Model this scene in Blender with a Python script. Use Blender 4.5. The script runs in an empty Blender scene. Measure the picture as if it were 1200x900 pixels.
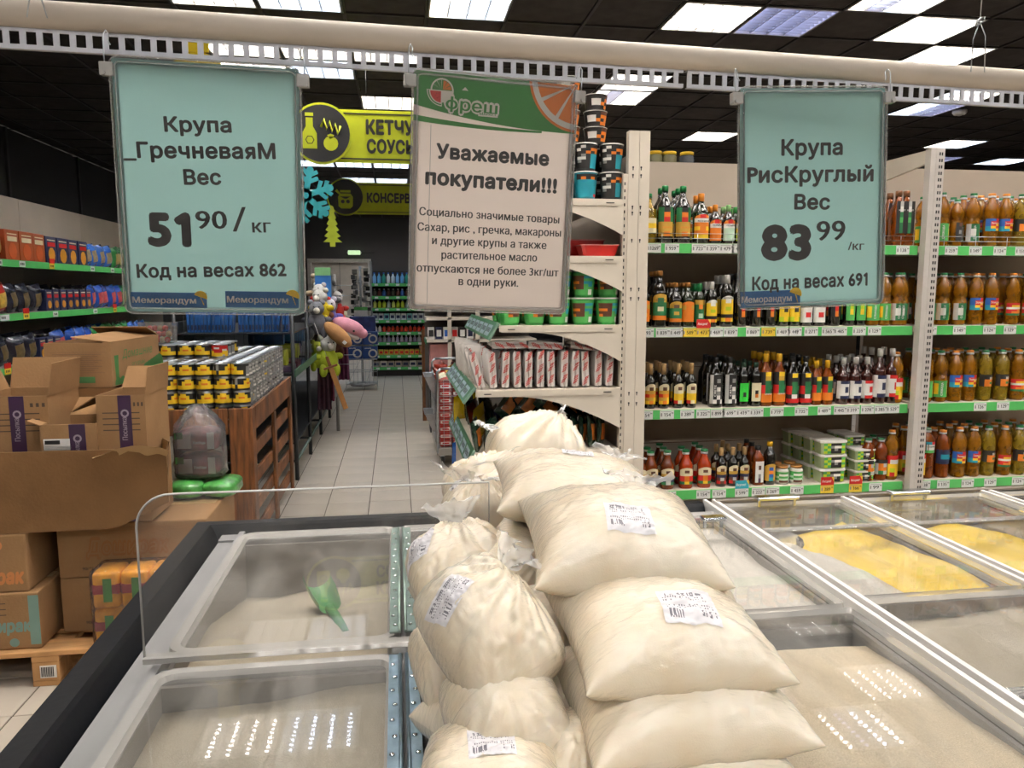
import bpy, bmesh, math, random
from mathutils import Vector, Matrix, noise
R = math.radians
rnd = random.Random(7)
SC = bpy.context.scene
COL = SC.collection

# ---------------------------------------------------------------- camera
FPX, EYE = 890.0, 1.55
PITCH = math.atan(110 / FPX)
YAW = math.atan(136 / FPX * math.cos(PITCH))
cam_d = bpy.data.cameras.new('camera')
cam_d.sensor_width = 36.0
cam_d.lens = FPX / 1200 * 36
cam_d.clip_start = 0.02
cam = bpy.data.objects.new('camera', cam_d)
COL.objects.link(cam)
cam.location = (0, 0, EYE)
cam.rotation_euler = (math.pi / 2 - PITCH, 0, -YAW)
SC.camera = cam
# ---------------------------------------------------------------- world, exposure
w = bpy.data.worlds.new('world')
SC.world = w
w.use_nodes = True
w.node_tree.nodes['Background'].inputs[0].default_value = (1.0, 0.9, 0.8, 1)
w.node_tree.nodes['Background'].inputs[1].default_value = 0.02
SC.view_settings.view_transform = 'Standard'
SC.view_settings.look = 'None'
SC.view_settings.gamma = 1
SC.view_settings.use_curve_mapping = False
SC.view_settings.exposure = 1.0
SC.cycles.max_bounces = 7
SC.cycles.diffuse_bounces = 3
SC.cycles.glossy_bounces = 4
SC.cycles.transmission_bounces = 5
SC.cycles.transparent_max_bounces = 14
SC.cycles.caustics_reflective = False
SC.cycles.caustics_refractive = False
SC.cycles.sample_clamp_indirect = 3.0
SC.cycles.use_denoising = True
LAMP_POWER = 46.0
CEIL = 3.57

FW = Vector((math.sin(YAW) * math.cos(PITCH), math.cos(YAW) * math.cos(PITCH), -math.sin(PITCH)))
RT = Vector((math.cos(YAW), -math.sin(YAW), 0))
UP = RT.cross(FW)

def at(x, y, X=None, Y=None, z=None):
    """the point of the place on a given plane that the photograph shows at x, y"""
    r = FW + RT * ((x - 600) / FPX) - UP * ((y - 450) / FPX)
    t = X / r.x if X is not None else (Y / r.y if Y is not None else (z - EYE) / r.z)
    return Vector((0, 0, EYE)) + r * t

# ---------------------------------------------------------------- materials
MATS = {}
def lin(c):
    if isinstance(c, str):
        c = [int(c[i:i + 2], 16) / 255 for i in (0, 2, 4)]
    return tuple((v / 12.92 if v <= 0.04045 else ((v + 0.055) / 1.055) ** 2.4) for v in c)

def mat(col, rough=0.5, metal=0.0, var=0.08, scale=12.0, bump=0.0, bscale=60.0, emit=0.0, alpha=None,
        trans=0.0, coat=0.0, sss=0.0, spec=0.5, stretch=(1, 1, 1)):
    key = (str(col), rough, metal, var, scale, bump, bscale, emit, alpha, trans, coat, sss, spec, stretch)
    if key in MATS:
        return MATS[key]
    m = bpy.data.materials.new('mat_%d' % len(MATS))
    m.use_nodes = True
    nt = m.node_tree
    b = nt.nodes['Principled BSDF']
    L = nt.links.new
    c = lin(col)
    b.inputs['Base Color'].default_value = (*c, 1)
    b.inputs['Roughness'].default_value = rough
    b.inputs['Metallic'].default_value = metal
    b.inputs['Specular IOR Level'].default_value = spec
    if coat:
        b.inputs['Coat Weight'].default_value = coat
        b.inputs['Coat Roughness'].default_value = 0.12
    if trans:
        b.inputs['Transmission Weight'].default_value = trans
        b.inputs['IOR'].default_value = 1.35
    if sss:
        b.inputs['Subsurface Weight'].default_value = sss
        b.inputs['Subsurface Radius'].default_value = (0.02, 0.012, 0.008)
    if emit:
        b.inputs['Emission Color'].default_value = (*c, 1)
        b.inputs['Emission Strength'].default_value = emit
    if alpha is not None:
        b.inputs['Alpha'].default_value = alpha
    if (var or bump) and not emit:
        tc = nt.nodes.new('ShaderNodeTexCoord')
        mp = nt.nodes.new('ShaderNodeMapping')
        mp.inputs['Scale'].default_value = stretch
        L(tc.outputs['Object'], mp.inputs['Vector'])
        if var:
            n = nt.nodes.new('ShaderNodeTexNoise')
            n.inputs['Scale'].default_value = scale
            n.inputs['Detail'].default_value = 4
            L(mp.outputs[0], n.inputs['Vector'])
            r = nt.nodes.new('ShaderNodeValToRGB')
            r.color_ramp.elements[0].position = 0.3
            r.color_ramp.elements[1].position = 0.7
            r.color_ramp.elements[0].color = (*[v * (1 - var * 2) for v in c], 1)
            r.color_ramp.elements[1].color = (*[min(1, v * (1 + var)) for v in c], 1)
            L(n.outputs['Fac'], r.inputs[0])
            L(r.outputs[0], b.inputs['Base Color'])
        if bump:
            n2 = nt.nodes.new('ShaderNodeTexNoise')
            n2.inputs['Scale'].default_value = bscale
            n2.inputs['Detail'].default_value = 3
            L(mp.outputs[0], n2.inputs['Vector'])
            bn = nt.nodes.new('ShaderNodeBump')
            bn.inputs['Strength'].default_value = bump
            bn.inputs['Distance'].default_value = 0.01
            L(n2.outputs['Fac'], bn.inputs['Height'])
            L(bn.outputs[0], b.inputs['Normal'])
    MATS[key] = m
    return m

def film(name, haze=0.12, tint=(1, 1, 1), rough=0.05, haze_col=(0.8, 0.78, 0.75), streak=0.0, wrinkle=0.0, ior=1.45):
    """clear plastic: see-through, mirror at grazing angles, a little milky"""
    if name in MATS:
        return MATS[name]
    m = bpy.data.materials.new(name)
    m.use_nodes = True
    nt = m.node_tree
    nt.nodes.clear()
    N, L = nt.nodes.new, nt.links.new
    out = N('ShaderNodeOutputMaterial')
    tr = N('ShaderNodeBsdfTransparent'); tr.inputs[0].default_value = (*tint, 1)
    gl = N('ShaderNodeBsdfGlossy'); gl.inputs['Roughness'].default_value = rough
    df = N('ShaderNodeBsdfDiffuse'); df.inputs[0].default_value = (*haze_col, 1)
    fr = N('ShaderNodeFresnel'); fr.inputs[0].default_value = ior
    m1 = N('ShaderNodeMixShader'); m2 = N('ShaderNodeMixShader')
    m1.inputs[0].default_value = haze
    L(tr.outputs[0], m1.inputs[1]); L(df.outputs[0], m1.inputs[2])
    L(fr.outputs[0], m2.inputs[0]); L(m1.outputs[0], m2.inputs[1]); L(gl.outputs[0], m2.inputs[2])
    L(m2.outputs[0], out.inputs[0])
    if streak or wrinkle:
        tc = N('ShaderNodeTexCoord')
        n = N('ShaderNodeTexNoise'); n.inputs['Scale'].default_value = 5 if streak else 40
        n.inputs['Detail'].default_value = 5
        mp = N('ShaderNodeMapping')
        mp.inputs['Scale'].default_value = (3, 1, 1) if streak else (1, 1, 1)
        L(tc.outputs['Object'], mp.inputs[0]); L(mp.outputs[0], n.inputs['Vector'])
        if streak:
            mr = N('ShaderNodeMapRange')
            mr.inputs['From Min'].default_value = 0.35; mr.inputs['From Max'].default_value = 0.75
            mr.inputs['To Min'].default_value = haze * 0.6; mr.inputs['To Max'].default_value = haze + streak
            L(n.outputs['Fac'], mr.inputs['Value']); L(mr.outputs[0], m1.inputs[0])
        if wrinkle:
            bn = N('ShaderNodeBump'); bn.inputs['Strength'].default_value = wrinkle; bn.inputs['Distance'].default_value = 0.01
            L(n.outputs['Fac'], bn.inputs['Height']); L(bn.outputs[0], gl.inputs['Normal'])
    MATS[name] = m
    return m

# ---------------------------------------------------------------- mesh building
class MB:
    def __init__(s):
        s.v, s.f, s.mi, s.sm, s.mats = [], [], [], [], []
    def m(s, mt):
        if mt not in s.mats:
            s.mats.append(mt)
        return s.mats.index(mt)
    def add(s, vs, fs, mt, smooth=False, M=None):
        o = len(s.v); i = s.m(mt)
        s.v += [tuple(M @ Vector(p)) if M else tuple(p) for p in vs]
        s.f += [tuple(o + k for k in f) for f in fs]
        s.mi += [i] * len(fs); s.sm += [smooth] * len(fs)
        return s
    def box(s, x0, x1, y0, y1, z0, z1, mt, M=None, skip=()):
        vs = [(x0, y0, z0), (x1, y0, z0), (x1, y1, z0), (x0, y1, z0), (x0, y0, z1), (x1, y0, z1), (x1, y1, z1), (x0, y1, z1)]
        fs = dict(b=(3, 2, 1, 0), t=(4, 5, 6, 7), f=(0, 1, 5, 4), r=(1, 2, 6, 5), k=(2, 3, 7, 6), l=(3, 0, 4, 7))
        return s.add(vs, [f for k, f in fs.items() if k not in skip], mt, False, M)
    def bbox(s, x0, x1, y0, y1, z0, z1, mt, b=0.004, M=None, seg=2, smooth=False):
        bm = bmesh.new()
        bmesh.ops.create_cube(bm, size=1)
        for v in bm.verts:
            v.co = ((x0 + x1) / 2 + v.co.x * (x1 - x0), (y0 + y1) / 2 + v.co.y * (y1 - y0), (z0 + z1) / 2 + v.co.z * (z1 - z0))
        bmesh.ops.bevel(bm, geom=bm.edges[:], offset=b, segments=seg, affect='EDGES', profile=0.5)
        bm.verts.ensure_lookup_table()
        s.add([v.co.copy() for v in bm.verts], [[v.index for v in f.verts] for f in bm.faces], mt, smooth, M)
        bm.free()
        return s
    def rings(s, rings, mt, smooth=True, cap0=True, cap1=True, M=None):
        n = len(rings[0]); vs = [p for r in rings for p in r]; fs = []
        for k in range(len(rings) - 1):
            for i in range(n):
                j = (i + 1) % n
                fs.append((k * n + i, k * n + j, (k + 1) * n + j, (k + 1) * n + i))
        s.add(vs, fs, mt, smooth, M)
        o = len(s.v) - len(vs); i = s.m(mt)
        if cap0: s.f.append(tuple(o + k for k in range(n))[::-1]); s.mi.append(i); s.sm.append(False)
        if cap1: s.f.append(tuple(o + (len(rings) - 1) * n + k for k in range(n))); s.mi.append(i); s.sm.append(False)
        return s
    def lathe(s, prof, mt, n=12, sq=2.0, c=(0, 0, 0), smooth=True, M=None, cap0=True, cap1=True):
        rings = []
        for r, z in prof:
            ring = []
            for i in range(n):
                a = 2 * math.pi * (i + 0.5) / n
                ca, sa = math.cos(a), math.sin(a)
                q = 1 if sq == 2 else (abs(ca) ** sq + abs(sa) ** sq) ** (-1 / sq)
                ring.append((c[0] + r * q * ca, c[1] + r * q * sa, c[2] + z))
            rings.append(ring)
        return s.rings(rings, mt, smooth, cap0, cap1, M)
    def tube(s, path, r, mt, n=8, M=None, rs=None):
        path = [Vector(p) for p in path]; rings = []; u = None
        for k, p in enumerate(path):
            t = (path[min(k + 1, len(path) - 1)] - path[max(k - 1, 0)]).normalized()
            if u is None:
                u = t.orthogonal().normalized()
            u = (u - t * u.dot(t)).normalized(); w_ = t.cross(u); rr = rs[k] if rs else r
            rings.append([p + (u * math.cos(2 * math.pi * i / n) + w_ * math.sin(2 * math.pi * i / n)) * rr for i in range(n)])
        return s.rings(rings, mt, True, True, True, M)
    def poly(s, pts, thick, mt, axis='y', M=None):
        """outline in x,z extruded along y"""
        n = len(pts)
        vs = [(p[0], 0, p[1]) for p in pts] + [(p[0], thick, p[1]) for p in pts]
        fs = [tuple(range(n)), tuple(range(2 * n - 1, n - 1, -1))] + [(i, n + i, n + (i + 1) % n, (i + 1) % n) for i in range(n)]
        return s.add(vs, fs, mt, False, M)
    def grid(s, P, mt, smooth=True, M=None, matfn=None):
        h, w_ = len(P), len(P[0]); o = len(s.v)
        s.v += [tuple(M @ Vector(p)) if M else tuple(p) for r in P for p in r]
        for a in range(h - 1):
            for b in range(w_ - 1):
                s.f.append((o + a * w_ + b, o + a * w_ + b + 1, o + (a + 1) * w_ + b + 1, o + (a + 1) * w_ + b))
                s.mi.append(s.m(matfn(a, b) if matfn else mt)); s.sm.append(smooth)
        return s
    def mesh(s, name='m'):
        me = bpy.data.meshes.new(name)
        me.from_pydata(s.v, [], s.f)
        for m_ in s.mats: me.materials.append(m_)
        me.polygons.foreach_set('material_index', s.mi)
        me.polygons.foreach_set('use_smooth', s.sm)
        me.update()
        return me
    def build(s, name, parent=None, label=None, kind=None):
        return link(name, s.mesh(name), parent, label, kind)

def link(name, me, parent=None, label=None, kind=None, loc=None, rot=None):
    o = bpy.data.objects.new(name, me)
    COL.objects.link(o)
    if parent: o.parent = parent
    if label: o['label'] = label
    if kind: o['kind'] = kind
    if loc is not None: o.location = loc
    if rot is not None: o.rotation_euler = rot
    return o

def thing(name, label, cat, loc=(0, 0, 0), rot=(0, 0, 0), group=None):
    o = bpy.data.objects.new(name, None)
    o.empty_display_size = 0.05
    COL.objects.link(o)
    o.location = loc; o.rotation_euler = rot
    o['label'] = label; o['category'] = cat
    if group: o['group'] = group
    return o

def tag(o, label, cat, group=None, kind=None):
    o['label'] = label; o['category'] = cat
    if group: o['group'] = group
    if kind: o['kind'] = kind
    return o

def struct(o):
    o['kind'] = 'structure'
    return o

def inst(parts, name, label, cat, loc, rot=(0, 0, 0), group=None, scale=None):
    """a thing made of shared meshes: parts = [(name, mesh[, label])]"""
    t = thing(name, label, cat, loc, rot, group)
    if scale: t.scale = scale
    for p in parts:
        link(p[0], p[1], t, p[2] if len(p) > 2 else None)
    return t

ORD = ['first', 'second', 'third', 'fourth', 'fifth', 'sixth', 'seventh', 'eighth', 'ninth', 'tenth', 'eleventh', 'twelfth',
       'thirteenth', 'fourteenth', 'fifteenth', 'sixteenth', 'seventeenth', 'eighteenth', 'nineteenth', 'twentieth',
       'twenty-first', 'twenty-second', 'twenty-third', 'twenty-fourth', 'twenty-fifth', 'twenty-sixth', 'twenty-seventh']

# ---------------------------------------------------------------- lettering from the built-in font
GL = {}
def arc_(cx, cy, rx, ry, a0, a1, n=9): return [(cx + rx * math.cos(R(a0 + (a1 - a0) * i / n)), cy + ry * math.sin(R(a0 + (a1 - a0) * i / n))) for i in range(n + 1)]
# letters the built-in font fills wrongly, drawn as strokes: advance, pen lines
PEN = {'н': (.59, [[(.125, 0), (.125, .54)], [(.465, 0), (.465, .54)], [(.125, .28), (.465, .28)]]),
       'ш': (.82, [[(.125, .54), (.125, .045), (.695, .045), (.695, .54)], [(.41, .045), (.41, .54)]]),
       'щ': (.86, [[(.125, .54), (.125, .045), (.78, .045), (.78, -.13)], [(.695, .045), (.695, .54)], [(.41, .045), (.41, .54)]]),
       'ь': (.54, [[(.125, .54), (.125, .045)] + [(.29, .045)] + arc_(.29, .175, .15, .13, -90, 90) + [(.125, .305)]]),
       'ы': (.74, [[(.125, .54), (.125, .045)] + [(.28, .045)] + arc_(.28, .175, .14, .13, -90, 90) + [(.125, .305)], [(.61, 0), (.61, .54)]]),
       'я': (.54, [[(.42, 0), (.42, .495), (.25, .495)] + arc_(.25, .37, .14, .125, 90, 270) + [(.42, .245)], [(.27, .24), (.10, 0)]]),
       'ю': (.76, [[(.125, 0), (.125, .54)], [(.125, .27), (.27, .27)], arc_(.48, .27, .19, .24, 0, 360, 18)]),
       'ф': (.72, [arc_(.36, .27, .24, .23, 0, 360, 18), [(.36, -.17), (.36, .74)]]),
       '1': (.48, [[(.10, .54), (.27, .66), (.27, 0)]])}
def pen_glyph(ch):
    adv, lines = PEN[ch]; vs = []; fs = []; h = .045
    dp = 0
    for ln in lines:
        for (x0, y0), (x1, y1) in zip(ln[:-1], ln[1:]):
            dp += 1
            d = math.hypot(x1 - x0, y1 - y0) or 1e-6; nx, ny = -(y1 - y0) / d * h, (x1 - x0) / d * h; o = len(vs)
            vs += [Vector((x0 + nx, y0 + ny, dp)), Vector((x0 - nx, y0 - ny, dp)), Vector((x1 - nx, y1 - ny, dp)), Vector((x1 + nx, y1 + ny, dp))]; fs.append((o, o + 1, o + 2, o + 3))
        for (x, y) in ln[1:-1]:
            dp += 1
            o = len(vs); vs += [Vector((x + h * math.cos(a), y + h * math.sin(a), dp)) for a in [math.pi * k / 3 for k in range(6)]]; fs.append(tuple(range(o, o + 6)))
    return (vs, fs), adv
def glyph(ch):
    k = ch
    if ch == 'Р': ch = 'P'
    if k in GL: return GL[k]
    if ch in PEN:
        GL[k] = pen_glyph(ch); return GL[k]
    def ev(txt):
        c = bpy.data.curves.new('t', 'FONT'); c.body = txt; c.resolution_u = 3
        o = bpy.data.objects.new('t', c)
        me = o.to_mesh()
        vs = [v.co.copy() for v in me.vertices]; fs = [tuple(p.vertices) for p in me.polygons]
        o.to_mesh_clear(); bpy.data.objects.remove(o); bpy.data.curves.remove(c)
        return vs, fs
    bar = max(v.x for v in ev('|')[0])
    adv = max(v.x for v in ev(ch + '|')[0]) - bar
    GL[k] = (ev(ch) if ch != ' ' else ([], []), adv)
    return GL[k]

def text(mb, s, mt, M, size=None, width=None, cap=None, align='c', bold=0.02, slant=0.0, wrap=None, track=0.0):
    """letters in the x,z plane of M, facing -y; size = em, or width/cap height in metres"""
    x = 0; vs = []; fs = []
    for ch in s:
        (gv, gf), adv = glyph(ch)
        o = len(vs)
        vs += [(v.x + x, v.y, v.z) for v in gv]; fs += [tuple(o + i for i in f) for f in gf]
        x += adv + track + bold * 0.6
    if not vs: return
    if bold > 0.012:
        base, nb, bf = list(vs), len(vs), list(fs)
        offs = [(1, 0), (-1, 0), (0, 1), (0, -1), (.7, .7), (-.7, .7), (.7, -.7), (-.7, -.7)] if bold > 0.03 else [(1, 0), (-1, 0)]
        for q, (ox_, oy_) in enumerate(offs):
            vs += [(a + ox_ * bold, c_ + oy_ * bold, d_ + 4 * (q + 1)) for a, c_, d_ in base]; fs += [tuple(i + nb * (q + 1) for i in f) for f in bf]
    x0, x1 = min(v[0] for v in vs), max(v[0] for v in vs)
    sx = (width / (x1 - x0)) if width else (size or 1)
    sz = (cap / 0.73) if cap else (size or sx)
    off = -(x0 + x1) / 2 if align == 'c' else (-x0 if align == 'l' else -x1)
    pts = []
    for a, b, dd in vs:
        dd *= -0.000006
        X = (a + off) * sx + b * slant * sx; Z = b * sz
        if wrap: pts.append(((wrap - dd) * math.sin(X / wrap), -(wrap - dd) * math.cos(X / wrap), Z))
        else: pts.append((X, dd, Z))
    mb.add(pts, fs, mt, False, M)

def T(x=0, y=0, z=0, rx=0, ry=0, rz=0):
    return Matrix.Translation((x, y, z)) @ Matrix.Rotation(rz, 4, 'Z') @ Matrix.Rotation(rx, 4, 'X') @ Matrix.Rotation(ry, 4, 'Y')

def disc(mb, cx, cz, r, mt, M, n=24, a0=0, a1=2 * math.pi, y=0.0, r0=0.0, seg=None):
    """flat disc, sector or ring in x,z facing -y"""
    k = seg or n
    out = [(cx + r * math.cos(a0 + (a1 - a0) * i / k), y, cz + r * math.sin(a0 + (a1 - a0) * i / k)) for i in range(k + 1)]
    if r0:
        inn = [(cx + r0 * math.cos(a0 + (a1 - a0) * i / k), y, cz + r0 * math.sin(a0 + (a1 - a0) * i / k)) for i in range(k + 1)]
        mb.add(out + inn, [(i, i + 1, k + 2 + i, k + 1 + i) for i in range(k)], mt, False, M)
    else:
        mb.add(out + [(cx, y, cz)], [(i, i + 1, k + 1) for i in range(k)], mt, False, M)

# colours used for print
C_BLACK = mat('1a1817', 0.5); C_WHITE = mat('e8e4de', 0.5); C_GREEN = mat('4da552', 0.5); C_DKGREEN = mat('1d6a3c', 0.5)
C_YEL = mat('f0c526', 0.5); C_RED = mat('c81d1a', 0.5); C_BLUE = mat('2458a8', 0.5); C_NAVY = mat('1b2244', 0.45)
C_ORANGE = mat('e07a1c', 0.5); C_TEAL = mat('1d8ea0', 0.5); C_CREAM = mat('e6d9b4', 0.5); C_GOLD = mat('c79a3a', 0.45)
C_GREY = mat('8b8a88', 0.5); C_LGREY = mat('c3c0bb', 0.5); C_LIME = mat('b6c81e', 0.5); C_BROWN = mat('5a3320', 0.5)
C_PINK = mat('d98aa0', 0.6); C_PURP = mat('4a2a4c', 0.5)
CARD = mat('92704d', 0.85, var=0.07, scale=6, bump=0.15, bscale=90, spec=0.2)
CARD_D = mat('785838', 0.85, var=0.08, scale=6, bump=0.15, bscale=90, spec=0.2)
CARD_IN = mat('b5946a', 0.9, var=0.05, spec=0.2)
CREAM_METAL = mat('d6cbbb', 0.42, var=0.04, scale=4)
BEIGE_PANEL = mat('cdbfae', 0.55, var=0.03, scale=3)
STEEL = mat('b8bcc0', 0.28, metal=1.0, var=0.1, scale=30)
CHROME = mat('d8dce0', 0.12, metal=1.0, var=0)
BLACK_METAL = mat('14171a', 0.4, var=0.1)
WOOD = mat('7a4a24', 0.7, var=0.35, scale=5, bump=0.4, bscale=14, stretch=(9, 1, 1))
WOOD_L = mat('b98a58', 0.75, var=0.2, scale=5, bump=0.3, bscale=14, stretch=(1, 6, 1))
BLACK_PAINT = mat('04060b', 0.45, var=0.15, scale=14, bump=0.03, spec=0.2)
# ================================================================ SETTING
TILE = mat('b3a99b', 0.3, var=0.06, scale=2.5, bump=0.02, bscale=30)
GROUT = mat('4a4139', 0.9, var=0.1)
b = MB(); b.box(-8, 12, -7, 22.2, -0.1, -0.004, GROUT)
floor = struct(b.build('floor'))
tb = MB(); tb.bbox(-0.147, 0.147, -0.147, 0.147, -0.008, 0, TILE, 0.0015, seg=1); tile_me = tb.mesh('tile')
done = set()
def put_tile(i, j):
    done.add((i, j))
    link('tile', tile_me, floor, loc=(-0.22 + 0.3 * i + 0.15, 3.16 + 0.3 * j + 0.15, rnd.uniform(-0.0006, 0.0006)))
for i in range(-2, 5):
    for j in range(5, 39): put_tile(i, j)
for i in range(-6, -1):
    for j in range(-4, 3): put_tile(i, j)
b = MB()
for i in range(-22, 36):
    for j in range(-30, 62):
        if (i, j) in done or not (-14 <= i <= 22): continue
        x = -0.22 + 0.3 * i; y = 3.16 + 0.3 * j
        b.box(x + 0.0035, x + 0.2965, y + 0.0035, y + 0.2965, -0.008, 0, TILE, skip=('b',))
b.build('tiles', floor, kind='stuff')

DARKWALL = mat('3c3b3d', 0.7, var=0.05, scale=1)
LW = mat('2b2a2b', 0.75, var=0.08, scale=1)
b = MB()
b.box(-8, -2.42, 22.0, 22.2, 0, CEIL, DARKWALL); b.box(-0.68, 12, 22.0, 22.2, 0, CEIL, DARKWALL); b.box(-2.42, -0.68, 22.0, 22.2, 2.42, CEIL, DARKWALL)
for x in (-6, -4.2, 0.55, 1.9, 3.4, 4.9): b.box(x, x + 0.02, 21.985, 22, 0, CEIL, LW)
struct(b.build('wall_back'))
b = MB(); b.box(-5.0, -4.8, -7, 22, 0, CEIL, LW)
for y in (3.2, 6.2, 8.4, 10.6, 12.8, 15): b.box(-4.8, -4.77, y, y + 0.05, 0, CEIL, DARKWALL)
struct(b.build('wall_left'))
b = MB(); b.box(12, 12.2, -7, 22.2, 0, CEIL, LW); struct(b.build('wall_right'))
b = MB(); b.box(-5, 12.2, -7.2, -7, 0, CEIL, mat('d8d0c6', 0.7)); struct(b.build('wall_front'))
# door in the back wall
dm = mat('d8d0c6', 0.5, var=0.03)
b = MB(); b.box(-2.32, -0.78, 22.03, 22.08, 0.02, 2.32, dm); b.box(-1.555, -1.545, 22.02, 22.03, 0.02, 2.32, DARKWALL)
dr = struct(b.build('door_1'))
b = MB(); b.box(-2.42, -2.32, 21.95, 22.1, 0, 2.42, C_LGREY); b.box(-0.78, -0.68, 21.95, 22.1, 0, 2.42, C_LGREY); b.box(-2.32, -0.78, 21.95, 22.1, 2.32, 2.42, C_LGREY)
b.build('door_frame', dr)
b = MB(); b.tube([(-1.45, 22.02, 1.05), (-1.45, 21.97, 1.05), (-1.3, 21.97, 1.05)], 0.012, STEEL); b.build('door_handle', dr)
# long green-white emergency light above the door
p = at(415, 296, Y=21.9)
e = thing('emergency_light', 'small pale green emergency light box on the dark back wall above the door', 'light', p)
b = MB(); b.bbox(-0.17, 0.17, -0.05, 0.08, -0.06, 0.06, mat('a9c79a', 0.5, emit=0.7), 0.02); b.build('diffuser', e)
b = MB(); b.box(-0.2, 0.2, 0.05, 0.09, -0.02, 0.02, C_GREY); b.tube([(0.17, 0.07, 0), (0.55, 0.08, 0.01)], 0.01, C_BLACK); b.build('bracket', e)

# ceiling of black panels in a black grid
CEILM = mat('464240', 0.85, var=0.12, scale=8, spec=0.1); GRIDM = mat('2e2a28', 0.6)
b = MB(); b.box(-5, 12.2, -7.2, 22.2, CEIL + 0.1, CEIL + 0.2, CEILM)
ceil_o = struct(b.build('ceiling'))
GX, GY = 2.06, 5.4
VIS = [(-3, 0), (-5, 0), (-6, 0), (0, 0), (1, 0), (3, 0), (2, -1), (0, 3), (0, 4), (-5, 3), (-6, 3), (6, 3), (6, 4), (3, 7), (9, 7), (9, 4),
       (10, 9), (12, 9), (-5, 12), (-6, 12), (-4, 12), (-5, 15), (-4, 15), (-5, 22), (-4, 22), (-2, 22)]
HID = [(-6, 2), (-5, 2), (-4, 2), (3, 2), (-4, 5), (-2, 4), (4, 1), (-1, 9), (3, 11), (8, 12), (-8, 8), (0, 14), (-7, 18), (0, 20), (6, 18), (-3, 20), (-6, 25), (-3, 25)]
ADDED = [(k, j) for k in (-9, -5, -1, 3, 8, 11) for j in (-7,)] + [(k, j) for k in range(-7, 7) for j in (-11,)] + [(k, j) for k in range(-9, 11, 2) for j in (-14,)] + [(k, j) for k in (-9, -6, -5, -2, 1, 4, 8, 12) for j in (-5,)] + [(-9, -1), (8, -1), (12, 2), (-7, -4), (-5, -4), (-3, -4), (-1, -4), (1, -4), (3, -4), (5, -4), (-4, -6), (-2, -6), (0, -6), (2, -6), (4, -6)]  # unseen lamps added out of frame to light the signs and bag pile
LSET = set(VIS + HID + ADDED)
tb = MB(); tb.bbox(-0.288, 0.288, -0.288, 0.288, 0.012, 0.03, CEILM, 0.004, seg=1); ct_me = tb.mesh('ceiling_tile')
b = MB()
for k in range(-11, 17):
    for j in range(-20, 28):
        if (k, j) in LSET: continue
        x = GX + 0.6 * k + 0.3; y = GY + 0.6 * j + 0.3
        if -9 <= k <= 9 and -1 <= j <= 8:
            link('ceiling_tile', ct_me, ceil_o, loc=(x, y, CEIL))
        else:
            b.box(x - 0.288, x + 0.288, y - 0.288, y + 0.288, CEIL + 0.012, CEIL + 0.03, CEILM)
b.build('ceiling_tiles', ceil_o, kind='stuff')
b = MB()
for k in range(-11, 18): b.box(GX + 0.6 * k - 0.012, GX + 0.6 * k + 0.012, -7, 22, CEIL, CEIL + 0.012, GRIDM)
for j in range(-20, 29): b.box(-5, 12, GY + 0.6 * j - 0.012, GY + 0.6 * j + 0.012, CEIL, CEIL + 0.011, GRIDM)
b.build('ceiling_grid', ceil_o)

# louvred lamps
WARM = mat('fff9f2', emit=LAMP_POWER, var=0); COOL = mat('d4e6ff', emit=LAMP_POWER * 0.8, var=0); DIM = mat('b9c4ff', emit=LAMP_POWER * 0.1, var=0)
ALU = mat('b4b2b0', 0.35, metal=0.3, var=0)
REFL = mat('8f8d8a', 0.4, var=0); REFB = mat('f4f2ee', 0.4, var=0)
b = MB()
for s in (-1, 1):
    b.box(s * 0.288 - 0.01, s * 0.288 + 0.01, -0.298, 0.298, 0, 0.09, C_WHITE); b.box(-0.298, 0.298, s * 0.288 - 0.01, s * 0.288 + 0.01, 0.0005, 0.09, C_WHITE)
lf_me = b.mesh('frame')
b = MB(); b.box(-0.285, 0.285, -0.285, 0.285, 0.082, 0.09, REFL); lr_me = b.mesh('reflector')
b = MB()
for k in range(-1, 2): b.box(k * 0.142 - 0.004, k * 0.142 + 0.004, -0.278, 0.278, 0.006, 0.04, ALU)
for k in range(-4, 5): b.box(-0.278, 0.278, k * 0.06 - 0.003, k * 0.06 + 0.002, 0.008, 0.034, ALU)
ll_me = b.mesh('louver')
def tube_me(m):
    b = MB(); b.tube([(0, -0.27, 0.062), (0, 0.27, 0.062)], 0.014, m, 6); return b.mesh('tube')
TW, TC, TD = tube_me(WARM), tube_me(COOL), tube_me(DIM)
BR = mat('fffefc', emit=LAMP_POWER * 0.95, var=0); TB = tube_me(BR)
b = MB(); b.box(-0.285, 0.285, -0.285, 0.285, 0.082, 0.09, REFB); lrb_me = b.mesh('reflector')
def lamp(k, j, label, group, kinds='wwww'):
    t = thing('ceiling_lamp', label, 'lamp', (GX + 0.6 * k + 0.3, GY + 0.6 * j + 0.3, CEIL), (0, 0, 0), group)
    link('frame', lf_me, t); link('reflector', lr_me if 'b' not in kinds else lrb_me, t)
    if j > -14: link('louver', ll_me, t)
    for q, c in enumerate(kinds):
        link('tube', {'w': TW, 'c': TC, 'd': TD, 'b': TB}[c], t, loc=(-0.213 + 0.142 * q, 0, 0))
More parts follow.
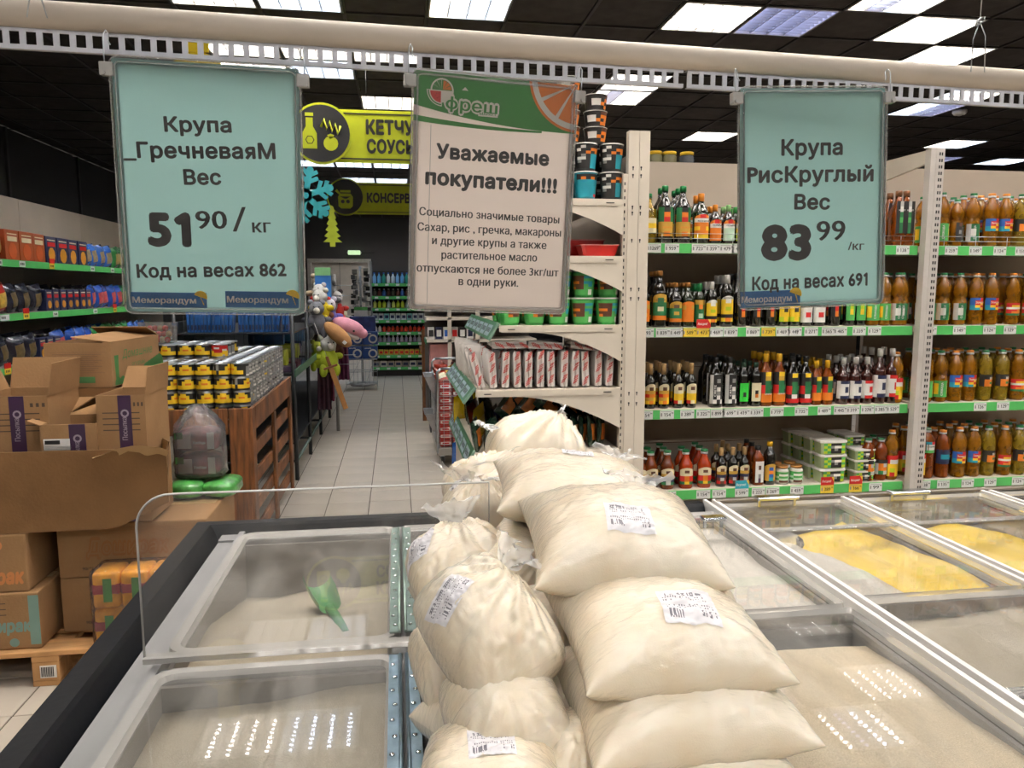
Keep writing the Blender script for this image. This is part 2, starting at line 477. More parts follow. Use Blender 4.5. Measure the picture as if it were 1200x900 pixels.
LN = {(-3, 0): ('bright louvered ceiling lamp at the top edge above the middle notice', 'wccc'), (-5, 0): ('cool white ceiling lamp at top edge above left teal sign, right of two', 'cccc'),
      (-6, 0): ('warm ceiling lamp at top edge above left teal sign, left of two', 'wwww'), (0, 0): ('glaring warm white ceiling lamp above the rail, left one of a joined pair', 'wwww'),
      (1, 0): ('dim bluish louvered ceiling lamp joined to the right side of the glaring warm one', 'dddd'), (2, -1): ('half seen louvered ceiling lamp cut by the top edge, right of the dim bluish one', 'wdcw'),
      (3, 0): ('bright ceiling lamp with a clear louver grid just left of the suspension wire knot', 'wwww'), (0, 3): ('warm ceiling lamp below the rail above the noodle cups, farther half of the pair', 'wwww'),
      (0, 4): ('louvered ceiling lamp right above the noodle cups behind the slotted white post', 'wdww'), (-5, 3): ('cool white ceiling lamp behind the top right corner of the left teal sign', 'cccc'),
      (-6, 3): ('warm ceiling lamp mostly hidden behind the top edge of the left teal sign', 'wwww'), (6, 3): ('warm white lamp right of the right teal sign, nearer one of two', 'cwww'),
      (6, 4): ('bluish louvered lamp right of the right teal sign, farther one of two', 'ccdd'), (3, 7): ('flat looking warm white lamp peeping out left of the right teal sign', 'wwww'),
      (9, 7): ('far warm and bluish ceiling lamp above the slotted divider of the oil shelves', 'wwcc'), (9, 4): ('bluish ceiling lamp cut by the right edge of the photo', 'cccc'),
      (10, 9): ('far grey louvered lamp just above the right oil shelf panel', 'dddd'), (12, 9): ('far blue louvered lamp just above the right oil shelf panel at the photo edge', 'cccc')}
for kj in VIS:
    l = LN.get(kj)
    if l: lamp(*kj, l[0], 'ceiling lamps over the near aisles', l[1])
    else:
        nfar = globals().get('nfar', 0) + 1
        lamp(*kj, 'far white ceiling lamp near the yellow green boards, %s counting from the left front' % ORD[nfar - 1], 'ceiling lamps at the back of the hall', 'cccc')
for kj in HID: lamp(*kj, 'louvered ceiling lamp hidden behind the hanging signs', 'ceiling lamps hidden behind signs', 'wwww')
for kj in ADDED: lamp(*kj, 'unseen ceiling lamp added for more light above or behind the camera', 'added ceiling lamps outside the frame', 'bbbb' if kj[1] in (-11, -14) else 'wwww')
p = at(1120, 131, z=CEIL - 0.02)
t = thing('smoke_detector', 'small round white smoke detector beside the lamps right of the teal sign', 'detector', (p.x + 0.05, p.y, CEIL - 0.05))
b = MB(); b.lathe([(0.06, 0), (0.075, 0.02), (0.075, 0.05)], C_WHITE, 14); b.build('housing', t)
b = MB(); b.lathe([(0.02, -0.012), (0.045, 0.002)], C_LGREY, 10); b.build('sensor', t)
p = at(178, 139, z=CEIL)

# ================================================================ BULK GOODS COUNTER
ACR = film('acrylic', haze=0.10, streak=0.16, haze_col=(0.7, 0.67, 0.62), rough=0.02)
ACR_R = film('acrylic_rim', haze=0.42, haze_col=(0.75, 0.72, 0.68), rough=0.06)
ACR_B = film('acrylic_band', haze=0.3, haze_col=(0.8, 0.77, 0.72), rough=0.05)
ACR_E = film('acrylic_edge', haze=0.7, haze_col=(0.85, 0.83, 0.8), rough=0.1)
INNER = mat('8f8983', 0.5, var=0.04, scale=3)
ZL = 0.87
ctr = thing('bulk_bin_counter', 'long bulk food bin counter with navy black rim and grey inner frame', 'counter', (0, 1.4, 0))
def C(bm, name, label=None):
    o = bm.build(name, ctr, label); o.location = (0, -1.4, 0); return o
Y0, Y1, X0, X1 = 0.3, 2.30, -0.60, 0.96
b = MB()
pr = [(-0.60, ZL - 0.012), (-0.592, ZL), (-0.545, ZL + 0.004), (-0.538, ZL - 0.004), (-0.505, ZL - 0.055), (-0.52, ZL - 0.07), (-0.60, ZL - 0.07)]
# rim as a sweep along left edge and far edge
ring = []
for (dx, z) in pr:
    off = dx + 0.60
    ring.append([(X0 + off, Y0, z), (X0 + off, Y1 - off, z), (X1, Y1 - off, z)])
P_ = [[ring[k % len(ring)][q] for k in range(len(ring) + 1)] for q in range(3)]
for q in range(2): b.grid([P_[q], P_[q + 1]], BLACK_PAINT, False)
C(b, 'rim', 'navy black bevelled rim')
b = MB(); b.box(-0.58, 1.0, 0.3, 2.26, 0.1, 0.45, BLACK_PAINT); b.box(-0.595, -0.575, 0.3, 2.28, 0.1, ZL - 0.06, BLACK_PAINT); b.box(-0.58, 0.96, 2.26, 2.285, 0.1, ZL - 0.06, BLACK_PAINT)
C(b, 'cabinet_shell')
b = MB()
FRM = mat('7d7c7c', 0.4, var=0.05, scale=4)
b.box(-0.505, -0.455, 0.3, 2.2, 0.45, ZL - 0.022, FRM); b.box(-0.455, -0.44, 0.3, 2.2, 0.45, ZL - 0.006, FRM)
b.box(-0.505, 0.96, 2.155, 2.205, 0.45, ZL - 0.016, FRM)
C(b, 'inner_frame', 'grey inner frame')
b = MB()
for xa, xb in ((-0.44, -0.02), (0.03, 0.96)):
    for ya, yb in ((0.4, 1.375 if xa < 0 else 1.43), (1.43 if xa < 0 else 1.456, 2.15)):
        b.box(xa, xb, ya, yb, 0.45, 0.46, INNER)
        b.box(xa, xa + 0.01, ya, yb, 0.46, ZL - 0.03, INNER); b.box(xb - 0.01, xb, ya, yb, 0.46, ZL - 0.03, INNER)
        b.box(xa, xb, ya, ya + 0.01, 0.46, ZL - 0.03, INNER); b.box(xa, xb, yb - 0.01, yb, 0.46, ZL - 0.03, INNER)
C(b, 'bin_liners')
b = MB(); b.box(-0.44, 0.0, 1.375, 1.40, 0.46, ZL - 0.012, FRM); b.box(0.0, 0.96, 1.43, 1.455, 0.46, ZL - 0.008, mat('8a8177', .5)); b.box(-0.02, 0.03, 0.4, 2.16, 0.46, ZL - 0.012, FRM)
C(b, 'crossbars', 'grey crossbars between bins')
def lid_sheet(x0, x1, y0, y1, rim=0.022, z=ZL, rad=0.05):
    """moulded lid: flat sheet with a raised border"""
    b = MB()
    def rr(i, n=6):
        pts = []
        r = max(rad - i, 0.008)
        for cx, cy, a in ((x1 - i - r, y1 - i - r, 0), (x0 + i + r, y1 - i - r, 90), (x0 + i + r, y0 + i + r, 180), (x1 - i - r, y0 + i + r, 270)):
            for k in range(n + 1):
                t_ = R(a + 90 * k / n); pts.append((cx + r * math.cos(t_), cy + r * math.sin(t_)))
        return pts
    a_, b_, c_, d_ = rr(0), rr(0.003), rr(rim), rr(rim + 0.006)
    n = len(a_)
    b.rings([[(p[0], p[1], z - 0.012) for p in a_], [(p[0], p[1], z + 0.005) for p in b_], [(p[0], p[1], z + 0.005) for p in c_], [(p[0], p[1], z - 0.004) for p in d_]], ACR_R, False, False, False)
    b.add([(p[0], p[1], z - 0.004) for p in d_], [tuple(range(n))], ACR, False)
    return b
def lid(x0, x1, y0, y1, label, handle=None, rim=0.022, rad=0.05, z=ZL):
    t = thing('bin_lid', label, 'lid', ((x0 + x1) / 2, (y0 + y1) / 2, z), group='clear lids of the bulk bins')
    o = lid_sheet(x0, x1, y0, y1, rim, z, rad).build('lid_pane', t); o.location = -t.location
    if handle:
        for (hx0, hx1, hy) in handle:
            b = MB(); b.bbox(hx0, hx1, hy - 0.018, hy + 0.018, z + 0.02, z + 0.032, CHROME, 0.004)
            for hx in (hx0 + 0.01, hx1 - 0.01): b.box(hx - 0.004, hx + 0.004, hy - 0.004, hy + 0.004, z - 0.002, z + 0.02, CHROME)
            o = b.build('handle', t, 'chrome handle'); o.location = -t.location
    return t
def hinge(t, x, y0, y1, m, side):
    b = MB(); b.box(x, x + side * 0.019, y0, y1, ZL + 0.006, ZL + 0.009, m)
    b.tube([(x - side * 0.001, y0, ZL + 0.0085), (x - side * 0.001, y1, ZL + 0.0085)], 0.0035, m, 6)
    y = y0 + 0.03; k = 0
    while y < y1 - 0.02:
        b.lathe([(0.0045, 0), (0.004, 0.002), (0.001, 0.003)], CHROME, 8, c=(x + side * (0.008 + 0.004 * (k % 2)), y, ZL + 0.009)); y += 0.045; k += 1
    o = b.build('hinge', t, 'riveted metal hinge strip'); o.location = -t.location
HG = mat('8fa39a', 0.4, metal=0.8, var=0.15, scale=20); HB = mat('9fb6c4', 0.35, metal=0.9, var=0.15, scale=20)
t = lid(-0.445, -0.002, 1.425, 2.155, 'scratched clear lid behind the upright acrylic divider, at the counter left corner'); hinge(t, -0.006, 1.45, 2.12, HG, -1)
t = lid(-0.445, -0.002, 0.70, 1.372, 'nearest clear lid at the left, with blue-grey hinge strip'); hinge(t, -0.006, 0.7, 1.355, HB, -1)
t = lid(0.006, 0.955, 1.45, 2.155, 'clear lid under the far end of the bag pile', handle=[(0.86, 0.93, 2.02)], rim=.004, rad=.012); hinge(t, 0.008, 1.45, 2.12, HG, 1)
t = lid(0.006, 0.955, 0.70, 1.435, 'wide clear lid under the near half of the bag pile', rim=.004, rad=.012); hinge(t, 0.008, 0.7, 1.355, HB, 1)

# right hand counter with aluminium strips
ctr2 = thing('bulk_bin_counter', 'clear walled bulk bin counter right of the bag pile, with white aluminium strips', 'counter', (1.9, 1.4, 0))
def C2(bm, name, label=None):
    o = bm.build(name, ctr2, label); o.location = (-1.9, -1.4, 0); return o
b = MB(); b.box(1.01, 3.4, 0.3, 2.24, 0.1, 0.47, mat('5b5148', 0.6)); C2(b, 'cabinet_shell')
XS = [0.985, 1.445, 1.955, 2.45, 2.95, 3.4]
WALU = mat('e2dfdb', 0.35, metal=0.2, var=0.02)
for x in XS:
    b = MB()
    b.box(x - 0.021, x - 0.009, 0.3, 2.26, ZL - 0.03, ZL + 0.012, WALU); b.box(x + 0.009, x + 0.021, 0.3, 2.26, ZL - 0.03, ZL + 0.012, WALU)
    b.box(x - 0.009, x + 0.009, 0.3, 2.26, ZL - 0.035, ZL + 0.001, mat('7d746c', 0.5))
    C2(b, 'divider_strip', 'white aluminium strip pair')
b = MB()
for a_, c_ in zip(XS[:-1], XS[1:]):
    b.box(a_ + 0.02, c_ - 0.02, 0.4, 2.2, 0.47, 0.48, INNER)
    b.box(a_ + 0.02, a_ + 0.03, 0.4, 2.2, 0.48, ZL - 0.035, INNER); b.box(c_ - 0.03, c_ - 0.02, 0.4, 2.2, 0.48, ZL - 0.035, INNER)
    b.box(a_ + 0.02, c_ - 0.02, 1.465, 1.487, 0.48, ZL - 0.012, mat('8a8177', .5))
C2(b, 'bin_liners')
b = MB(); b.box(1.0, 3.4, 2.235, 2.245, 0.45, ZL + 0.01, film('far_wall', haze=0.3)); b.box(1.0, 3.4, 2.23, 2.25, ZL + 0.008, ZL + 0.014, mat('8a8178', 0.4, metal=0.5)); C2(b, 'far_wall')
for k, (a_, c_) in enumerate(zip(XS[:-1], XS[1:])):
    nm = ['leftmost column', 'second column', 'third column', 'fourth column', 'rightmost column'][k]
    far = [(a_ + 0.13, a_ + 0.27, 2.2)]
    lid(a_ + 0.024, c_ - 0.024, 1.482, 2.225, 'far clear bin lid in the %s of the right counter' % nm, handle=far, rim=0.004, rad=0.012)
    lid(a_ + 0.024, c_ - 0.024, 0.62, 1.468, 'near clear bin lid in the %s of the right counter' % nm, rim=0.004, rad=0.012)
    for yy in (1.93, 1.05):
        b = MB(); b.bbox(a_ + .026, c_ - .026, yy, yy + .03, ZL + .003, ZL + .009, ACR_B, .002); C2(b, 'handle_strip', 'milky bent strip across the lids')

# upright acrylic divider standing across the left lids
t = thing('acrylic_divider', 'upright clear acrylic divider sheet with a rounded corner standing across the left lids', 'divider', (-0.15, 1.4, ZL))
x0, x1, z0, z1, r = -0.466, 0.168, 0.885, 1.188, 0.06
pts = [(x1, z0), (x1, z1)] + [(x0 + r + r * math.cos(R(a)), z1 - r + r * math.sin(R(a))) for a in range(90, 181, 10)] + [(x0, z0)]
n = len(pts)
b = MB(); b.add([(p[0], -0.0025, p[1]) for p in pts], [tuple(range(n))], film('divider', haze=0.05, streak=0.12, haze_col=(0.6, 0.57, 0.53)))
o = b.build('pane', t); o.location = (0.15, 0, -ZL)
b = MB()
b.tube([(p[0], 0, p[1]) for p in pts], 0.0022, ACR_E, 6)
o = b.build('polished_edge', t, 'pale polished edge'); o.location = (0.15, 0, -ZL)
b = MB(); b.box(x0, x1, -0.012, 0.012, ZL + 0.006, ZL + 0.016, ACR_R)
o = b.build('foot_rail', t); o.location = (0.15, 0, -ZL)

# loose goods in the bins
def heap(label, name, x0, x1, y0, y1, f, m, cat='grain'):
    b = MB(); n = 26; P = []
    for i in range(n + 1):
        row = []
        for j in range(n + 1):
            x = x0 + (x1 - x0) * j / n; y = y0 + (y1 - y0) * i / n
            row.append((x, y, f(x, y) + 0.012 * noise.noise((x * 7, y * 7, 3)) + 0.002 * noise.noise((x * 60, y * 60, 0))))
        P.append(row)
    b.grid(P, m)
    return tag(b.build(name), label, cat, None, 'stuff')
RICE = mat('b3a792', 0.7, var=0.08, scale=420, bump=0.3, bscale=450)
RICE2 = mat('e0cdad', 0.7, var=0.09, scale=420, bump=0.3, bscale=450)
SUGAR = mat('ddd6ca', 0.6, var=0.05, scale=200, bump=0.3, bscale=300)
CORN = mat('f0cc48', 0.65, var=0.09, scale=420, bump=0.3, bscale=450)
heap('beige rice under the lid behind the acrylic divider', 'rice', -0.43, -0.03, 1.44, 2.14, lambda x, y: 0.80 + 0.05 * (x + 0.4) - 0.26 * max(0, (y - 1.72)), RICE)
heap('pale rice under the nearest left lid', 'rice', -0.43, -0.03, 0.41, 1.37, lambda x, y: 0.81 + 0.08 * (x + 0.2), RICE)
heap('beige grain under the lid at the pile far end', 'grain', 0.04, 0.95, 1.44, 2.14, lambda x, y: 0.825, SUGAR)
heap('buckwheat coloured grain under the wide near lid right of the pile', 'grain', 0.04, 0.95, 0.41, 1.37, lambda x, y: 0.835 + 0.015 * math.exp(-((x - 0.72) ** 2 + (y - 1.0) ** 2) / 0.03) - 0.01 * y, RICE2)
heap('grey sugar slope in the left half of the far leftmost bin', 'sugar', 1.02, 1.41, 1.49, 2.19, lambda x, y: 0.87 - 0.55 * abs(x - 1.12) - 0.15 * abs(y - 1.65), SUGAR)
heap('yellow corn grits in the right half of the far leftmost bin', 'corn_grits', 1.02, 1.41, 1.49, 2.19, lambda x, y: 0.76 + 0.22 * (x - 1.02) - 0.08 * abs(y - 1.7), CORN)
heap('beige rice in the near leftmost bin of the right counter', 'rice', 1.02, 1.41, 0.41, 1.46, lambda x, y: 0.835 + 0.04 * (x - 1.2) - 0.02 * abs(y - 1.1), RICE)
heap('yellow split peas in the far second bin with a green scoop', 'split_peas', 1.48, 1.92, 1.49, 2.19, lambda x, y: 0.83 - 0.25 * abs(x - 1.8) - 0.1 * abs(y - 1.8), mat('f2cf40', 0.65, var=0.09, scale=420, bump=0.3, bscale=450))
heap('beige grain in the near second bin of the right counter', 'grain', 1.48, 1.92, 0.41, 1.46, lambda x, y: 0.835, RICE)
heap('brown grain in the far third bin of the right counter', 'grain', 1.99, 2.42, 1.49, 2.19, lambda x, y: 0.825, RICE2)
heap('brown grain in the near third bin of the right counter', 'grain', 1.99, 2.42, 0.41, 1.46, lambda x, y: 0.825, RICE)
def scoop(label, m, loc, rz, tub=False):
    t = thing('scoop', label, 'scoop', loc, (R(10), R(-14), rz))
    b = MB()
    if tub:
        b.lathe([(0.055, -0.01), (0.062, 0.1), (0.07, 0.105)], m, 16, cap1=False)
    else:
        P = []
        for i in range(8):
            row = []
            for j in range(9):
                a = math.pi * j / 8; rr = 0.035 * (1 - 0.0 * i) * (0.75 + 0.25 * math.sin(i / 7 * 2))
                row.append((0.12 * i / 7, -rr * math.cos(a), 0.03 - rr * math.sin(a)))
            P.append(row)
        b.grid(P, m)
    b.build('bowl', t)
    b = MB(); b.tube([(0, 0, 0.02), (-0.05, 0, 0.03), (-0.12, 0, 0.035)], 0.011, m, 8)
    if not tub: b.build('handle', t)
    return t
scoop('green plastic scoop lying on rice under the lid behind the divider', mat('3f8a4a', 0.4), (-0.17, 1.72, 0.805), R(110))
scoop('green plastic scoop in the yellow split peas', mat('3f8a4a', 0.4), (1.6, 2.1, 0.73), R(200))
scoop('clear plastic measuring tub standing under the far leftmost lid', film('tub', haze=0.5, haze_col=(0.8, 0.8, 0.8)), (1.14, 2.06, 0.70), 0, True)
# ================================================================ RAIL AND HANGING SIGNS
ZR = 2.0
A_, B_ = at(-60, 10, z=ZR), at(1260, 99, z=ZR)
dv = (B_ - A_); ang = math.atan2(dv.y, dv.x); EXT = 1.0; A_ = A_ - dv.normalized() * EXT; LEN = dv.length + 2 * EXT
rail = thing('hanging_rail', 'long cream pole with white slotted strip, slung across the top of the photo', 'rail', A_, (0, 0, ang))
POLE = mat('c9bcae', 0.5, var=0.05, scale=5)
b = MB(); b.tube([(0, 0, 0), (LEN, 0, 0)], 0.0225, POLE, 20); b.build('pole', rail, 'cream pole')
b = MB(); n = int(LEN / 0.025); za, zb = -0.055, -0.023; SLT = mat('b9b9bf', 0.35, metal=0.4, var=0.04)
gap = None
for q, (a, c) in enumerate(((0, 1.27 + EXT), (1.278 + EXT, LEN))):
    b.box(a, c, -0.0015, 0.0015, za, za + 0.0065, SLT); b.box(a, c, -0.0015, 0.0015, zb - 0.005, zb, SLT)
    b.box(a, c, -0.0015, 0.008, za - 0.001, za, SLT); b.box(a, c, -0.0015, 0.014, zb, zb + 0.001, SLT)
    x = a
    while x < c - 0.004:
        b.box(x, min(x + 0.0095, c), -0.0015, 0.0015, za + 0.0065, zb - 0.005, SLT); x += 0.025
b.build('slotted_strip', rail, 'white strip with a row of square holes')
# suspension wires
for k, (px_, py_, top) in enumerate(((1145, 72, True), (40, 5, False))):
    p = at(px_, py_, z=ZR)
    t = thing('suspension_wire', 'thin knotted steel wire holding the pole at the upper right' if k == 0 else 'thin steel wire holding the pole beyond the upper left', 'wire', (p.x, p.y, ZR))
    b = MB()
    b.tube([(-0.012, 0.0, -0.02), (-0.004, 0.01, 0.045), (0, 0, 0.075)], 0.0011, STEEL, 5)
    b.tube([(0.018, -0.0, -0.02), (0.006, -0.01, 0.045), (0, 0, 0.075)], 0.0011, STEEL, 5)
    b.tube([(0, 0, 0.07), (0.002, 0, 0.3), (0, 0, CEIL - ZR)], 0.0011, STEEL, 5)
    b.build('wire', t)
    b = MB()
    b.tube([(0.008 * math.cos(a * 0.9) * (1 + 0.3 * math.sin(a * 2.3)), 0.006 * math.sin(a * 1.7), 0.075 + 0.008 * math.sin(a * 1.1)) for a in range(14)], 0.0015, STEEL, 5)
    b.build('knot', t)

def paper_mat(col):
    m = mat(col, 0.6, var=0.03, scale=4.1)
    nt = m.node_tree
    if not any(n.type == 'BSDF_TRANSLUCENT' for n in nt.nodes):
        tr = nt.nodes.new('ShaderNodeBsdfTranslucent'); tr.inputs[0].default_value = (*lin(col), 1)
        mx = nt.nodes.new('ShaderNodeMixShader'); mx.inputs[0].default_value = 0.6
        nt.links.new(nt.nodes['Principled BSDF'].outputs[0], mx.inputs[1]); nt.links.new(tr.outputs[0], mx.inputs[2])
        nt.links.new(mx.outputs[0], nt.nodes['Material Output'].inputs[0])
    return m
CLEAR = film('sign_plastic', haze=0.08, haze_col=(0.8, 0.85, 0.83), rough=0.12, wrinkle=0.015)
EDGE = film('sign_edge', haze=0.25, haze_col=(0.85, 0.83, 0.8), rough=0.25, ior=1.2)
CLIPM = film('clip_plastic', haze=0.5, haze_col=(0.8, 0.78, 0.75), rough=0.1)
COVER = film('cover', haze=0.03, rough=0.12, haze_col=(0.8, 0.8, 0.8))
INK = mat('3a3634', 0.6, var=0)
def frame_rings(b, w_, h_, r, wd, m, y0, y1, lip=0.0):
    def rr(i):
        pts = []; q = max(r - i, 0.002)
        for cx, cz, a in ((w_ / 2 - i - q, h_ / 2 - i - q, 0), (-w_ / 2 + i + q, h_ / 2 - i - q, 90), (-w_ / 2 + i + q, -h_ / 2 + i + q, 180), (w_ / 2 - i - q, -h_ / 2 + i + q, 270)):
            for k in range(7):
                t_ = R(a + 15 * k); pts.append((cx + q * math.cos(t_), cz + q * math.sin(t_)))
        return pts
    prof = [(0, y1), (0, (y0 + y1) / 2), (0.002, y0), (wd * 0.4, y0 - 0.001), (wd * 0.5, y0 + 0.0015), (wd, y0 + 0.001), (wd, y1), (0, y1)]
    b.rings([[(p[0], y, p[1]) for p in rr(i)] for i, y in prof], m, False, False, False)
def sign(name, label, loc, ax, ay, az, paper, w_=0.31, h_=0.43, hook_l=0.05, hook_r=0.05, hooks=(1, 1)):
    t = thing(name, label, 'sign', loc)
    t.rotation_mode = 'QUATERNION'
    t.rotation_quaternion = (Matrix.Rotation(az, 3, 'Z') @ Matrix.Rotation(ax, 3, 'X') @ Matrix.Rotation(ay, 3, 'Y')).to_quaternion()
    M = Matrix.Translation(loc) @ t.rotation_quaternion.to_matrix().to_4x4()
    b = MB(); frame_rings(b, w_, h_, 0.017, 0.013, CLEAR if paper != 'w' else film('sign_plastic_w', haze=0.16, haze_col=(0.85, 0.8, 0.76), rough=0.12, wrinkle=0.015), -0.004, 0.004)
    b.build('frame', t, 'clear plastic frame')
    b = MB(); frame_rings(b, w_, h_, 0.017, 0.0012, EDGE, -0.0045, 0.0045); frame_rings(b, w_ - 0.018, h_ - 0.018, 0.01, 0.0008, EDGE, -0.0045, -0.003); b.build('frame_edge', t)
    pm = paper_mat('a6d2cf') if paper == 't' else paper_mat('efe0d6')
    b = MB(); n = 12; P = []
    for i in range(n + 1):
        P.append([(-w_ / 2 + 0.004 + (w_ - 0.008) * j / n, 0.0005 * math.sin(j * 1.3), -h_ / 2 + 0.004 + (h_ - 0.008) * i / n) for j in range(n + 1)])
    b.grid(P, pm); b.build('paper', t)
    b = MB(); b.box(-w_ / 2 + 0.004, w_ / 2 - 0.004, -0.0042, -0.0038, -h_ / 2 + 0.004, h_ / 2 - 0.004, COVER, skip=('k', 'l', 'r', 't', 'b')); b.build('clear_cover', t)
    for s, hk in ((-1, hook_l), (1, hook_r)):
        cx = s * (w_ / 2 + 0.003)
        b = MB(); b.bbox(cx - 0.011, cx + 0.011, -0.008, 0.008, h_ / 2 - 0.034, h_ / 2 - 0.012, CLIPM, 0.002); b.lathe([(0.004, 0), (0.004, 0.006)], CLIPM, 8, M=T(cx + s * 0.004, -0.008, h_ / 2 - 0.03, rx=R(90)))
        b.build('clip', t)
        # wire hook from the clip up to the strip
        top = h_ / 2 + hk
        b = MB(); x = cx + s * 0.002
        b.tube([(x, -0.004, h_ / 2 - 0.03), (x + s * 0.001, -0.002, h_ / 2), (x + s * 0.001, 0.0, top - 0.004), (x - s * 0.002, 0.004, top + 0.003), (x - s * 0.006, 0.006, top - 0.002), (x - s * 0.005, 0.004, top - 0.014), (x - s * 0.009, 0.0, top - 0.02)], 0.0012, STEEL, 6)
        b.build('hook', t, 'bent wire hook')
    # helper: photo position -> place on this sign
    Mi = M.inverted()
    nrm = (M.to_3x3() @ Vector((0, 1, 0)))
    def on(x, y):
        r = FW + RT * ((x - 600) / FPX) - UP * ((y - 450) / FPX)
        o = Vector((0, 0, EYE)); tt = (Vector(loc) - o).dot(nrm) / r.dot(nrm)
        q = Mi @ (o + r * tt); return q.x, q.z
    def line(s_, xl, xr, yb, cap_px, m=INK, bold=0.03, yr=None, nm='lettering', slant=0, y=-0.0018):
        """one printed line: left/right photo x, baseline y, capital height in photo pixels"""
        a = on(xl, yb); c = on(xr, yb if yr is None else yr); h = on(xl, yb - cap_px)
        tilt = math.atan2(c[1] - a[1], c[0] - a[0])
        bb = MB(); text(bb, s_, m, T((a[0] + c[0]) / 2, y, (a[1] + c[1]) / 2, ry=-tilt), width=c[0] - a[0], cap=h[1] - a[1], bold=bold, slant=slant)
        bb.build(nm, t)
    return t, on, line
def memo(t, on, xl, yt, xr, yb, tx, shift=0):
    a, c = on(xl, yt), on(xr, yb)
    w_, h_ = c[0] - a[0], a[1] - c[1]
    b = MB(); cx, cz = (a[0] + c[0]) / 2, (a[1] + c[1]) / 2
    b.box(cx - w_ / 2, cx + w_ / 2, -0.0016, -0.001, cz - h_ / 2, cz + h_ / 2, mat('2a6aa6', 0.5))
    o = b.build('blue_sticker', t, 'blue sticker with a yellow umbrella corner')
    bb = MB(); text(bb, tx, C_WHITE, T(cx - w_ * 0.06, -0.0021, cz - h_ * 0.2), width=w_ * 0.84, cap=h_ * 0.4, bold=0.03); bb.build('lettering', o)
    bb = MB(); disc(bb, cx + w_ * 0.42, cz + h_ * 0.22, h_ * 0.42, C_YEL, T(y=-0.0022), 14, R(-20), R(160)); bb.tube([(cx + w_ * 0.42, -0.0022, cz + h_ * 0.2), (cx + w_ * 0.46, -0.0022, cz - h_ * 0.3)], 0.0008, C_YEL, 4); bb.build('umbrella_mark', o)
t, on, line = sign('price_sign', 'left teal price sign reading Крупа _ГречневаяМ Вес 51 90, in a clear frame', (-0.314, 1.42, 1.721), R(3.4), R(0.9), R(1.1), 't', hook_l=0.036, hook_r=0.03)
line('Крупа', 193, 272, 154, 17, bold=0.035, yr=155); line('_ГречневаяМ', 144.5, 323.5, 184.5, 18, bold=0.035, yr=186); line('Вес', 216, 260, 216, 17, bold=0.035)
line('51', 174, 225, 286, 37, bold=0.055, yr=287); line('90', 230, 267, 268, 22, bold=0.02); line('/', 273, 290, 271, 30, bold=0.0); line('кг', 296, 318, 272.5, 16, bold=0.02)
line('Код на весах 862', 161, 336, 325, 15, bold=0.035, yr=323)
memo(t, on, 153, 342, 243, 361, 'Меморандум'); memo(t, on, 264, 341, 350, 361, 'Меморандум')
t, on, line = sign('price_sign', 'right teal price sign reading Крупа РисКруглый Вес 83 99, with one blue sticker', (0.82, 1.433, 1.73), R(-0.5), R(-2.1), R(-0.8), 't', hook_l=0.03, hook_r=0.03)
line('Крупа', 915, 987, 182, 18, bold=0.035, yr=181); line('РисКруглый', 875, 1023, 214, 18, bold=0.035, yr=212); line('Вес', 930, 972, 245, 17, bold=0.035)
line('83', 891, 950, 303, 39, bold=0.055, yr=302); line('99', 956, 990, 282, 24, bold=0.02, yr=281); line('/кг', 993, 1012, 293, 10, bold=0.02)
line('Код на весах 691', 881, 1016, 340, 15, bold=0.035, yr=334)
memo(t, on, 867, 342, 937, 358, 'Меморандум')

# middle notice
t, on, line = sign('notice_sign', 'middle white notice in a clear frame with green banner and orange slice', (0.182, 1.435, 1.722), R(2.3), R(1.8), R(5.3), 'w', hook_l=0.036, hook_r=0.03)
t_mid = t
GRN = mat('3f8a3c', 0.55, var=0.05); CIT = mat('df7a2c', 0.55, var=0.05); PALE = mat('e4dccf', 0.55, var=0.0)
W2, H2 = 0.151, 0.211
b = MB(); n = 24; xs = [-W2 + 2 * W2 * i / n for i in range(n + 1)]
def zc(px_, py_): return on(px_, py_)[1]
zl_, zm_ = zc(486, 124), zc(600, 151)
def curve(x, z0, z1, z2):
    u = (x + W2) / (2 * W2); return z0 * (1 - u) ** 2 + 2 * z1 * u * (1 - u) + z2 * u * u
za0, za1, za2 = zc(486, 122), zc(570, 152), zc(660, 156)
top = [(x, -0.001, H2) for x in xs]; bot = [(x, -0.001, curve(x, za0, za1 + 0.002, za2)) for x in xs]
b.grid([bot, top], GRN, False)
bot2 = [(x, -0.001, curve(x, zc(486, 141), zc(560, 155), zc(640, 154))) for x in xs[:20]]; top2 = [(x, -0.001, curve(x, zc(486, 134), zc(560, 151), zc(640, 153))) for x in xs[:20]]
b.grid([bot2, top2], GRN, False)
b.build('green_banner', t)
# citrus slice upper right, clipped to the sheet
cx, cz = on(678, 94); rr = abs(on(620, 94)[0] - cx)
b = MB()
def clipdisc(r0, r1, a0, a1, m, y):
    k = 14
    f = lambda r, a: (min(cx + r * math.cos(a), W2), y, min(cz + r * math.sin(a), H2))
    b.add([f(r1, R(a0 + (a1 - a0) * i / k)) for i in range(k + 1)] + [f(r0, R(a0 + (a1 - a0) * i / k)) for i in range(k + 1)], [(i, i + 1, k + 2 + i, k + 1 + i) for i in range(k)], m, False)
clipdisc(0, rr, 178, 272, CIT, -0.0013); clipdisc(0, rr * 0.95, 178, 272, PALE, -0.0016)
for a0 in (183, 213, 243):
    clipdisc(rr * 0.12, rr * 0.84, a0, a0 + 25, CIT, -0.0019)
b.build('orange_slice', t, 'printed orange slice')
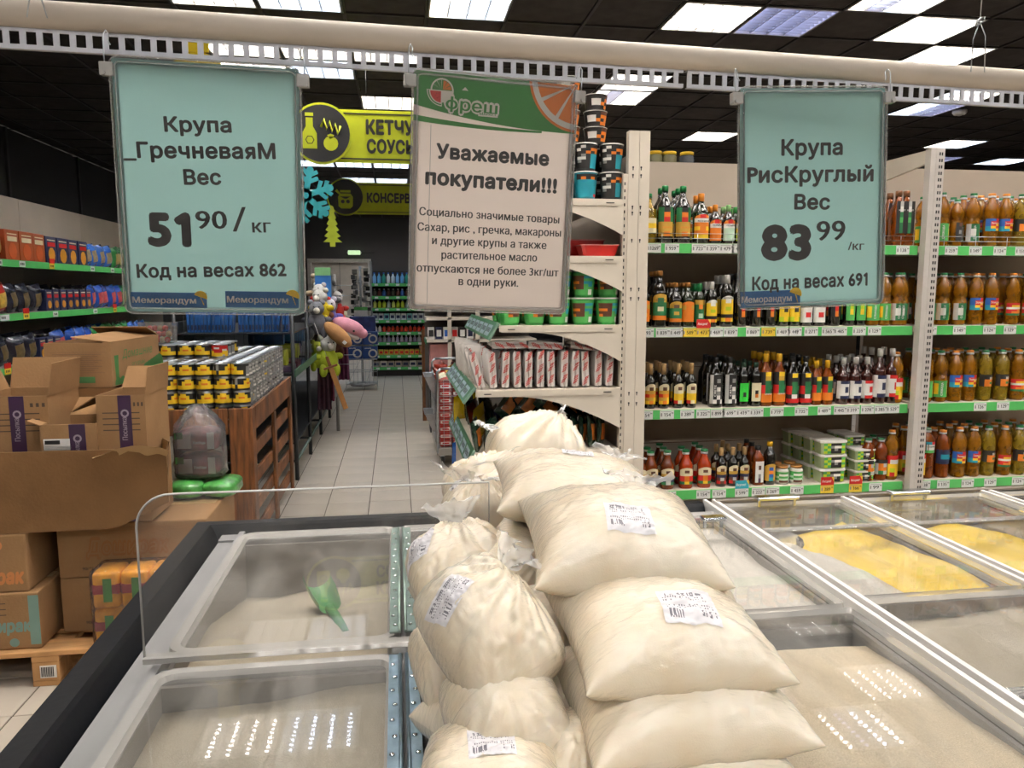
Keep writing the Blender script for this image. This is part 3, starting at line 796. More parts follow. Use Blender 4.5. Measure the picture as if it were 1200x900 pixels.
# emblem
b = MB(); ex, ez = on(518, 106); er = 0.021
disc(b, ex, ez, er, PALE, T(y=-0.0014), 28); disc(b, ex, ez, er * 0.86, GRN, T(y=-0.0016), 20, R(0), R(180))
for k in range(3):
    disc(b, ex - 0.0012, ez + 0.0012, er * 0.72, PALE if 0 else mat('4f8a45', 0.5), T(y=-0.0019), 6, R(92 + 30 * k), R(117 + 30 * k)); disc(b, ex + 0.0012, ez + 0.0012, er * 0.74, CIT, T(y=-0.0019), 6, R(2 + 30 * k), R(27 + 30 * k))
for a0 in (90, 120, 150): disc(b, ex - 0.001, ez + 0.001, er * 0.78, PALE, T(y=-0.0018), 1, R(a0), R(a0 + 3))
disc(b, ex, ez, er * 1.32, PALE, T(y=-0.00145), 14, R(180), R(270)); disc(b, ex - 0.001, ez - 0.001, er * 1.18, GRN, T(y=-0.0017), 14, R(180), R(270)); disc(b, ex - 0.001, ez - 0.001, er * 1.08, PALE, T(y=-0.0018), 14, R(180), R(270))
disc(b, ex - 0.002, ez - 0.002, er * 0.92, mat('d4453a', 0.5), T(y=-0.0021), 14, R(180), R(270))
for (u, v_) in ((-6, -6), (-10, -6), (-6, -11), (-12, -10), (-8, -14)): disc(b, ex + u * 0.001, ez + v_ * 0.001, 0.0007, C_BLACK, T(y=-0.0024), 6)
b.build('round_fruit_emblem', t, 'printed fruit quarter emblem')
a = on(521, 130); c = on(583, 134)
for bold, m, y in ((0.11, PALE, -0.0017), (0.02, GRN, -0.0021)):
    bb = MB(); text(bb, 'фреш', m, T((a[0] + c[0]) / 2, y, (a[1] + c[1]) / 2 + 0.0015, ry=R(2)), width=(c[0] - a[0]) * (1.05 if bold > 0.05 else 0.98), cap=0.023 if bold > 0.05 else 0.0215, bold=bold); bb.build('logo_lettering', t)
a = on(560, 135); c = on(583, 137)
bb = MB(); bb.box(a[0], c[0], -0.0022, -0.0020, c[1] - 0.002, a[1] + 0.0045, PALE); text(bb, 'МАРКЕТ', GRN, T((a[0] + c[0]) / 2, -0.0024, c[1] + 0.0005), width=(c[0] - a[0]) * 0.85, cap=0.0035, bold=0.02); bb.build('logo_tag', t)
a = on(545, 105); bb = MB(); bb.add([(a[0] - 0.006, -0.0016, a[1] - 0.002), (a[0] + 0.006, -0.0016, a[1] - 0.002), (a[0], -0.0016, a[1] + 0.004)], [(0, 1, 2)], PALE); bb.build('small_triangle_mark', t)
line('Уважаемые', 511, 643, 185, 16.5, bold=0.045, yr=194); line('покупатели!!!', 498, 652, 215, 17, bold=0.05, yr=226)
for s_, xl, xr, y0_, y1_ in (('Социально значимые товары', 491, 655, 252, 262), ('Сахар, рис , гречка, макароны', 489, 657, 270, 277.5), ('и другие крупы а также', 506, 640, 286, 292), ('растительное масло', 517, 629, 303, 306.5), ('отпускаются не более 3кг/шт', 488, 654, 318, 324), ('в одни руки.', 537, 607, 334, 336)):
    line(s_, xl, xr, y0_, 9.6, bold=0.028, yr=y1_)
b = MB(); a = on(504, 180); c = on(504, 355); b.box(a[0] - 0.0004, a[0] + 0.0004, -0.003, -0.0025, c[1], a[1] + 0.05, C_GREY); b.build('crease', t)

# yellow-green department boards further down the hall
LIME = mat('c3cc1c', 0.5, var=0.03, emit=0.0)
def dept(label, texts, Y, xl, yt, yb, circ, L_=2.0, jar=False, lines=()):
    p0 = at(xl, yt, Y=Y); p1 = at(xl, yb, Y=Y); h = p0.z - p1.z
    t = thing('department_board', label, 'sign', p1)
    b = MB(); b.box(0, L_, -0.01, 0.01, 0, h, LIME); b.build('board', t)
    b = MB(); b.box(0, L_, -0.014, -0.0115, h * 0.06, h * 0.085, C_BLACK); b.box(0, L_, -0.014, -0.0115, h * 0.915, h * 0.94, C_BLACK); b.build('border_lines', t)
    c = at(circ[0], circ[1], Y=Y) - p1; r = circ[2] / FPX * Y
    b = MB(); b.lathe([(r, -0.012), (r, 0.012)], LIME, 40, M=T(c.x, -0.012, c.z, rx=R(90))); bb = b.build('round_plate', t)
    b = MB(); disc(b, c.x, c.z, r * 0.93, C_BLACK, T(y=-0.0265), 40)
    b.build('black_disc', bb)
    b = MB(); M = T(y=-0.029)
    J = lambda pts: b.add([(c.x + u * r, -0.029, c.z + v * r) for u, v in pts], [tuple(range(len(pts)))], LIME)
    if jar:
        J([(-.38, -.5), (-.25, -.62), (.25, -.62), (.38, -.5), (.4, .0), (.28, .18), (-.28, .18), (-.4, .0)]); J([(-.28, .24), (.28, .24), (.28, .36), (-.28, .36)])
        J([(-.55, .3), (-.3, .1), (-.25, .16), (-.45, .42)])
        b.add([(c.x + u * r, -0.031, c.z + v * r) for u, v in ((-.3, .02), (.28, .02), (.05, -.1), (-.05, -.1))], [(0, 3, 2, 1)], C_BLACK)
        disc(b, c.x - 0.15 * r, c.z - 0.25 * r, 0.1 * r, C_BLACK, T(y=-0.031), 12); disc(b, c.x + 0.13 * r, c.z - 0.25 * r, 0.1 * r, C_BLACK, T(y=-0.031), 12)
    else:
        J([(-.62, -.5), (-.15, -.5), (-.15, 0), (-.27, .22), (-.27, .5), (-.5, .5), (-.5, .22), (-.62, 0)]); J([(-.52, .55), (-.25, .55), (-.25, .66), (-.52, .66)])
        disc(b, c.x + 0.3 * r, c.z - 0.32 * r, 0.24 * r, LIME, T(y=-0.029), 14); J([(.18, -.05), (.3, -.2), (.42, -.05), (.3, .0)])
        b.tube([(c.x + r * (0.0 + 0.09 * k), -0.03, c.z + r * ((0.5 if k % 2 else 0.2) - 0.035 * k)) for k in range(8)], r * 0.045, LIME, 5)
        disc(b, c.x - 0.38 * r, c.z - 0.22 * r, 0.15 * r, C_BLACK, T(y=-0.031), 6); disc(b, c.x - 0.38 * r, c.z - 0.22 * r, 0.12 * r, LIME, T(y=-0.033), 6)
    b.build('food_icon', bb)
    for s_, lx, rx, by, cp in lines:
        q0 = at(lx, by, Y=Y) - p1; q1 = at(rx, by, Y=Y) - p1; hh = at(lx, by - cp, Y=Y) - p1
        b = MB(); text(b, s_, C_BLACK, T((q0.x + q1.x) / 2, -0.016, q0.z), width=q1.x - q0.x, cap=hh.z - q0.z, bold=0.05); b.build('lettering', t)
    for x in (L_ * 0.15, L_ * 0.85):
        b = MB(); b.tube([(x, 0, h), (x, 0, CEIL - p1.z)], 0.003, BLACK_METAL, 5); b.build('hanging_wire', t)
dept('large yellow green board КЕТЧУПЫ СОУСЫ behind the middle notice, left end showing', None, 7.0, 390, 128, 190, (377, 157, 33), lines=(('КЕТЧУПЫ', 429, 512, 157, 16), ('СОУСЫ', 430, 488, 179, 15)))
dept('farther yellow green board КОНСЕРВАЦИЯ hanging under the КЕТЧУПЫ board', None, 11.0, 415, 214, 251, (405, 231, 20.5), jar=True, lines=(('КОНСЕРВАЦИЯ', 430, 511, 237, 10.5),))
# yellow round decoration above left sign
p = at(231, 61, Y=5.6)
t = thing('hanging_decoration', 'yellow round topped ornament with a stem behind the rail above the left sign', 'decoration', p)
b = MB(); b.lathe([(0.20, -0.01), (0.20, 0.01)], mat('d8bd12', 0.5), 30, M=T(0, 0, -0.2, rx=R(90))); b.box(-0.075, 0.075, -0.008, 0.008, 0.0, 0.22, mat('d8bd12', 0.5)); b.build('plate', t)
b = MB(); b.tube([(0, 0, 0.22), (0, 0, CEIL - p.z)], 0.002, BLACK_METAL, 5); b.build('cord', t)
# snowflake
p = at(358, 229, Y=8.0)
t = thing('snowflake_ornament', 'large teal snowflake ornament hanging beside the left teal sign', 'ornament', p)
b = MB(); TL_ = mat('1b7f86', 0.5)
for k in range(6):
    M = T(ry=R(60 * k + 12))
    b.box(-0.028, 0.028, -0.008, 0.008, 0.03, 0.25, TL_, M=M)
    for z_, l_ in ((0.13, 0.11), (0.2, 0.09)):
        for s in (-1, 1):
            b.box(-0.02, 0.02, -0.007, 0.007, 0, l_, TL_, M=M @ T(0, 0, z_, ry=R(55 * s)))
    b.lathe([(0.035, -0.007), (0.035, 0.007)], TL_, 10, M=M @ T(0, 0, 0.255, rx=R(90)))
b.lathe([(0.07, -0.008), (0.07, 0.008)], TL_, 14, M=T(rx=R(90))); b.build('snowflake', t)
b = MB(); b.tube([(0, 0, 0.25), (0, 0, CEIL - p.z)], 0.002, BLACK_METAL, 5); b.build('cord', t)
p = at(390, 289, Y=9.2)
t = thing('fir_tree_ornament', 'small yellow green paper fir tree ornament hanging below the КОНСЕРВАЦИЯ board circle', 'ornament', p)
b = MB(); pts = [(-0.03, 0)]
for k in range(6):
    pts += [(-0.11 + 0.016 * k, 0.05 + 0.07 * k), (-0.05 + 0.006 * k, 0.10 + 0.07 * k)]
pts += [(0, 0.47)]
pts = [(-0.03, 0), (-0.03, 0.05)] + pts[1:] + [(-a_, z_) for a_, z_ in pts[1:-1][::-1]] + [(0.03, 0.05), (0.03, 0)]
FT = mat('bccb34', 0.5)
half = [q for q in pts if q[0] <= 0]
vs = [(x, -0.006, z_) for x, z_ in half] + [(0, -0.006, z_) for x, z_ in half]; n = len(half)
b.add(vs, [(i, n + i, n + i + 1, i + 1) for i in range(n - 1)], FT)
b.add([(-x, y, z_) for x, y, z_ in vs], [(i, i + 1, n + i + 1, n + i) for i in range(n - 1)], FT)
b.add([(x, 0.006, z_) for x, y, z_ in vs], [(i, i + 1, n + i + 1, n + i) for i in range(n - 1)], FT); b.add([(-x, 0.006, z_) for x, y, z_ in vs], [(i, n + i, n + i + 1, i + 1) for i in range(n - 1)], FT)
b.build('tree', t); b = MB(); b.tube([(0, 0, 0.46), (0, 0, CEIL - p.z)], 0.002, BLACK_METAL, 5); b.build('cord', t)
# ================================================================ OIL SHELVES
YO = 3.75
def zy(x, y, Y=YO): return at(x, y, Y=Y).z
ZS = [zy(900, 286), zy(900, 383), zy(900, 477), zy(900, 570)]
XL, XD, XR = at(748, 380, Y=YO).x, at(1070, 400, Y=YO).x, 4.6
GM = MB()
PANELM = mat('b5a797', 0.6, var=0.03, scale=3)
GREENR = mat('4fae5a', 0.4, var=0.04); TAGW = mat('dcdbd9', 0.5, var=0.02); TAGY = mat('e8c43a', 0.5, var=0.02); TAGR = mat('bf1d17', 0.5, var=0.02); TAGT = mat('2596a8', 0.5, var=0.02)
def price_tag(parent, x, z, s_, sup='', kind='w', w_=0.076, y=-0.008, h_=0.045, M=None):
    """x,z centre on the rail face; parent local"""
    b = MB(); m = {'w': TAGW, 'y': TAGY, 'r': TAGY, 't': TAGW}[kind]
    b.box(x - w_ / 2, x + w_ / 2, y - 0.002, y, z - h_ / 2, z + h_ / 2, m, M)
    b.box(x - w_ * 0.44, x - w_ * 0.34, y - 0.0024, y - 0.002, z - h_ * 0.2, z + h_ * 0.2, C_GREY, M)
    b.box(x - w_ * 0.44, x + w_ * 0.3, y - 0.0024, y - 0.002, z + h_ * 0.33, z + h_ * 0.38, C_GREY, M)
    if kind in 'rt':
        b.box(x - w_ / 2, x + w_ / 2, y - 0.003, y - 0.001, z + h_ * 0.5, z + h_ * 1.5, TAGR if kind == 'r' else TAGT, M)
        b.add([(x + w_ * 0.3, y - 0.0034, z + h_ * 1.5), (x + w_ * 0.5, y - 0.0034, z + h_ * 1.5), (x + w_ * 0.5, y - 0.0034, z + h_ * 0.9)], [(0, 2, 1)], TAGY, False, M)
    o = b.build('price_tag', parent, {'w': None, 'y': 'yellow price tag', 'r': 'yellow price tag with red offer flag', 't': 'white price tag with teal flag'}[kind])
    b = MB(); text(b, s_, C_BLACK, (M or Matrix()) @ T(x + w_ * 0.02, y - 0.0028, z - h_ * 0.2), width=w_ * (0.48 if len(s_) < 4 else 0.58), cap=h_ * 0.42, bold=0.02)
    text(b, sup or '99', C_BLACK, (M or Matrix()) @ T(x + w_ * 0.38, y - 0.0028, z + h_ * 0.08), width=w_ * 0.15, cap=h_ * 0.2)
    if kind in 'rt': text(b, 'Акция!' if kind == 'r' else 'Вкусно!', C_WHITE, (M or Matrix()) @ T(x - w_ * 0.08, y - 0.004, z + h_ * 0.85), width=w_ * 0.7, cap=h_ * 0.3)
    b.build('lettering', o)
def oil_unit(name_label, x0, x1, tags, ztop):
    t = thing('shelving_unit', name_label, 'shelf', (x0, YO, 0))
    L_ = x1 - x0
    b = MB(); b.box(0, L_, 0.50, 0.53, 0.12, ztop, PANELM)
    for z in (ZS[0] + 0.235, 1.5, 1.1, 0.65): b.box(0, L_, 0.497, 0.5, z, z + 0.004, C_BROWN)
    b.build('back_panel', t)
    for r, z in enumerate(ZS + [0.14]):
        b = MB(); b.box(0, L_, 0.0, 0.5, z - 0.035, z, CREAM_METAL); b.box(0, L_, 0.0, 0.012, z - 0.052, z - 0.03, CREAM_METAL); sh = b.build('shelf', t)
        b = MB(); b.box(0.004, L_ - 0.004, -0.008, 0.0, z - 0.05, z - 0.002, GREENR); b.build('price_rail', t, 'green price rail')
        if r < 4:
            for (pxx, s_, k) in tags[r]:
                price_tag(t, at(pxx, 400, Y=YO).x - x0, z - 0.026, s_, kind=k)
        if r == 0:
            b = MB()
            for zz in (0.025, 0.05): b.tube([(0.01, 0.012, z + zz), (L_ - 0.01, 0.012, z + zz)], 0.0015, STEEL, 5)
            x = 0.12
            while x < L_ - 0.03: b.tube([(x, 0.012, z), (x, 0.012, z + 0.05)], 0.0015, STEEL, 4); x += 0.19
            b.build('guard_wire', t)
    return t
W, Yl, Rr, Tl = 'w', 'y', 'r', 't'
tagsL = [[(763, '1269', W), (784, '959', W), (815, '723', W), (831, '359', W), (847, '479', W), (861, '429', W), (1050, '138', W)],
         [(757, '793', W), (776, '839', W), (792, '449', W), (807, '589', Yl), (823, '473', Rr), (838, '469', W), (855, '839', W), (881, '869', W), (899, '739', Yl), (916, '469', W), (930, '449', W), (949, '271', W), (969, '565', W), (983, '485', W), (1005, '339', W), (1023, '129', W)],
         [(758, '154', W), (783, '154', W), (807, '289', W), (826, '325', W), (843, '899', W), (857, '699', W), (873, '419', W), (889, '339', W), (913, '719', W), (942, '735', W), (969, '489', W), (988, '445', W), (1003, '319', W), (1020, '274', W), (1036, '385', W), (1050, '529', W)],
         [(769, '137', W), (788, '147', W), (829, '154', W), (848, '154', W), (875, '599', Tl), (895, '222', W), (912, '269', W), (941, '459', W), (977, '289', Rr), (1011, '166', Rr), (1035, '99', W)]]
tagsR = [[(1106, '259', W), (1134, '149', W), (1162, '124', W), (1187, '159', W), (1225, '139', W)], [(1088, '149', W), (1122, '149', W), (1157, '124', W), (1181, '129', W)],
         [(1082, '129', W), (1153, '126', W), (1180, '129', W)], [(1093, '138', W), (1116, '135', W), (1145, '124', W), (1172, '129', W), (1205, '124', W)]]
uL = oil_unit('oil shelving unit between the double cream post and the slotted divider, olive oils', XL, XD - 0.01, tagsL, at(900, 193, Y=YO + 0.5).z)
uR = oil_unit('oil shelving unit right of the slotted divider, mostly sunflower oils', XD + 0.035, XR, tagsR, at(1130, 199, Y=YO + 0.5).z)
# slotted divider upright with its arm
t = thing('slotted_upright', 'tall grey white slotted divider upright between the two oil shelving units', 'upright', (XD, YO - 0.05, 0))
ztp = zy(1077, 173, YO - 0.05)
b = MB(); zq = 0.0
UPR = mat('c9c2bb', 0.4, metal=0.1, var=0.04)
b.box(-0.002, 0.03, 0.0, 0.045, 0, ztp, UPR); b.box(0.028, 0.075, -0.003, 0.012, 0, ztp, UPR)
b.build('post', t)
b = MB()
z = 0.3
while z < ztp - 0.03:
    for xx in (0.043, 0.056): b.box(xx, xx + 0.007, -0.0045, -0.002, z, z + 0.016, C_BLACK)
    z += 0.033
b.build('slots', t)
b = MB(); za_ = at(1040, 190, Y=YO + 0.5).z
b.add([(0, 0.03, ztp - 0.005), (0, 0.5, ztp - 0.005), (0, 0.5, ztp - 0.13), (0, 0.03, ztp - 0.07), (0.02, 0.03, ztp - 0.005), (0.02, 0.5, ztp - 0.005), (0.02, 0.5, ztp - 0.13), (0.02, 0.03, ztp - 0.07)],
      [(0, 1, 2, 3), (7, 6, 5, 4), (0, 4, 5, 1), (3, 2, 6, 7), (0, 3, 7, 4)], CREAM_METAL); b.build('arm', t, 'cream top arm')

# ---------------------------------------------------------------- bottles
GLASS_D = mat('120f0a', 0.08, var=0, coat=0.6); GLASS_G = mat('16200c', 0.08, var=0, coat=0.6); WINE = mat('33140e', 0.1, var=0, coat=0.5)
OILM = mat('bf7d18', 0.06, var=0.25, scale=18, trans=0.55, coat=0.4); OILB = mat('9a4a10', 0.08, var=0.2, scale=20, trans=0.45, coat=0.4)
OILY = mat('bd9c2c', 0.07, var=0.12, scale=18, trans=0.6, coat=0.4); JUICE = mat('c0400c', 0.1, var=0.15, scale=20, trans=0.35, coat=0.4); AMBR = mat('8a3c0c', 0.1, var=0.2, scale=20, trans=0.35, coat=0.4)
CLR = film('pet_clear', haze=0.25, haze_col=(0.75, 0.6, 0.4), rough=0.05)
CAPG = mat('14703a', 0.4); CAPD = mat('b0793c', 0.35, metal=0.5); CAPW = mat('cfccc8', 0.4); CAPY = mat('d8a416', 0.4); CAPO = mat('e08a2a', 0.4); CAPK = mat('ad8b5c', 0.6); CAPBR = mat('6e4526', 0.5); CAPBK = mat('1a1a1a', 0.4)
def prof(kind, h, r):
    if kind == 'square': return [(r * .93, 0), (r, .006), (r, h * .60), (r * .93, h * .66), (r * .55, h * .76), (r * .38, h * .82), (r * .36, h * .90)]
    if kind == 'wine': return [(r * .93, 0), (r, .006), (r, h * .58), (r * .9, h * .64), (r * .5, h * .71), (r * .36, h * .76), (r * .34, h * .9)]
    if kind == 'slim': return [(r * .9, 0), (r, .006), (r, h * .68), (r * .85, h * .75), (r * .45, h * .83), (r * .4, h * .9)]
    if kind == 'pet':
        p = [(r * .8, 0), (r * .98, .008)]
        for k in range(5): p += [(r, h * (.06 + .035 * k)), (r * .95, h * (.077 + .035 * k))]
        return p + [(r, h * .25), (r, h * .48), (r * .88, h * .51), (r * .88, h * .55), (r, h * .58), (r * 1.0, h * .70), (r * .93, h * .77), (r * .72, h * .84), (r * .42, h * .895), (r * .38, h * .93)]
    if kind == 'pet2':
        p = [(r * .8, 0), (r * .98, .008)]
        for k in range(4): p += [(r, h * (.06 + .05 * k)), (r * .96, h * (.085 + .05 * k))]
        return p + [(r * .97, h * .28), (r * .97, h * .52), (r, h * .56), (r, h * .70), (r * .92, h * .78), (r * .68, h * .86), (r * .42, h * .90), (r * .38, h * .94)]
    if kind == 'jug': return [(r * .9, 0), (r, .006), (r, h * .25), (r * .94, h * .28), (r * .94, h * .52), (r, h * .56), (r * .95, h * .62), (r * .6, h * .76), (r * .45, h * .84), (r * .42, h * .9)]
def label_patch(r, z0, z1, rows, ha=62, sq=2.0, arch=False, logo=None):
    b = MB(); rows = rows[::-1]; nr = len(rows); nc = len(rows[0]); sub = max(1, 8 // nc); tot = nc * sub
    P = []
    rr = r + 0.0012
    for i in range(nr + 1):
        row = []
        for j in range(tot + 1):
            a = R(-ha + 2 * ha * j / tot) - math.pi / 2
            q = 1 if sq == 2 else (abs(math.cos(a)) ** sq + abs(math.sin(a)) ** sq) ** (-1 / sq)
            zz = z0 + (z1 - z0) * i / nr
            if arch and i == nr: zz -= (z1 - z0) * 0.16 * (2 * j / tot - 1) ** 2
            row.append((rr * q * math.cos(a), rr * q * math.sin(a), zz))
        P.append(row)
    b.grid(P, None, True, None, lambda i, j: PC[rows[i][j // sub]])
    if logo:
        s_, col, zf, wd, vert = logo
        if vert: text(b, s_, PC[col], T(-0.004, -rr - 0.0012, z0 + (z1 - z0) * zf, ry=R(-90)), width=(z1 - z0) * wd, cap=0.012, bold=0.03)
        else: text(b, s_, PC[col], T(0, 0, z0 + (z1 - z0) * zf), width=2 * r * wd, cap=0.011, bold=0.02, wrap=rr + 0.0012) if sq == 2 else text(b, s_, PC[col], T(0, -rr - 0.001, z0 + (z1 - z0) * zf), width=2 * r * wd, cap=0.009, bold=0.02)
    return b.mesh('label')
PC = dict(k=C_BLACK, w=C_WHITE, g=C_DKGREEN, G=C_GREEN, y=C_YEL, r=C_RED, b=C_BLUE, n=C_NAVY, o=C_ORANGE, t=C_TEAL, c=C_CREAM, d=C_GOLD, e=C_GREY, l=C_LIME, B=C_BROWN, s=C_LGREY, L=mat('2fc03a', 0.5), m=mat('b9d4bb', 0.5), p=C_PINK, P=C_PURP)
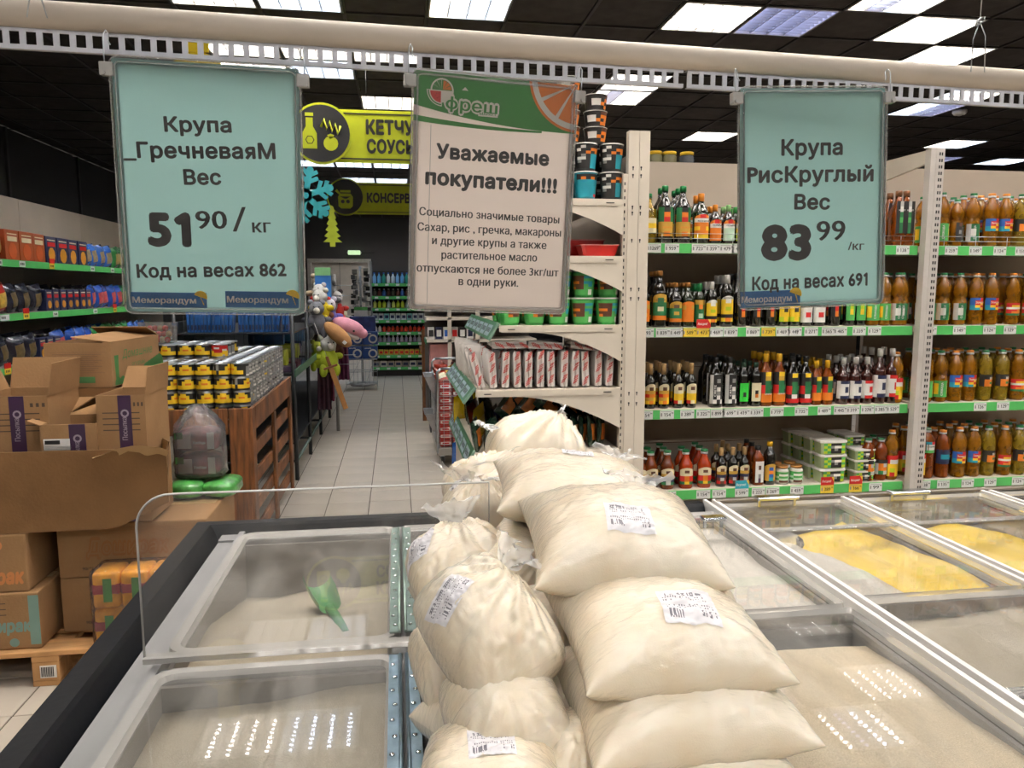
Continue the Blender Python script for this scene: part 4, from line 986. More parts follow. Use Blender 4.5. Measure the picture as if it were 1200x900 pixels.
# name: (kind,h,r,sq,body,cap,capheight fraction,label(z0,z1,rows,half angle,arch,logo), words)
BT = {
 'goldclear': ('square', .25, .034, 4, OILY, CAPG, .09, (.2, .5, ['c', 'y', 'c'], 45, 0, None), 'clear golden oil bottle'),
 'greencap': ('square', .29, .037, 4, GLASS_D, CAPG, .10, (.12, .62, ['gkg', 'gog', 'grg', 'ddd', 'ddd', 'dod'], 70, 0, ('OLIO', 'o', .28, .6, 0)), 'dark oil bottle, green cap, gold label'),
 'monbig': ('square', .255, .036, 4, GLASS_G, CAPO, .16, (.1, .58, ['oro', 'www', 'ooo', 'yoy', 'ooo', 'yyy'], 72, 1, ('MONINI', 'k', .68, .8, 0)), 'green olive oil bottle with orange label and cap'),
 'monorange': ('square', .20, .029, 4, GLASS_D, CAPO, .17, (.08, .62, ['oro', 'www', 'ooo', 'ooo', 'ooo'], 70, 1, ('MONINI', 'k', .68, .8, 0)), 'small dark olive oil bottle with orange label'),
 'monmint': ('square', .20, .029, 4, GLASS_D, mat('8dbb7a', .5), .17, (.08, .62, ['oro', 'www', 'mmm', 'mmm', 'mmm'], 70, 1, ('MONINI', 'k', .68, .8, 0)), 'small dark olive oil bottle with pale green label'),
 'monyel': ('square', .20, .029, 4, GLASS_G, mat('2f8a3a', .5), .17, (.08, .62, ['oro', 'www', 'yyy', 'lll', 'lll'], 70, 1, ('MONINI', 'k', .68, .8, 0)), 'small dark olive oil bottle with lime label'),
 'brownpet': ('square', .29, .037, 5, OILB, CAPBR, .10, (.22, .80, ['ksk', 'kwk', 'kgk', 'kGk', 'kgk', 'kgk'], 38, 0, ('ALTERO', 'w', .7, .5, 0)), 'brown oil bottle with tall black label'),
 'orangelab': ('square', .25, .034, 4, GLASS_D, CAPD, .08, (.12, .56, ['ooo', 'dod', 'ooo', 'oyo', 'ooo'], 70, 1, None), 'dark olive oil bottle with orange label'),
 'berio': ('square', .29, .035, 4, GLASS_D, CAPD, .09, (.13, .60, ['ddd', 'dgd', 'ggg', 'gcg', 'ggg', 'ooo'], 72, 1, ('OLIVA', 'B', .72, .75, 0)), 'tall dark oil bottle, gold cap, green label'),
 'berios': ('square', .23, .031, 4, GLASS_D, CAPD, .10, (.12, .58, ['ddd', 'dBd', 'ggg', 'gdg', 'ggg', 'ooo'], 72, 1, None), 'short dark oil bottle, gold cap, green label'),
 'berioo': ('square', .23, .031, 4, GLASS_G, CAPD, .10, (.12, .58, ['ooo', 'dod', 'ooo', 'ooo', 'ooo'], 72, 1, None), 'short oil bottle, gold cap, orange label'),
 'thingreen': ('slim', .225, .026, 2, GLASS_G, CAPG, .2, (.1, .62, ['ddd', 'gog', 'ggg', 'gmg', 'ggg'], 75, 0, None), 'slim green oil bottle with gold band'),
 'whitecap': ('slim', .27, .031, 3, GLASS_D, CAPW, .17, (.1, .60, ['sws', 'ywy', 'yyy', 'yly', 'yyy', 'kkk', 'yoy'], 75, 1, ('LA ESPAÑOLA', 'k', .88, .8, 0)), 'dark oil bottle, white cap, yellow label'),
 'whitecaps': ('slim', .235, .028, 3, GLASS_D, CAPW, .18, (.1, .60, ['sws', 'ywy', 'yyy', 'yly', 'yyy', 'kkk', 'yoy'], 75, 1, None), 'short dark oil bottle, white cap, yellow label'),
 'dark': ('wine', .28, .031, 2, GLASS_D, CAPBK, .12, (.18, .5, ['kkk', 'krk', 'kok'], 50, 0, None), 'plain dark oil bottle with orange medallion'),
 'yelstripe': ('slim', .25, .028, 3, GLASS_G, CAPY, .12, (.1, .5, ['yyy', 'yky', 'yyy', 'lyl'], 70, 0, None), 'dark oil bottle with yellow label'),
 'whiteband': ('slim', .25, .031, 3, GLASS_D, CAPBK, .12, (.08, .4, ['www', 'wrw', 'www'], 75, 0, None), 'dark oil bottle with white label'),
 'thinlime': ('slim', .25, .026, 4, GLASS_D, CAPG, .12, (.12, .6, ['kkk', 'GlG', 'GyG', 'GGG'], 60, 0, None), 'narrow dark oil bottle with green label'),
 'cork': ('wine', .235, .029, 2, GLASS_D, CAPK, .24, (.1, .56, ['ccc', 'cBc', 'ddd', 'roo', 'ddy', 'yoy'], 66, 1, None), 'dark bottle, tan sleeve, cream red label'),
 'corky': ('wine', .235, .029, 2, GLASS_D, CAPK, .24, (.1, .56, ['ccc', 'cBc', 'ccc', 'yyy', 'yyy', 'rcy'], 66, 1, None), 'dark bottle, tan sleeve, yellow label'),
 'blackw': ('square', .265, .033, 4, GLASS_D, CAPBK, .10, (.08, .66, ['skkk', 'skek', 'skkk', 'skwk', 'skek', 'skwk', 'swkw'], 60, 0, ('CRETE', 'w', .45, .4, 1)), 'tall black bottle with white edged label'),
 'greenlab': ('slim', .235, .026, 4, GLASS_D, mat('1d3b2a', .4), .10, (.12, .54, ['LLL', 'LLL', 'LkL', 'LLL'], 52, 0, None), 'narrow dark bottle with bright green label'),
 'creamlab': ('slim', .235, .026, 4, GLASS_D, mat('1d3b2a', .4), .10, (.12, .54, ['ccc', 'ccc', 'ckc', 'coc', 'ccc'], 52, 0, None), 'narrow dark oil bottle with cream label'),
 'tallyel': ('square', .28, .034, 3, OILB, CAPY, .15, (.08, .66, ['kyk', 'kdk', 'kgk', 'rgg', 'rgk', 'ooo', 'ooo'], 74, 0, ('GRAND', 'w', .25, .6, 0)), 'tall amber bottle with yellow cap'),
 'tallred': ('square', .265, .034, 3, GLASS_D, CAPBK, .10, (.06, .66, ['kyk', 'kkk', 'kgk', 'rgg', 'rgk', 'kwk', 'rrr'], 74, 0, None), 'tall dark bottle with red base stripe'),
 'midyel': ('square', .24, .030, 3, OILB, CAPY, .17, (.1, .64, ['kyk', 'kgk', 'rgk', 'rgd', 'ooo', 'ooo'], 74, 0, None), 'short amber bottle with yellow cap'),
 'wineb': ('wine', .255, .034, 2, WINE, CAPW, .15, (.12, .50, ['wnnn', 'wwww', 'wwnw', 'wwnw', 'wwww', 'wnnn'], 78, 0, None), 'wine-red bottle, blue edged white label'),
 'winer': ('wine', .255, .034, 2, WINE, CAPW, .15, (.12, .50, ['wrrr', 'wwww', 'wwrw', 'wwrw', 'wwww', 'wrrr'], 78, 0, None), 'wine-red bottle, red edged white label'),
 'winebt': ('wine', .30, .036, 2, WINE, CAPW, .14, (.12, .52, ['wnnn', 'wwww', 'wwnw', 'wwnw', 'wwww', 'wnnn'], 78, 0, None), 'tall wine-red bottle, blue edged label'),
 'winert': ('wine', .30, .036, 2, WINE, CAPW, .14, (.12, .52, ['wrrr', 'wwww', 'wwrw', 'wwrw', 'wwww', 'wrrr'], 78, 0, None), 'tall wine-red bottle, red edged label'),
 'slob': ('pet', .285, .037, 2, OILM, CAPG, .06, (.1, .42, ['sggy', 'sggy', 'swgo', 'swgo', 'swgy', 'sggy', 'sggy'], 78, 0, ('СЛОБОДА', 'w', .5, .8, 1)), 'sunflower oil bottle, dark green yellow label'),
 'slobg': ('pet', .285, .037, 2, OILM, CAPG, .06, (.1, .42, ['GGGy', 'yGGr', 'yGGy', 'yGGy', 'yGGy', 'GGGl'], 78, 0, ('СЛОБОДА', 'w', .5, .8, 1)), 'sunflower oil bottle, bright green yellow label'),
 'slobs': ('pet', .25, .033, 2, OILM, CAPG, .06, (.1, .5, ['kBk', 'kkk', 'kek', 'kkk', 'kkk'], 40, 0, None), 'small sunflower oil bottle, black label'),
 'blue': ('pet2', .285, .039, 2, OILM, CAPO, .06, (.29, .52, ['bbrb', 'brrb', 'bryy', 'tyry', 'ttyt'], 80, 0, ('Золотая', 'w', .55, .7, 0)), 'sunflower oil bottle, blue red label'),
 'dlab': ('pet2', .285, .039, 2, OILY, CAPG, .06, (.29, .52, ['kkkk', 'kkse', 'kooo', 'kogo', 'koog'], 80, 0, None), 'pale oil bottle, black orange label'),
 'redlab': ('pet2', .285, .039, 2, OILM, CAPO, .06, (.18, .42, ['rrrr', 'ryyr', 'wwww', 'rror', 'roor', 'gggg'], 80, 0, None), 'sunflower oil bottle, red green label'),
 'teal': ('pet2', .285, .041, 2, OILB, mat('6a8a6c', .5), .06, (.52, .74, ['ttrt', 'twwt', 'twwt', 'GGGG'], 80, 0, ('Олейна', 'g', .5, .7, 0)), 'brownish oil bottle with a high teal label'),
 'navy': ('pet2', .27, .039, 2, OILB, CAPO, .06, (.3, .6, ['nnnn', 'nttn', 'nnnn'], 80, 0, None), 'brownish oil bottle, dark blue label'),
 'yellab': ('pet', .28, .037, 2, OILM, CAPO, .06, (.08, .5, ['rrrr', 'rwwr', 'yyyy', 'ylyl', 'yryy'], 80, 0, None), 'amber oil bottle, red yellow label'),
 'jug': ('jug', .205, .036, 3.2, JUICE, None, .11, (.12, .56, ['ccc', 'cBc', 'ccc', 'ror', 'ror', 'gyg'], 58, 1, None), 'orange red bottle, green cap, cream label'),
 'jugb': ('jug', .205, .036, 3.2, AMBR, None, .11, (.12, .56, ['ccc', 'cBc', 'ddd', 'nnn', 'nsn', 'gsg'], 58, 1, None), 'amber bottle, green cap, blue cream label'),
 'corkb': ('wine', .21, .028, 2, GLASS_D, CAPK, .2, (.08, .56, ['ccc', 'cBc', 'ddd', 'nnn', 'BsB', 'rBr'], 66, 1, None), 'small dark bottle, tan sleeve, blue label'),
 'whitetall': ('slim', .215, .03, 4, AMBR, CAPBK, .1, (.08, .62, ['www', 'wBw', 'www', 'wew', 'wPw'], 40, 0, None), 'amber bottle with tall white label'),
 'yelcapdark': ('slim', .235, .03, 3, GLASS_D, CAPY, .1, (.1, .5, ['ddd', 'dbd', 'dod', 'dbd', 'dtd'], 66, 1, None), 'dark bottle with yellow cap, gold label'),
 'petdk': ('pet', .235, .037, 2, AMBR, None, .08, (.15, .5, ['kkkk', 'sosk', 'soog', 'sgsg'], 80, 0, None), 'brown bottle, green cap, pepper label'),
}
BM = {}
def bottle_meshes(k):
    if k in BM: return BM[k]
    kind, h, r, sq, body, cap, ch, lb, words_ = BT[k]
    pf = prof(kind, h, r)
    b = MB(); b.lathe(pf, body, 14 if sq == 2 else 20, sq, smooth=True)
    parts = [('bottle_body', b.mesh('bottle_body'))]
    rc = pf[-1][0] * 1.28
    b = MB(); z0 = h * (1 - ch)
    if cap is None:
        b.lathe([(rc, z0), (rc, z0 + (h - z0) * .5)], CAPW, 12); b.lathe([(rc * 1.02, z0 + (h - z0) * .5), (rc, h)], CAPG, 12)
    elif kind in ('pet', 'pet2'):
        b.lathe([(rc * 1.05, h * .92), (rc, h * .955)], CAPW, 12); b.lathe([(rc * .98, h * .955), (rc * .94, h)], cap, 12)
    else:
        b.lathe([(rc, z0), (rc, h - .002), (rc * .9, h)], cap, 12)
    parts.append(('cap', b.mesh('cap')))
    z0f, z1f, rows, ha, arch, logo = lb
    parts.append(('label', label_patch(r * (1 if kind != 'pet2' else .975) * 1.0, h * z0f, h * z1f, rows, ha, sq, arch, logo)))
    BM[k] = parts
    return parts
SHN = ['top', 'second', 'third', 'lowest']
def bottle(k, x, y, z, label, group, rz=0):
    return inst(bottle_meshes(k), 'oil_bottle', label, 'bottle', (x, y, z), (0, 0, rz), group)
rows = [
 ([(757, 'goldclear'), (775, 'greencap'), (795.5, 'greencap'), (816.5, 'monbig'), (833, 'monorange'), (848.5, 'monmint'), (863, 'monyel'), (879, 'monyel'), (895, 'berios'), (911, 'berioo'), (928, 'monorange'), (944, 'whitecaps'), (961, 'whitecaps'), (978, 'thingreen'), (996, 'greencap'), (1014, 'greencap'), (1043, 'brownpet'), (1059, 'brownpet')],
  [(1093, 'slobg'), (1110, 'slobs'), (1129, 'slob'), (1149, 'blue'), (1166, 'blue'), (1183.5, 'dlab'), (1202, 'redlab'), (1220, 'redlab'), (1238, 'blue')]),
 ([(752, 'orangelab'), (771, 'berio'), (790, 'berios'), (804, 'berioo'), (818, 'thingreen'), (831.5, 'whitecaps'), (850, 'whitecap'), (867, 'dark'), (884, 'dark'), (900, 'dark'), (916, 'yelstripe'), (928, 'yelstripe'), (942, 'whiteband'), (957, 'whiteband'), (975, 'dark'), (992, 'thinlime'), (1005, 'thinlime'), (1019, 'slobg'), (1033, 'slobg'), (1048, 'slob'), (1063, 'slob')],
  [(1085, 'slob'), (1101, 'slob'), (1120, 'slob'), (1139, 'blue'), (1157, 'blue'), (1182, 'redlab'), (1201, 'redlab'), (1220, 'slob'), (1238, 'slob')]),
 ([(748, 'cork'), (763, 'cork'), (778.5, 'cork'), (796, 'corky'), (811, 'corky'), (839, 'blackw'), (856, 'blackw'), (872, 'greenlab'), (886.5, 'creamlab'), (898, 'tallyel'), (914, 'tallyel'), (929.5, 'tallred'), (945, 'tallred'), (957.5, 'midyel'), (970.5, 'midyel'), (990, 'wineb'), (1004, 'wineb'), (1018, 'winer'), (1032, 'winebt'), (1047, 'winert'), (1063, 'yellab')],
  [(1087, 'slobg'), (1104, 'slobg'), (1121, 'blue'), (1138, 'blue'), (1156, 'dlab'), (1176, 'dlab'), (1195, 'redlab'), (1214, 'slobg'), (1232, 'slobg')]),
 ([(747, 'jugb'), (765.5, 'jugb'), (785, 'jugb'), (807, 'jug'), (829, 'jug'), (849.5, 'corkb'), (863.5, 'corkb'), (877.5, 'corkb'), (893, 'whitetall'), (907, 'yelcapdark'), (1024, 'petdk'), (1040, 'petdk'), (1056, 'yellab')],
  [(1077, 'yellab'), (1094, 'teal'), (1113, 'navy'), (1131.5, 'blue'), (1149.5, 'blue'), (1167, 'dlab'), (1186, 'redlab'), (1203, 'dlab'), (1221, 'blue'), (1240, 'blue')]),
]
backrow = {0: (['goldclear', 'greencap', 'monorange', 'monmint', 'thingreen'], ['slobg', 'blue', 'slob', 'slobs', 'redlab']),
           1: (['berio', 'whitecaps', 'whitecap', 'dark', 'thingreen'], ['slob', 'blue', 'redlab']),
           2: (['corky', 'cork', 'blackw', 'tallyel', 'wineb', 'winert'], ['slobg', 'blue', 'dlab']),
           3: (['jugb', 'jug', 'corkb', 'petdk'], ['navy', 'blue', 'teal', 'redlab'])}
for s, (lf, rt_) in enumerate(rows):
    for side, lst in ((0, lf), (1, rt_)):
        where = ('left of' if side == 0 else 'right of') + ' the slotted divider'
        unit = 'left' if side == 0 else 'right'
        for n, (pxx, k) in enumerate(lst):
            kind, h, r = BT[k][:3]
            x = at(pxx, 400, Y=YO + 0.055).x
            lim = XD if side == 0 else 99
            if side == 0 and x + r > XD - 0.015: x = XD - 0.015 - r
            if side == 1 and x - r < XD + 0.08: x = XD + 0.08 + r
            x = max(x, XL + r + 0.001)
            bottle(k, x, YO + 0.052 + rnd.uniform(-.004, .004), ZS[s] + 0.0005, '%s, %s from left, %s %s oil shelf' % (BT[k][8], ORD[n], SHN[s], unit), 'bottles on the %s shelf %s' % (SHN[s], where), rnd.uniform(-.12, .12))
        # rows behind
        xs_ = [at(p_, 400, Y=YO + 0.055).x for p_, _ in lst]
        cnt = 0
        for depth in (1, 2):
            for n in range(len(xs_)):
                k = lst[n][1]
                if (s, k) == (3, 'yelcapdark') : continue
                if depth == 2 and side == 0 and s in (0, 3) and n % 2: continue
                if BT[k][8].startswith('clear golden') and depth == 2: continue
                h, r = BT[k][1:3]
                x = xs_[n] + 0.012 * depth * (1 if side == 0 else 1)
                if side == 0 and x + r > XD - 0.02: continue
                if side == 1 and x - r < XD + 0.05: continue
                if x - r < XL: continue
                cnt += 1
                bottle(k, x, YO + 0.055 + 0.092 * depth, ZS[s] + 0.0005, '%s, %s row back, %s from left, %s %s oil shelf' % (' '.join(BT[k][8].replace(',', '').replace(' with', '').split()[:5]), ORD[depth], ORD[n], SHN[s], unit), 'bottles behind the front row on the %s shelf %s' % (SHN[s], where), rnd.uniform(-.3, .3))
# jars and tubs on the lowest shelf
b = MB(); b.lathe([(.03, 0), (.036, .006), (.036, .075), (.03, .088)], mat('d8d6cc', .25, trans=.1), 16); j1 = b.mesh('jar_body')
b = MB(); b.lathe([(.032, .088), (.032, .1)], CAPD, 14); j2 = b.mesh('lid')
j3 = label_patch(.036, .012, .07, ['GGGG', 'GwwG', 'mGGm', 'GmmG', 'wBBw'], 85)
for n, pxx in enumerate((923, 940)):
    inst([('jar_body', j1), ('lid', j2), ('label', j3)], 'coconut_oil_jar', 'white jar with green label on the lowest oil shelf, %s one beside the tub stack' % ('left' if n == 0 else 'right'), 'jar', (at(pxx, 400, Y=YO + .05).x, YO + .05, ZS[3] + .0005), (0, 0, rnd.uniform(-.2, .2)), 'white green jars')
    inst([('jar_body', j1), ('lid', j2), ('label', j3)], 'coconut_oil_jar', 'jar with green label behind the %s front jar' % ('left' if n == 0 else 'right'), 'jar', (at(pxx, 400, Y=YO + .05).x + .01, YO + .14, ZS[3] + .0005), (0, 0, .4), 'white green jars')
def tubm(w_, d_, h_):
    b = MB(); wt = film('tub_side', haze=.55, haze_col=(.55, .65, .35), rough=.2)
    def rr(w, d, z): return [(x * w / 2, y * d / 2, z) for x, y in ((-1, -.8), (-.8, -1), (.8, -1), (1, -.8), (1, .8), (.8, 1), (-.8, 1), (-1, .8))]
    b.rings([rr(w_ * .86, d_ * .86, 0), rr(w_ * .94, d_ * .94, h_ * .85)], mat('a9b88a', .35), False)
    y = -d_ * .455
    cells = ['GlkkkG', 'lGewwl', 'GlkekG', 'lGkkkl']
    for i, row in enumerate(cells):
        for j, c in enumerate(row):
            x0 = -w_ * .40 + w_ * .8 * j / 6; z0 = h_ * (.1 + .18 * (3 - i))
            b.add([(x0, y - .003 - .02 * d_, z0), (x0 + w_ * .8 / 6, y - .003 - .02 * d_, z0), (x0 + w_ * .8 / 6, y - .003 - .02 * d_, z0 + h_ * .18), (x0, y - .003 - .02 * d_, z0 + h_ * .18)], [(0, 1, 2, 3)], PC[c])
    body = b.mesh('tub_body')
    b = MB(); b.rings([rr(w_, d_, h_ * .84), rr(w_ * 1.02, d_ * 1.02, h_ * .88), rr(w_, d_, h_)], C_WHITE, False); ld = b.mesh('lid')
    return [('tub_body', body), ('lid', ld, 'white lid')]
tl, ts = tubm(.155, .1, .078), tubm(.125, .09, .06)
xa, xb = at(974, 500, Y=YO + .06).x, at(1007, 500, Y=YO + .06).x + .02
for d in range(4):
    for k in range(3):
        inst(tl, 'food_tub', 'green printed tub with white lid, left stack, %s from bottom, %s row back' % (ORD[k], ORD[d]), 'tub', (xa - .006 * d + .003 * (k % 2), YO + .065 + .106 * d, ZS[3] + .0005 + .0785 * k), (0, 0, R(rnd.uniform(-2, 2))), 'tubs in the left stack')
for d in range(3):
    for k in range(4 if d else 3):
        inst(ts, 'food_tub', 'smaller green printed tub, right stack, %s from bottom, %s row back' % (ORD[k], ORD[d]), 'tub', (xb - .006 * d + .004 * (k % 2), YO + .06 + .098 * d, ZS[3] + .0005 + .0605 * k), (0, 0, R(rnd.uniform(-2, 2))), 'tubs in the right stack')
# yellow lidded jars on top beyond the oil shelf panel
for n, (pxx, py_) in enumerate(((768, 183), (784.5, 178), (805, 180))):
    p = at(pxx, py_, Y=4.45); zb = zy(900, 193, 4.25) - .01
    t = thing('pickle_jar', 'jar with bright yellow lid above the oil shelf panel, %s of three from left' % ORD[n], 'jar', (p.x, p.y, at(784, 178, Y=4.45).z - .1325), group='yellow lidded jars on top of the oil shelf')
    b = MB(); b.lathe([(.04, 0), (.046, .01), (.046, .1), (.038, .115)], mat('8a8660' if n < 2 else '55585c', .15, trans=.3), 14); b.build('jar_body', t)
    b = MB(); b.lathe([(.041, .113), (.041, .13), (.036, .133)], C_YEL, 14); b.build('lid', t)
t = thing('top_shelf', 'narrow top shelf behind the oil shelf panel carrying the yellow lidded jars', 'shelf', (XL, 4.29, 0))
b = MB(); b.box(0, 2.0, 0, .3, at(784, 178, Y=4.45).z - .16, at(784, 178, Y=4.45).z - .133, CREAM_METAL); b.build('board', t)
b = MB()
for x in (.02, 1.98): b.box(x, x + .03, .1, .13, 0, at(784, 178, Y=4.45).z - .16, CREAM_METAL)
b.build('posts', t)
# ================================================================ NOODLE SHELVES (end seen from the side)
YN = 3.6
xn = lambda p_: at(p_, 400, Y=YN).x
XP0, XP1 = xn(733), xn(757)
ZA, ZB, ZC, ZD, ZE = [at(700, y, Y=YN).z for y in (233, 300, 381, 455, 527)]
gond = thing('shelving_unit', 'cream metal shelving unit with noodle cups and crisp bags, its side brackets facing the camera', 'shelf', (XP0, YN, 0))
ztop = at(745, 153, Y=YN).z
b = MB(); b.box(0, (XP1 - XP0) / 2 - .001, 0, .045, 0, ztop, CREAM_METAL); b.box((XP1 - XP0) / 2 + .001, XP1 - XP0, 0, .045, 0, ztop, CREAM_METAL); b.box(-.022, 0, .006, .045, 0.1, ztop - .2, CREAM_METAL)
b.build('double_post', gond, 'double cream post')
b = MB()
for py in (196, 281, 242, 249, 338, 349, 205, 460, 472):
    z = at(745, py, Y=YN).z
    for xx in (.022, .062): b.lathe([(.0045, 0), (.0045, .002)], C_BLACK, 8, c=(0, 0, 0), M=T(xx, 0, z, rx=R(90))); b.box(xx - .002, xx + .002, -.002, 0, z - .014, z, C_BLACK)
b.build('keyholes', gond)
b = MB(); z = .3
while z < ztop - .25: b.box(-.018, -.013, .004, .0062, z, z + .014, C_BLACK); z += .033
b.build('slots', gond)
b = MB(); b.box(.02, .05, .05, 1.3, .1, ztop - .1, PANELM); b.box(-.02, 0.06, 1.3, 1.34, 0, ztop, CREAM_METAL); b.build('back_panel', gond)
LENS = 1.3
def nshelf(z, xl, bh, name):
    L_ = XP0 - .022 - xl
    b = MB(); b.box(xl - XP0, -.022, .0, LENS, z - .012, z, CREAM_METAL); sh = b.build('shelf', gond)
    b = MB(); n = 10; pts = [(-.022, -.0), (xl - XP0, 0.0), (xl - XP0 - .0, -.03)]
    h = bh
    for i in range(n + 1):
        u = i / n; x = (xl - XP0) + L_ * .28 + L_ * .72 * u; pts.append((x, -.034 - (h - .034) * (u ** 1.7)))
    b.poly([(x, z + zz) for x, zz in pts], .004, CREAM_METAL, M=T(0, -.004, 0)); br = b.build('bracket', gond)
    b = MB(); b.box(xl - XP0 + .01, -.05, -.008, -.004, z - .032, z - .004, CREAM_METAL); b.box(xl - XP0 + .04, xl - XP0 + .075, -.0095, -.008, z - .02, z - .016, C_BLACK); b.box(-.11, -.07, -.0095, -.008, z - .02, z - .016, C_BLACK); b.build('bracket_plate', gond)
for z, pxl, bh, nm in ((ZA, 585, .17, 'a'), (ZB, 585, .17, 'b'), (ZC, 585, .18, 'c'), (ZD, 557, .2, 'd'), (ZE, 556, .2, 'e')):
    nshelf(z, xn(pxl), bh, nm)
b = MB(); b.box(xn(556) - XP0, -.02, .0, LENS, 0, ZE - .09, CREAM_METAL); b.build('plinth', gond)
# tilted price rails along the aisle
RAILG = mat('3f6e4e', .4, var=.08)
for z, pxl, tilt in ((ZC, 585, 30), (ZD, 557, 38), (ZE, 556, 20)):
    x = xn(pxl) - XP0
    M = T(x, 0, z - .0, ry=0) @ Matrix.Rotation(R(tilt), 4, 'Y')
    b = MB(); b.box(-.012, -.004, .02, LENS, -.085, .012, RAILG, M); b.box(-.014, -.002, 0.0, .02, -.085, .012, mat('6d8a78', .4), M); rl = b.build('price_rail', gond, 'tilted dark green price rail')
    for k in range(6):
        y = .1 + .2 * k
        b = MB(); b.box(-.0135, -.012, y, y + .15, -.07, -.01, mat('9fb0bb', .4, var=.03), M)
        for j in range(4): b.box(-.0142, -.0135, y + .02 + .033 * j, y + .035 + .033 * j, -.05, -.025, C_BLACK, M)
        b.build('price_tag', gond)
# cups
def cupm(h, r0, r1, body, bands, lid_m, name='cup'):
    b = MB(); b.lathe([(r0, 0), (r1, h * .95)], body, 16); b.lathe([(r1 * 1.05, h * .95), (r1 * 1.05, h * .98)], C_WHITE, 16); bd = b.mesh('cup_body')
    b = MB(); b.lathe([(r1 * 1.0, h * .98), (r1 * .98, h)], lid_m, 16); ld = b.mesh('lid')
    b = MB(); rows_ = bands[::-1]; nr = len(rows_); nc = len(rows_[0]); P = []
    sub = 2
    for i in range(nr + 1):
        f = .1 + .8 * i / nr; r = r0 + (r1 - r0) * f / .95 + .001
        P.append([(r * math.cos(R(-165 + 150 * j / (nc * sub))), r * math.sin(R(-165 + 150 * j / (nc * sub))), h * f) for j in range(nc * sub + 1)])
    b.grid(P, None, True, None, lambda i, j: PC[rows_[i][j // sub]]); lb = b.mesh('label')
    return [('cup_body', bd), ('lid', ld), ('label', lb)]
CK = mat('17191c', .35); CGR = mat('3aa24a', .4); CT = mat('1f8fa5', .4)
big = cupm(.132, .045, .058, CK, ['kkwkkk', 'kwkkoo', 'kkkoko', 'kkekttt'[:6], 'kwwkttt'[:6], 'kekkttt'[:6], 'kkkktt', 'kkkktt'], C_LGREY)
bigt = cupm(.132, .045, .058, CT, ['kkkkkk', 'kokoko', 'tttttt', 'tttttt', 'tttttw', 'tttttt', 'tttttt', 'ttttrt'], C_LGREY)
grn = cupm(.132, .045, .058, CGR, ['GGGGGG', 'GBBBtt', 'GBBBGG', 'GooBtt', 'GBBBGt', 'GoBBGG', 'GGGGGw', 'GGGGGw'], C_LGREY)
sml = cupm(.075, .045, .056, mat('3a3634', .4), ['kkkkBB', 'kwwkoo', 'kwwoko', 'kkkkoo'], C_LGREY)
g = 'noodle cups on the top shelf'
XC = [xn(718), xn(688), xn(659), xn(630)]
for d in range(3):
    for c in range(4):
        for k in range(2):
            inst(bigt if (c == 1 and k == 0) else big, 'noodle_cup', 'black and teal noodle cup, %s tier, %s from the post, %s from the near side' % (['lower', 'upper'][k], ORD[c], ORD[d]), 'cup', (XC[c], YN + .075 + .13 * d, ZA + .0005 + .1325 * k), (0, 0, rnd.uniform(-.5, .5)), g)
for k in range(3):
    inst(sml, 'noodle_cup', 'low dark cup with orange print stacked on the teal cups, %s from bottom' % ORD[k], 'cup', (xn(699), YN + .08, ZA + .2655 + .0755 * k), (0, 0, rnd.uniform(-.3, .3)), 'low dark cups stacked highest')
for k in range(4):
    inst(sml, 'noodle_cup', 'low dark cup in the stack right beside the notice, %s from bottom' % ORD[k], 'cup', (xn(668), YN + .08, ZA + .2655 + .0755 * k), (0, 0, rnd.uniform(-.3, .3)), 'low dark cups beside the notice')
# red trays
def tray(label, x, y, z, w_=.19, h_=.055):
    t = thing('noodle_tray', label, 'tray', (x, y, z), group='red noodle trays')
    b = MB(); rr = lambda s_, zz: [(u * w_ / 2 * s_, v * .07 * s_, zz) for u, v in ((-1, -.8), (-.85, -1), (.85, -1), (1, -.8), (1, .8), (.85, 1), (-.85, 1), (-1, .8))]
    b.rings([rr(.82, 0), rr(.98, h_ * .93)], mat('c01613', .3, coat=.3), False); b.build('tray_body', t)
    b = MB(); b.rings([rr(1.03, h_ * .93), rr(1.03, h_)], mat('d88a86', .2, coat=.5), False); b.build('film_lid', t)
tray('red noodle tray lying nearest the post on the second shelf', xn(703), YN + .08, ZB + .0005)
tray('red noodle tray behind the nearest one, higher', xn(693), YN + .24, ZB + .0005, .22, .09)
tray('red noodle tray partly hidden by the notice', xn(650), YN + .09, ZB + .0005, .16, .09)
# green cups
for d in range(3):
    for c in range(5):
        for k in range(2):
            x = xn(715) - .122 * c
            if x < xn(596): continue
            if k == 1 and c > 3: continue
            inst(grn, 'noodle_cup', 'green noodle cup, %s tier, %s from the post, %s from the near side' % (['lower', 'upper'][k], ORD[c], ORD[d]), 'cup', (x + (.006 if k else 0), YN + .075 + .13 * d, ZC + .0005 + .1325 * k), (0, 0, rnd.uniform(-.7, .7)), 'green noodle cups')
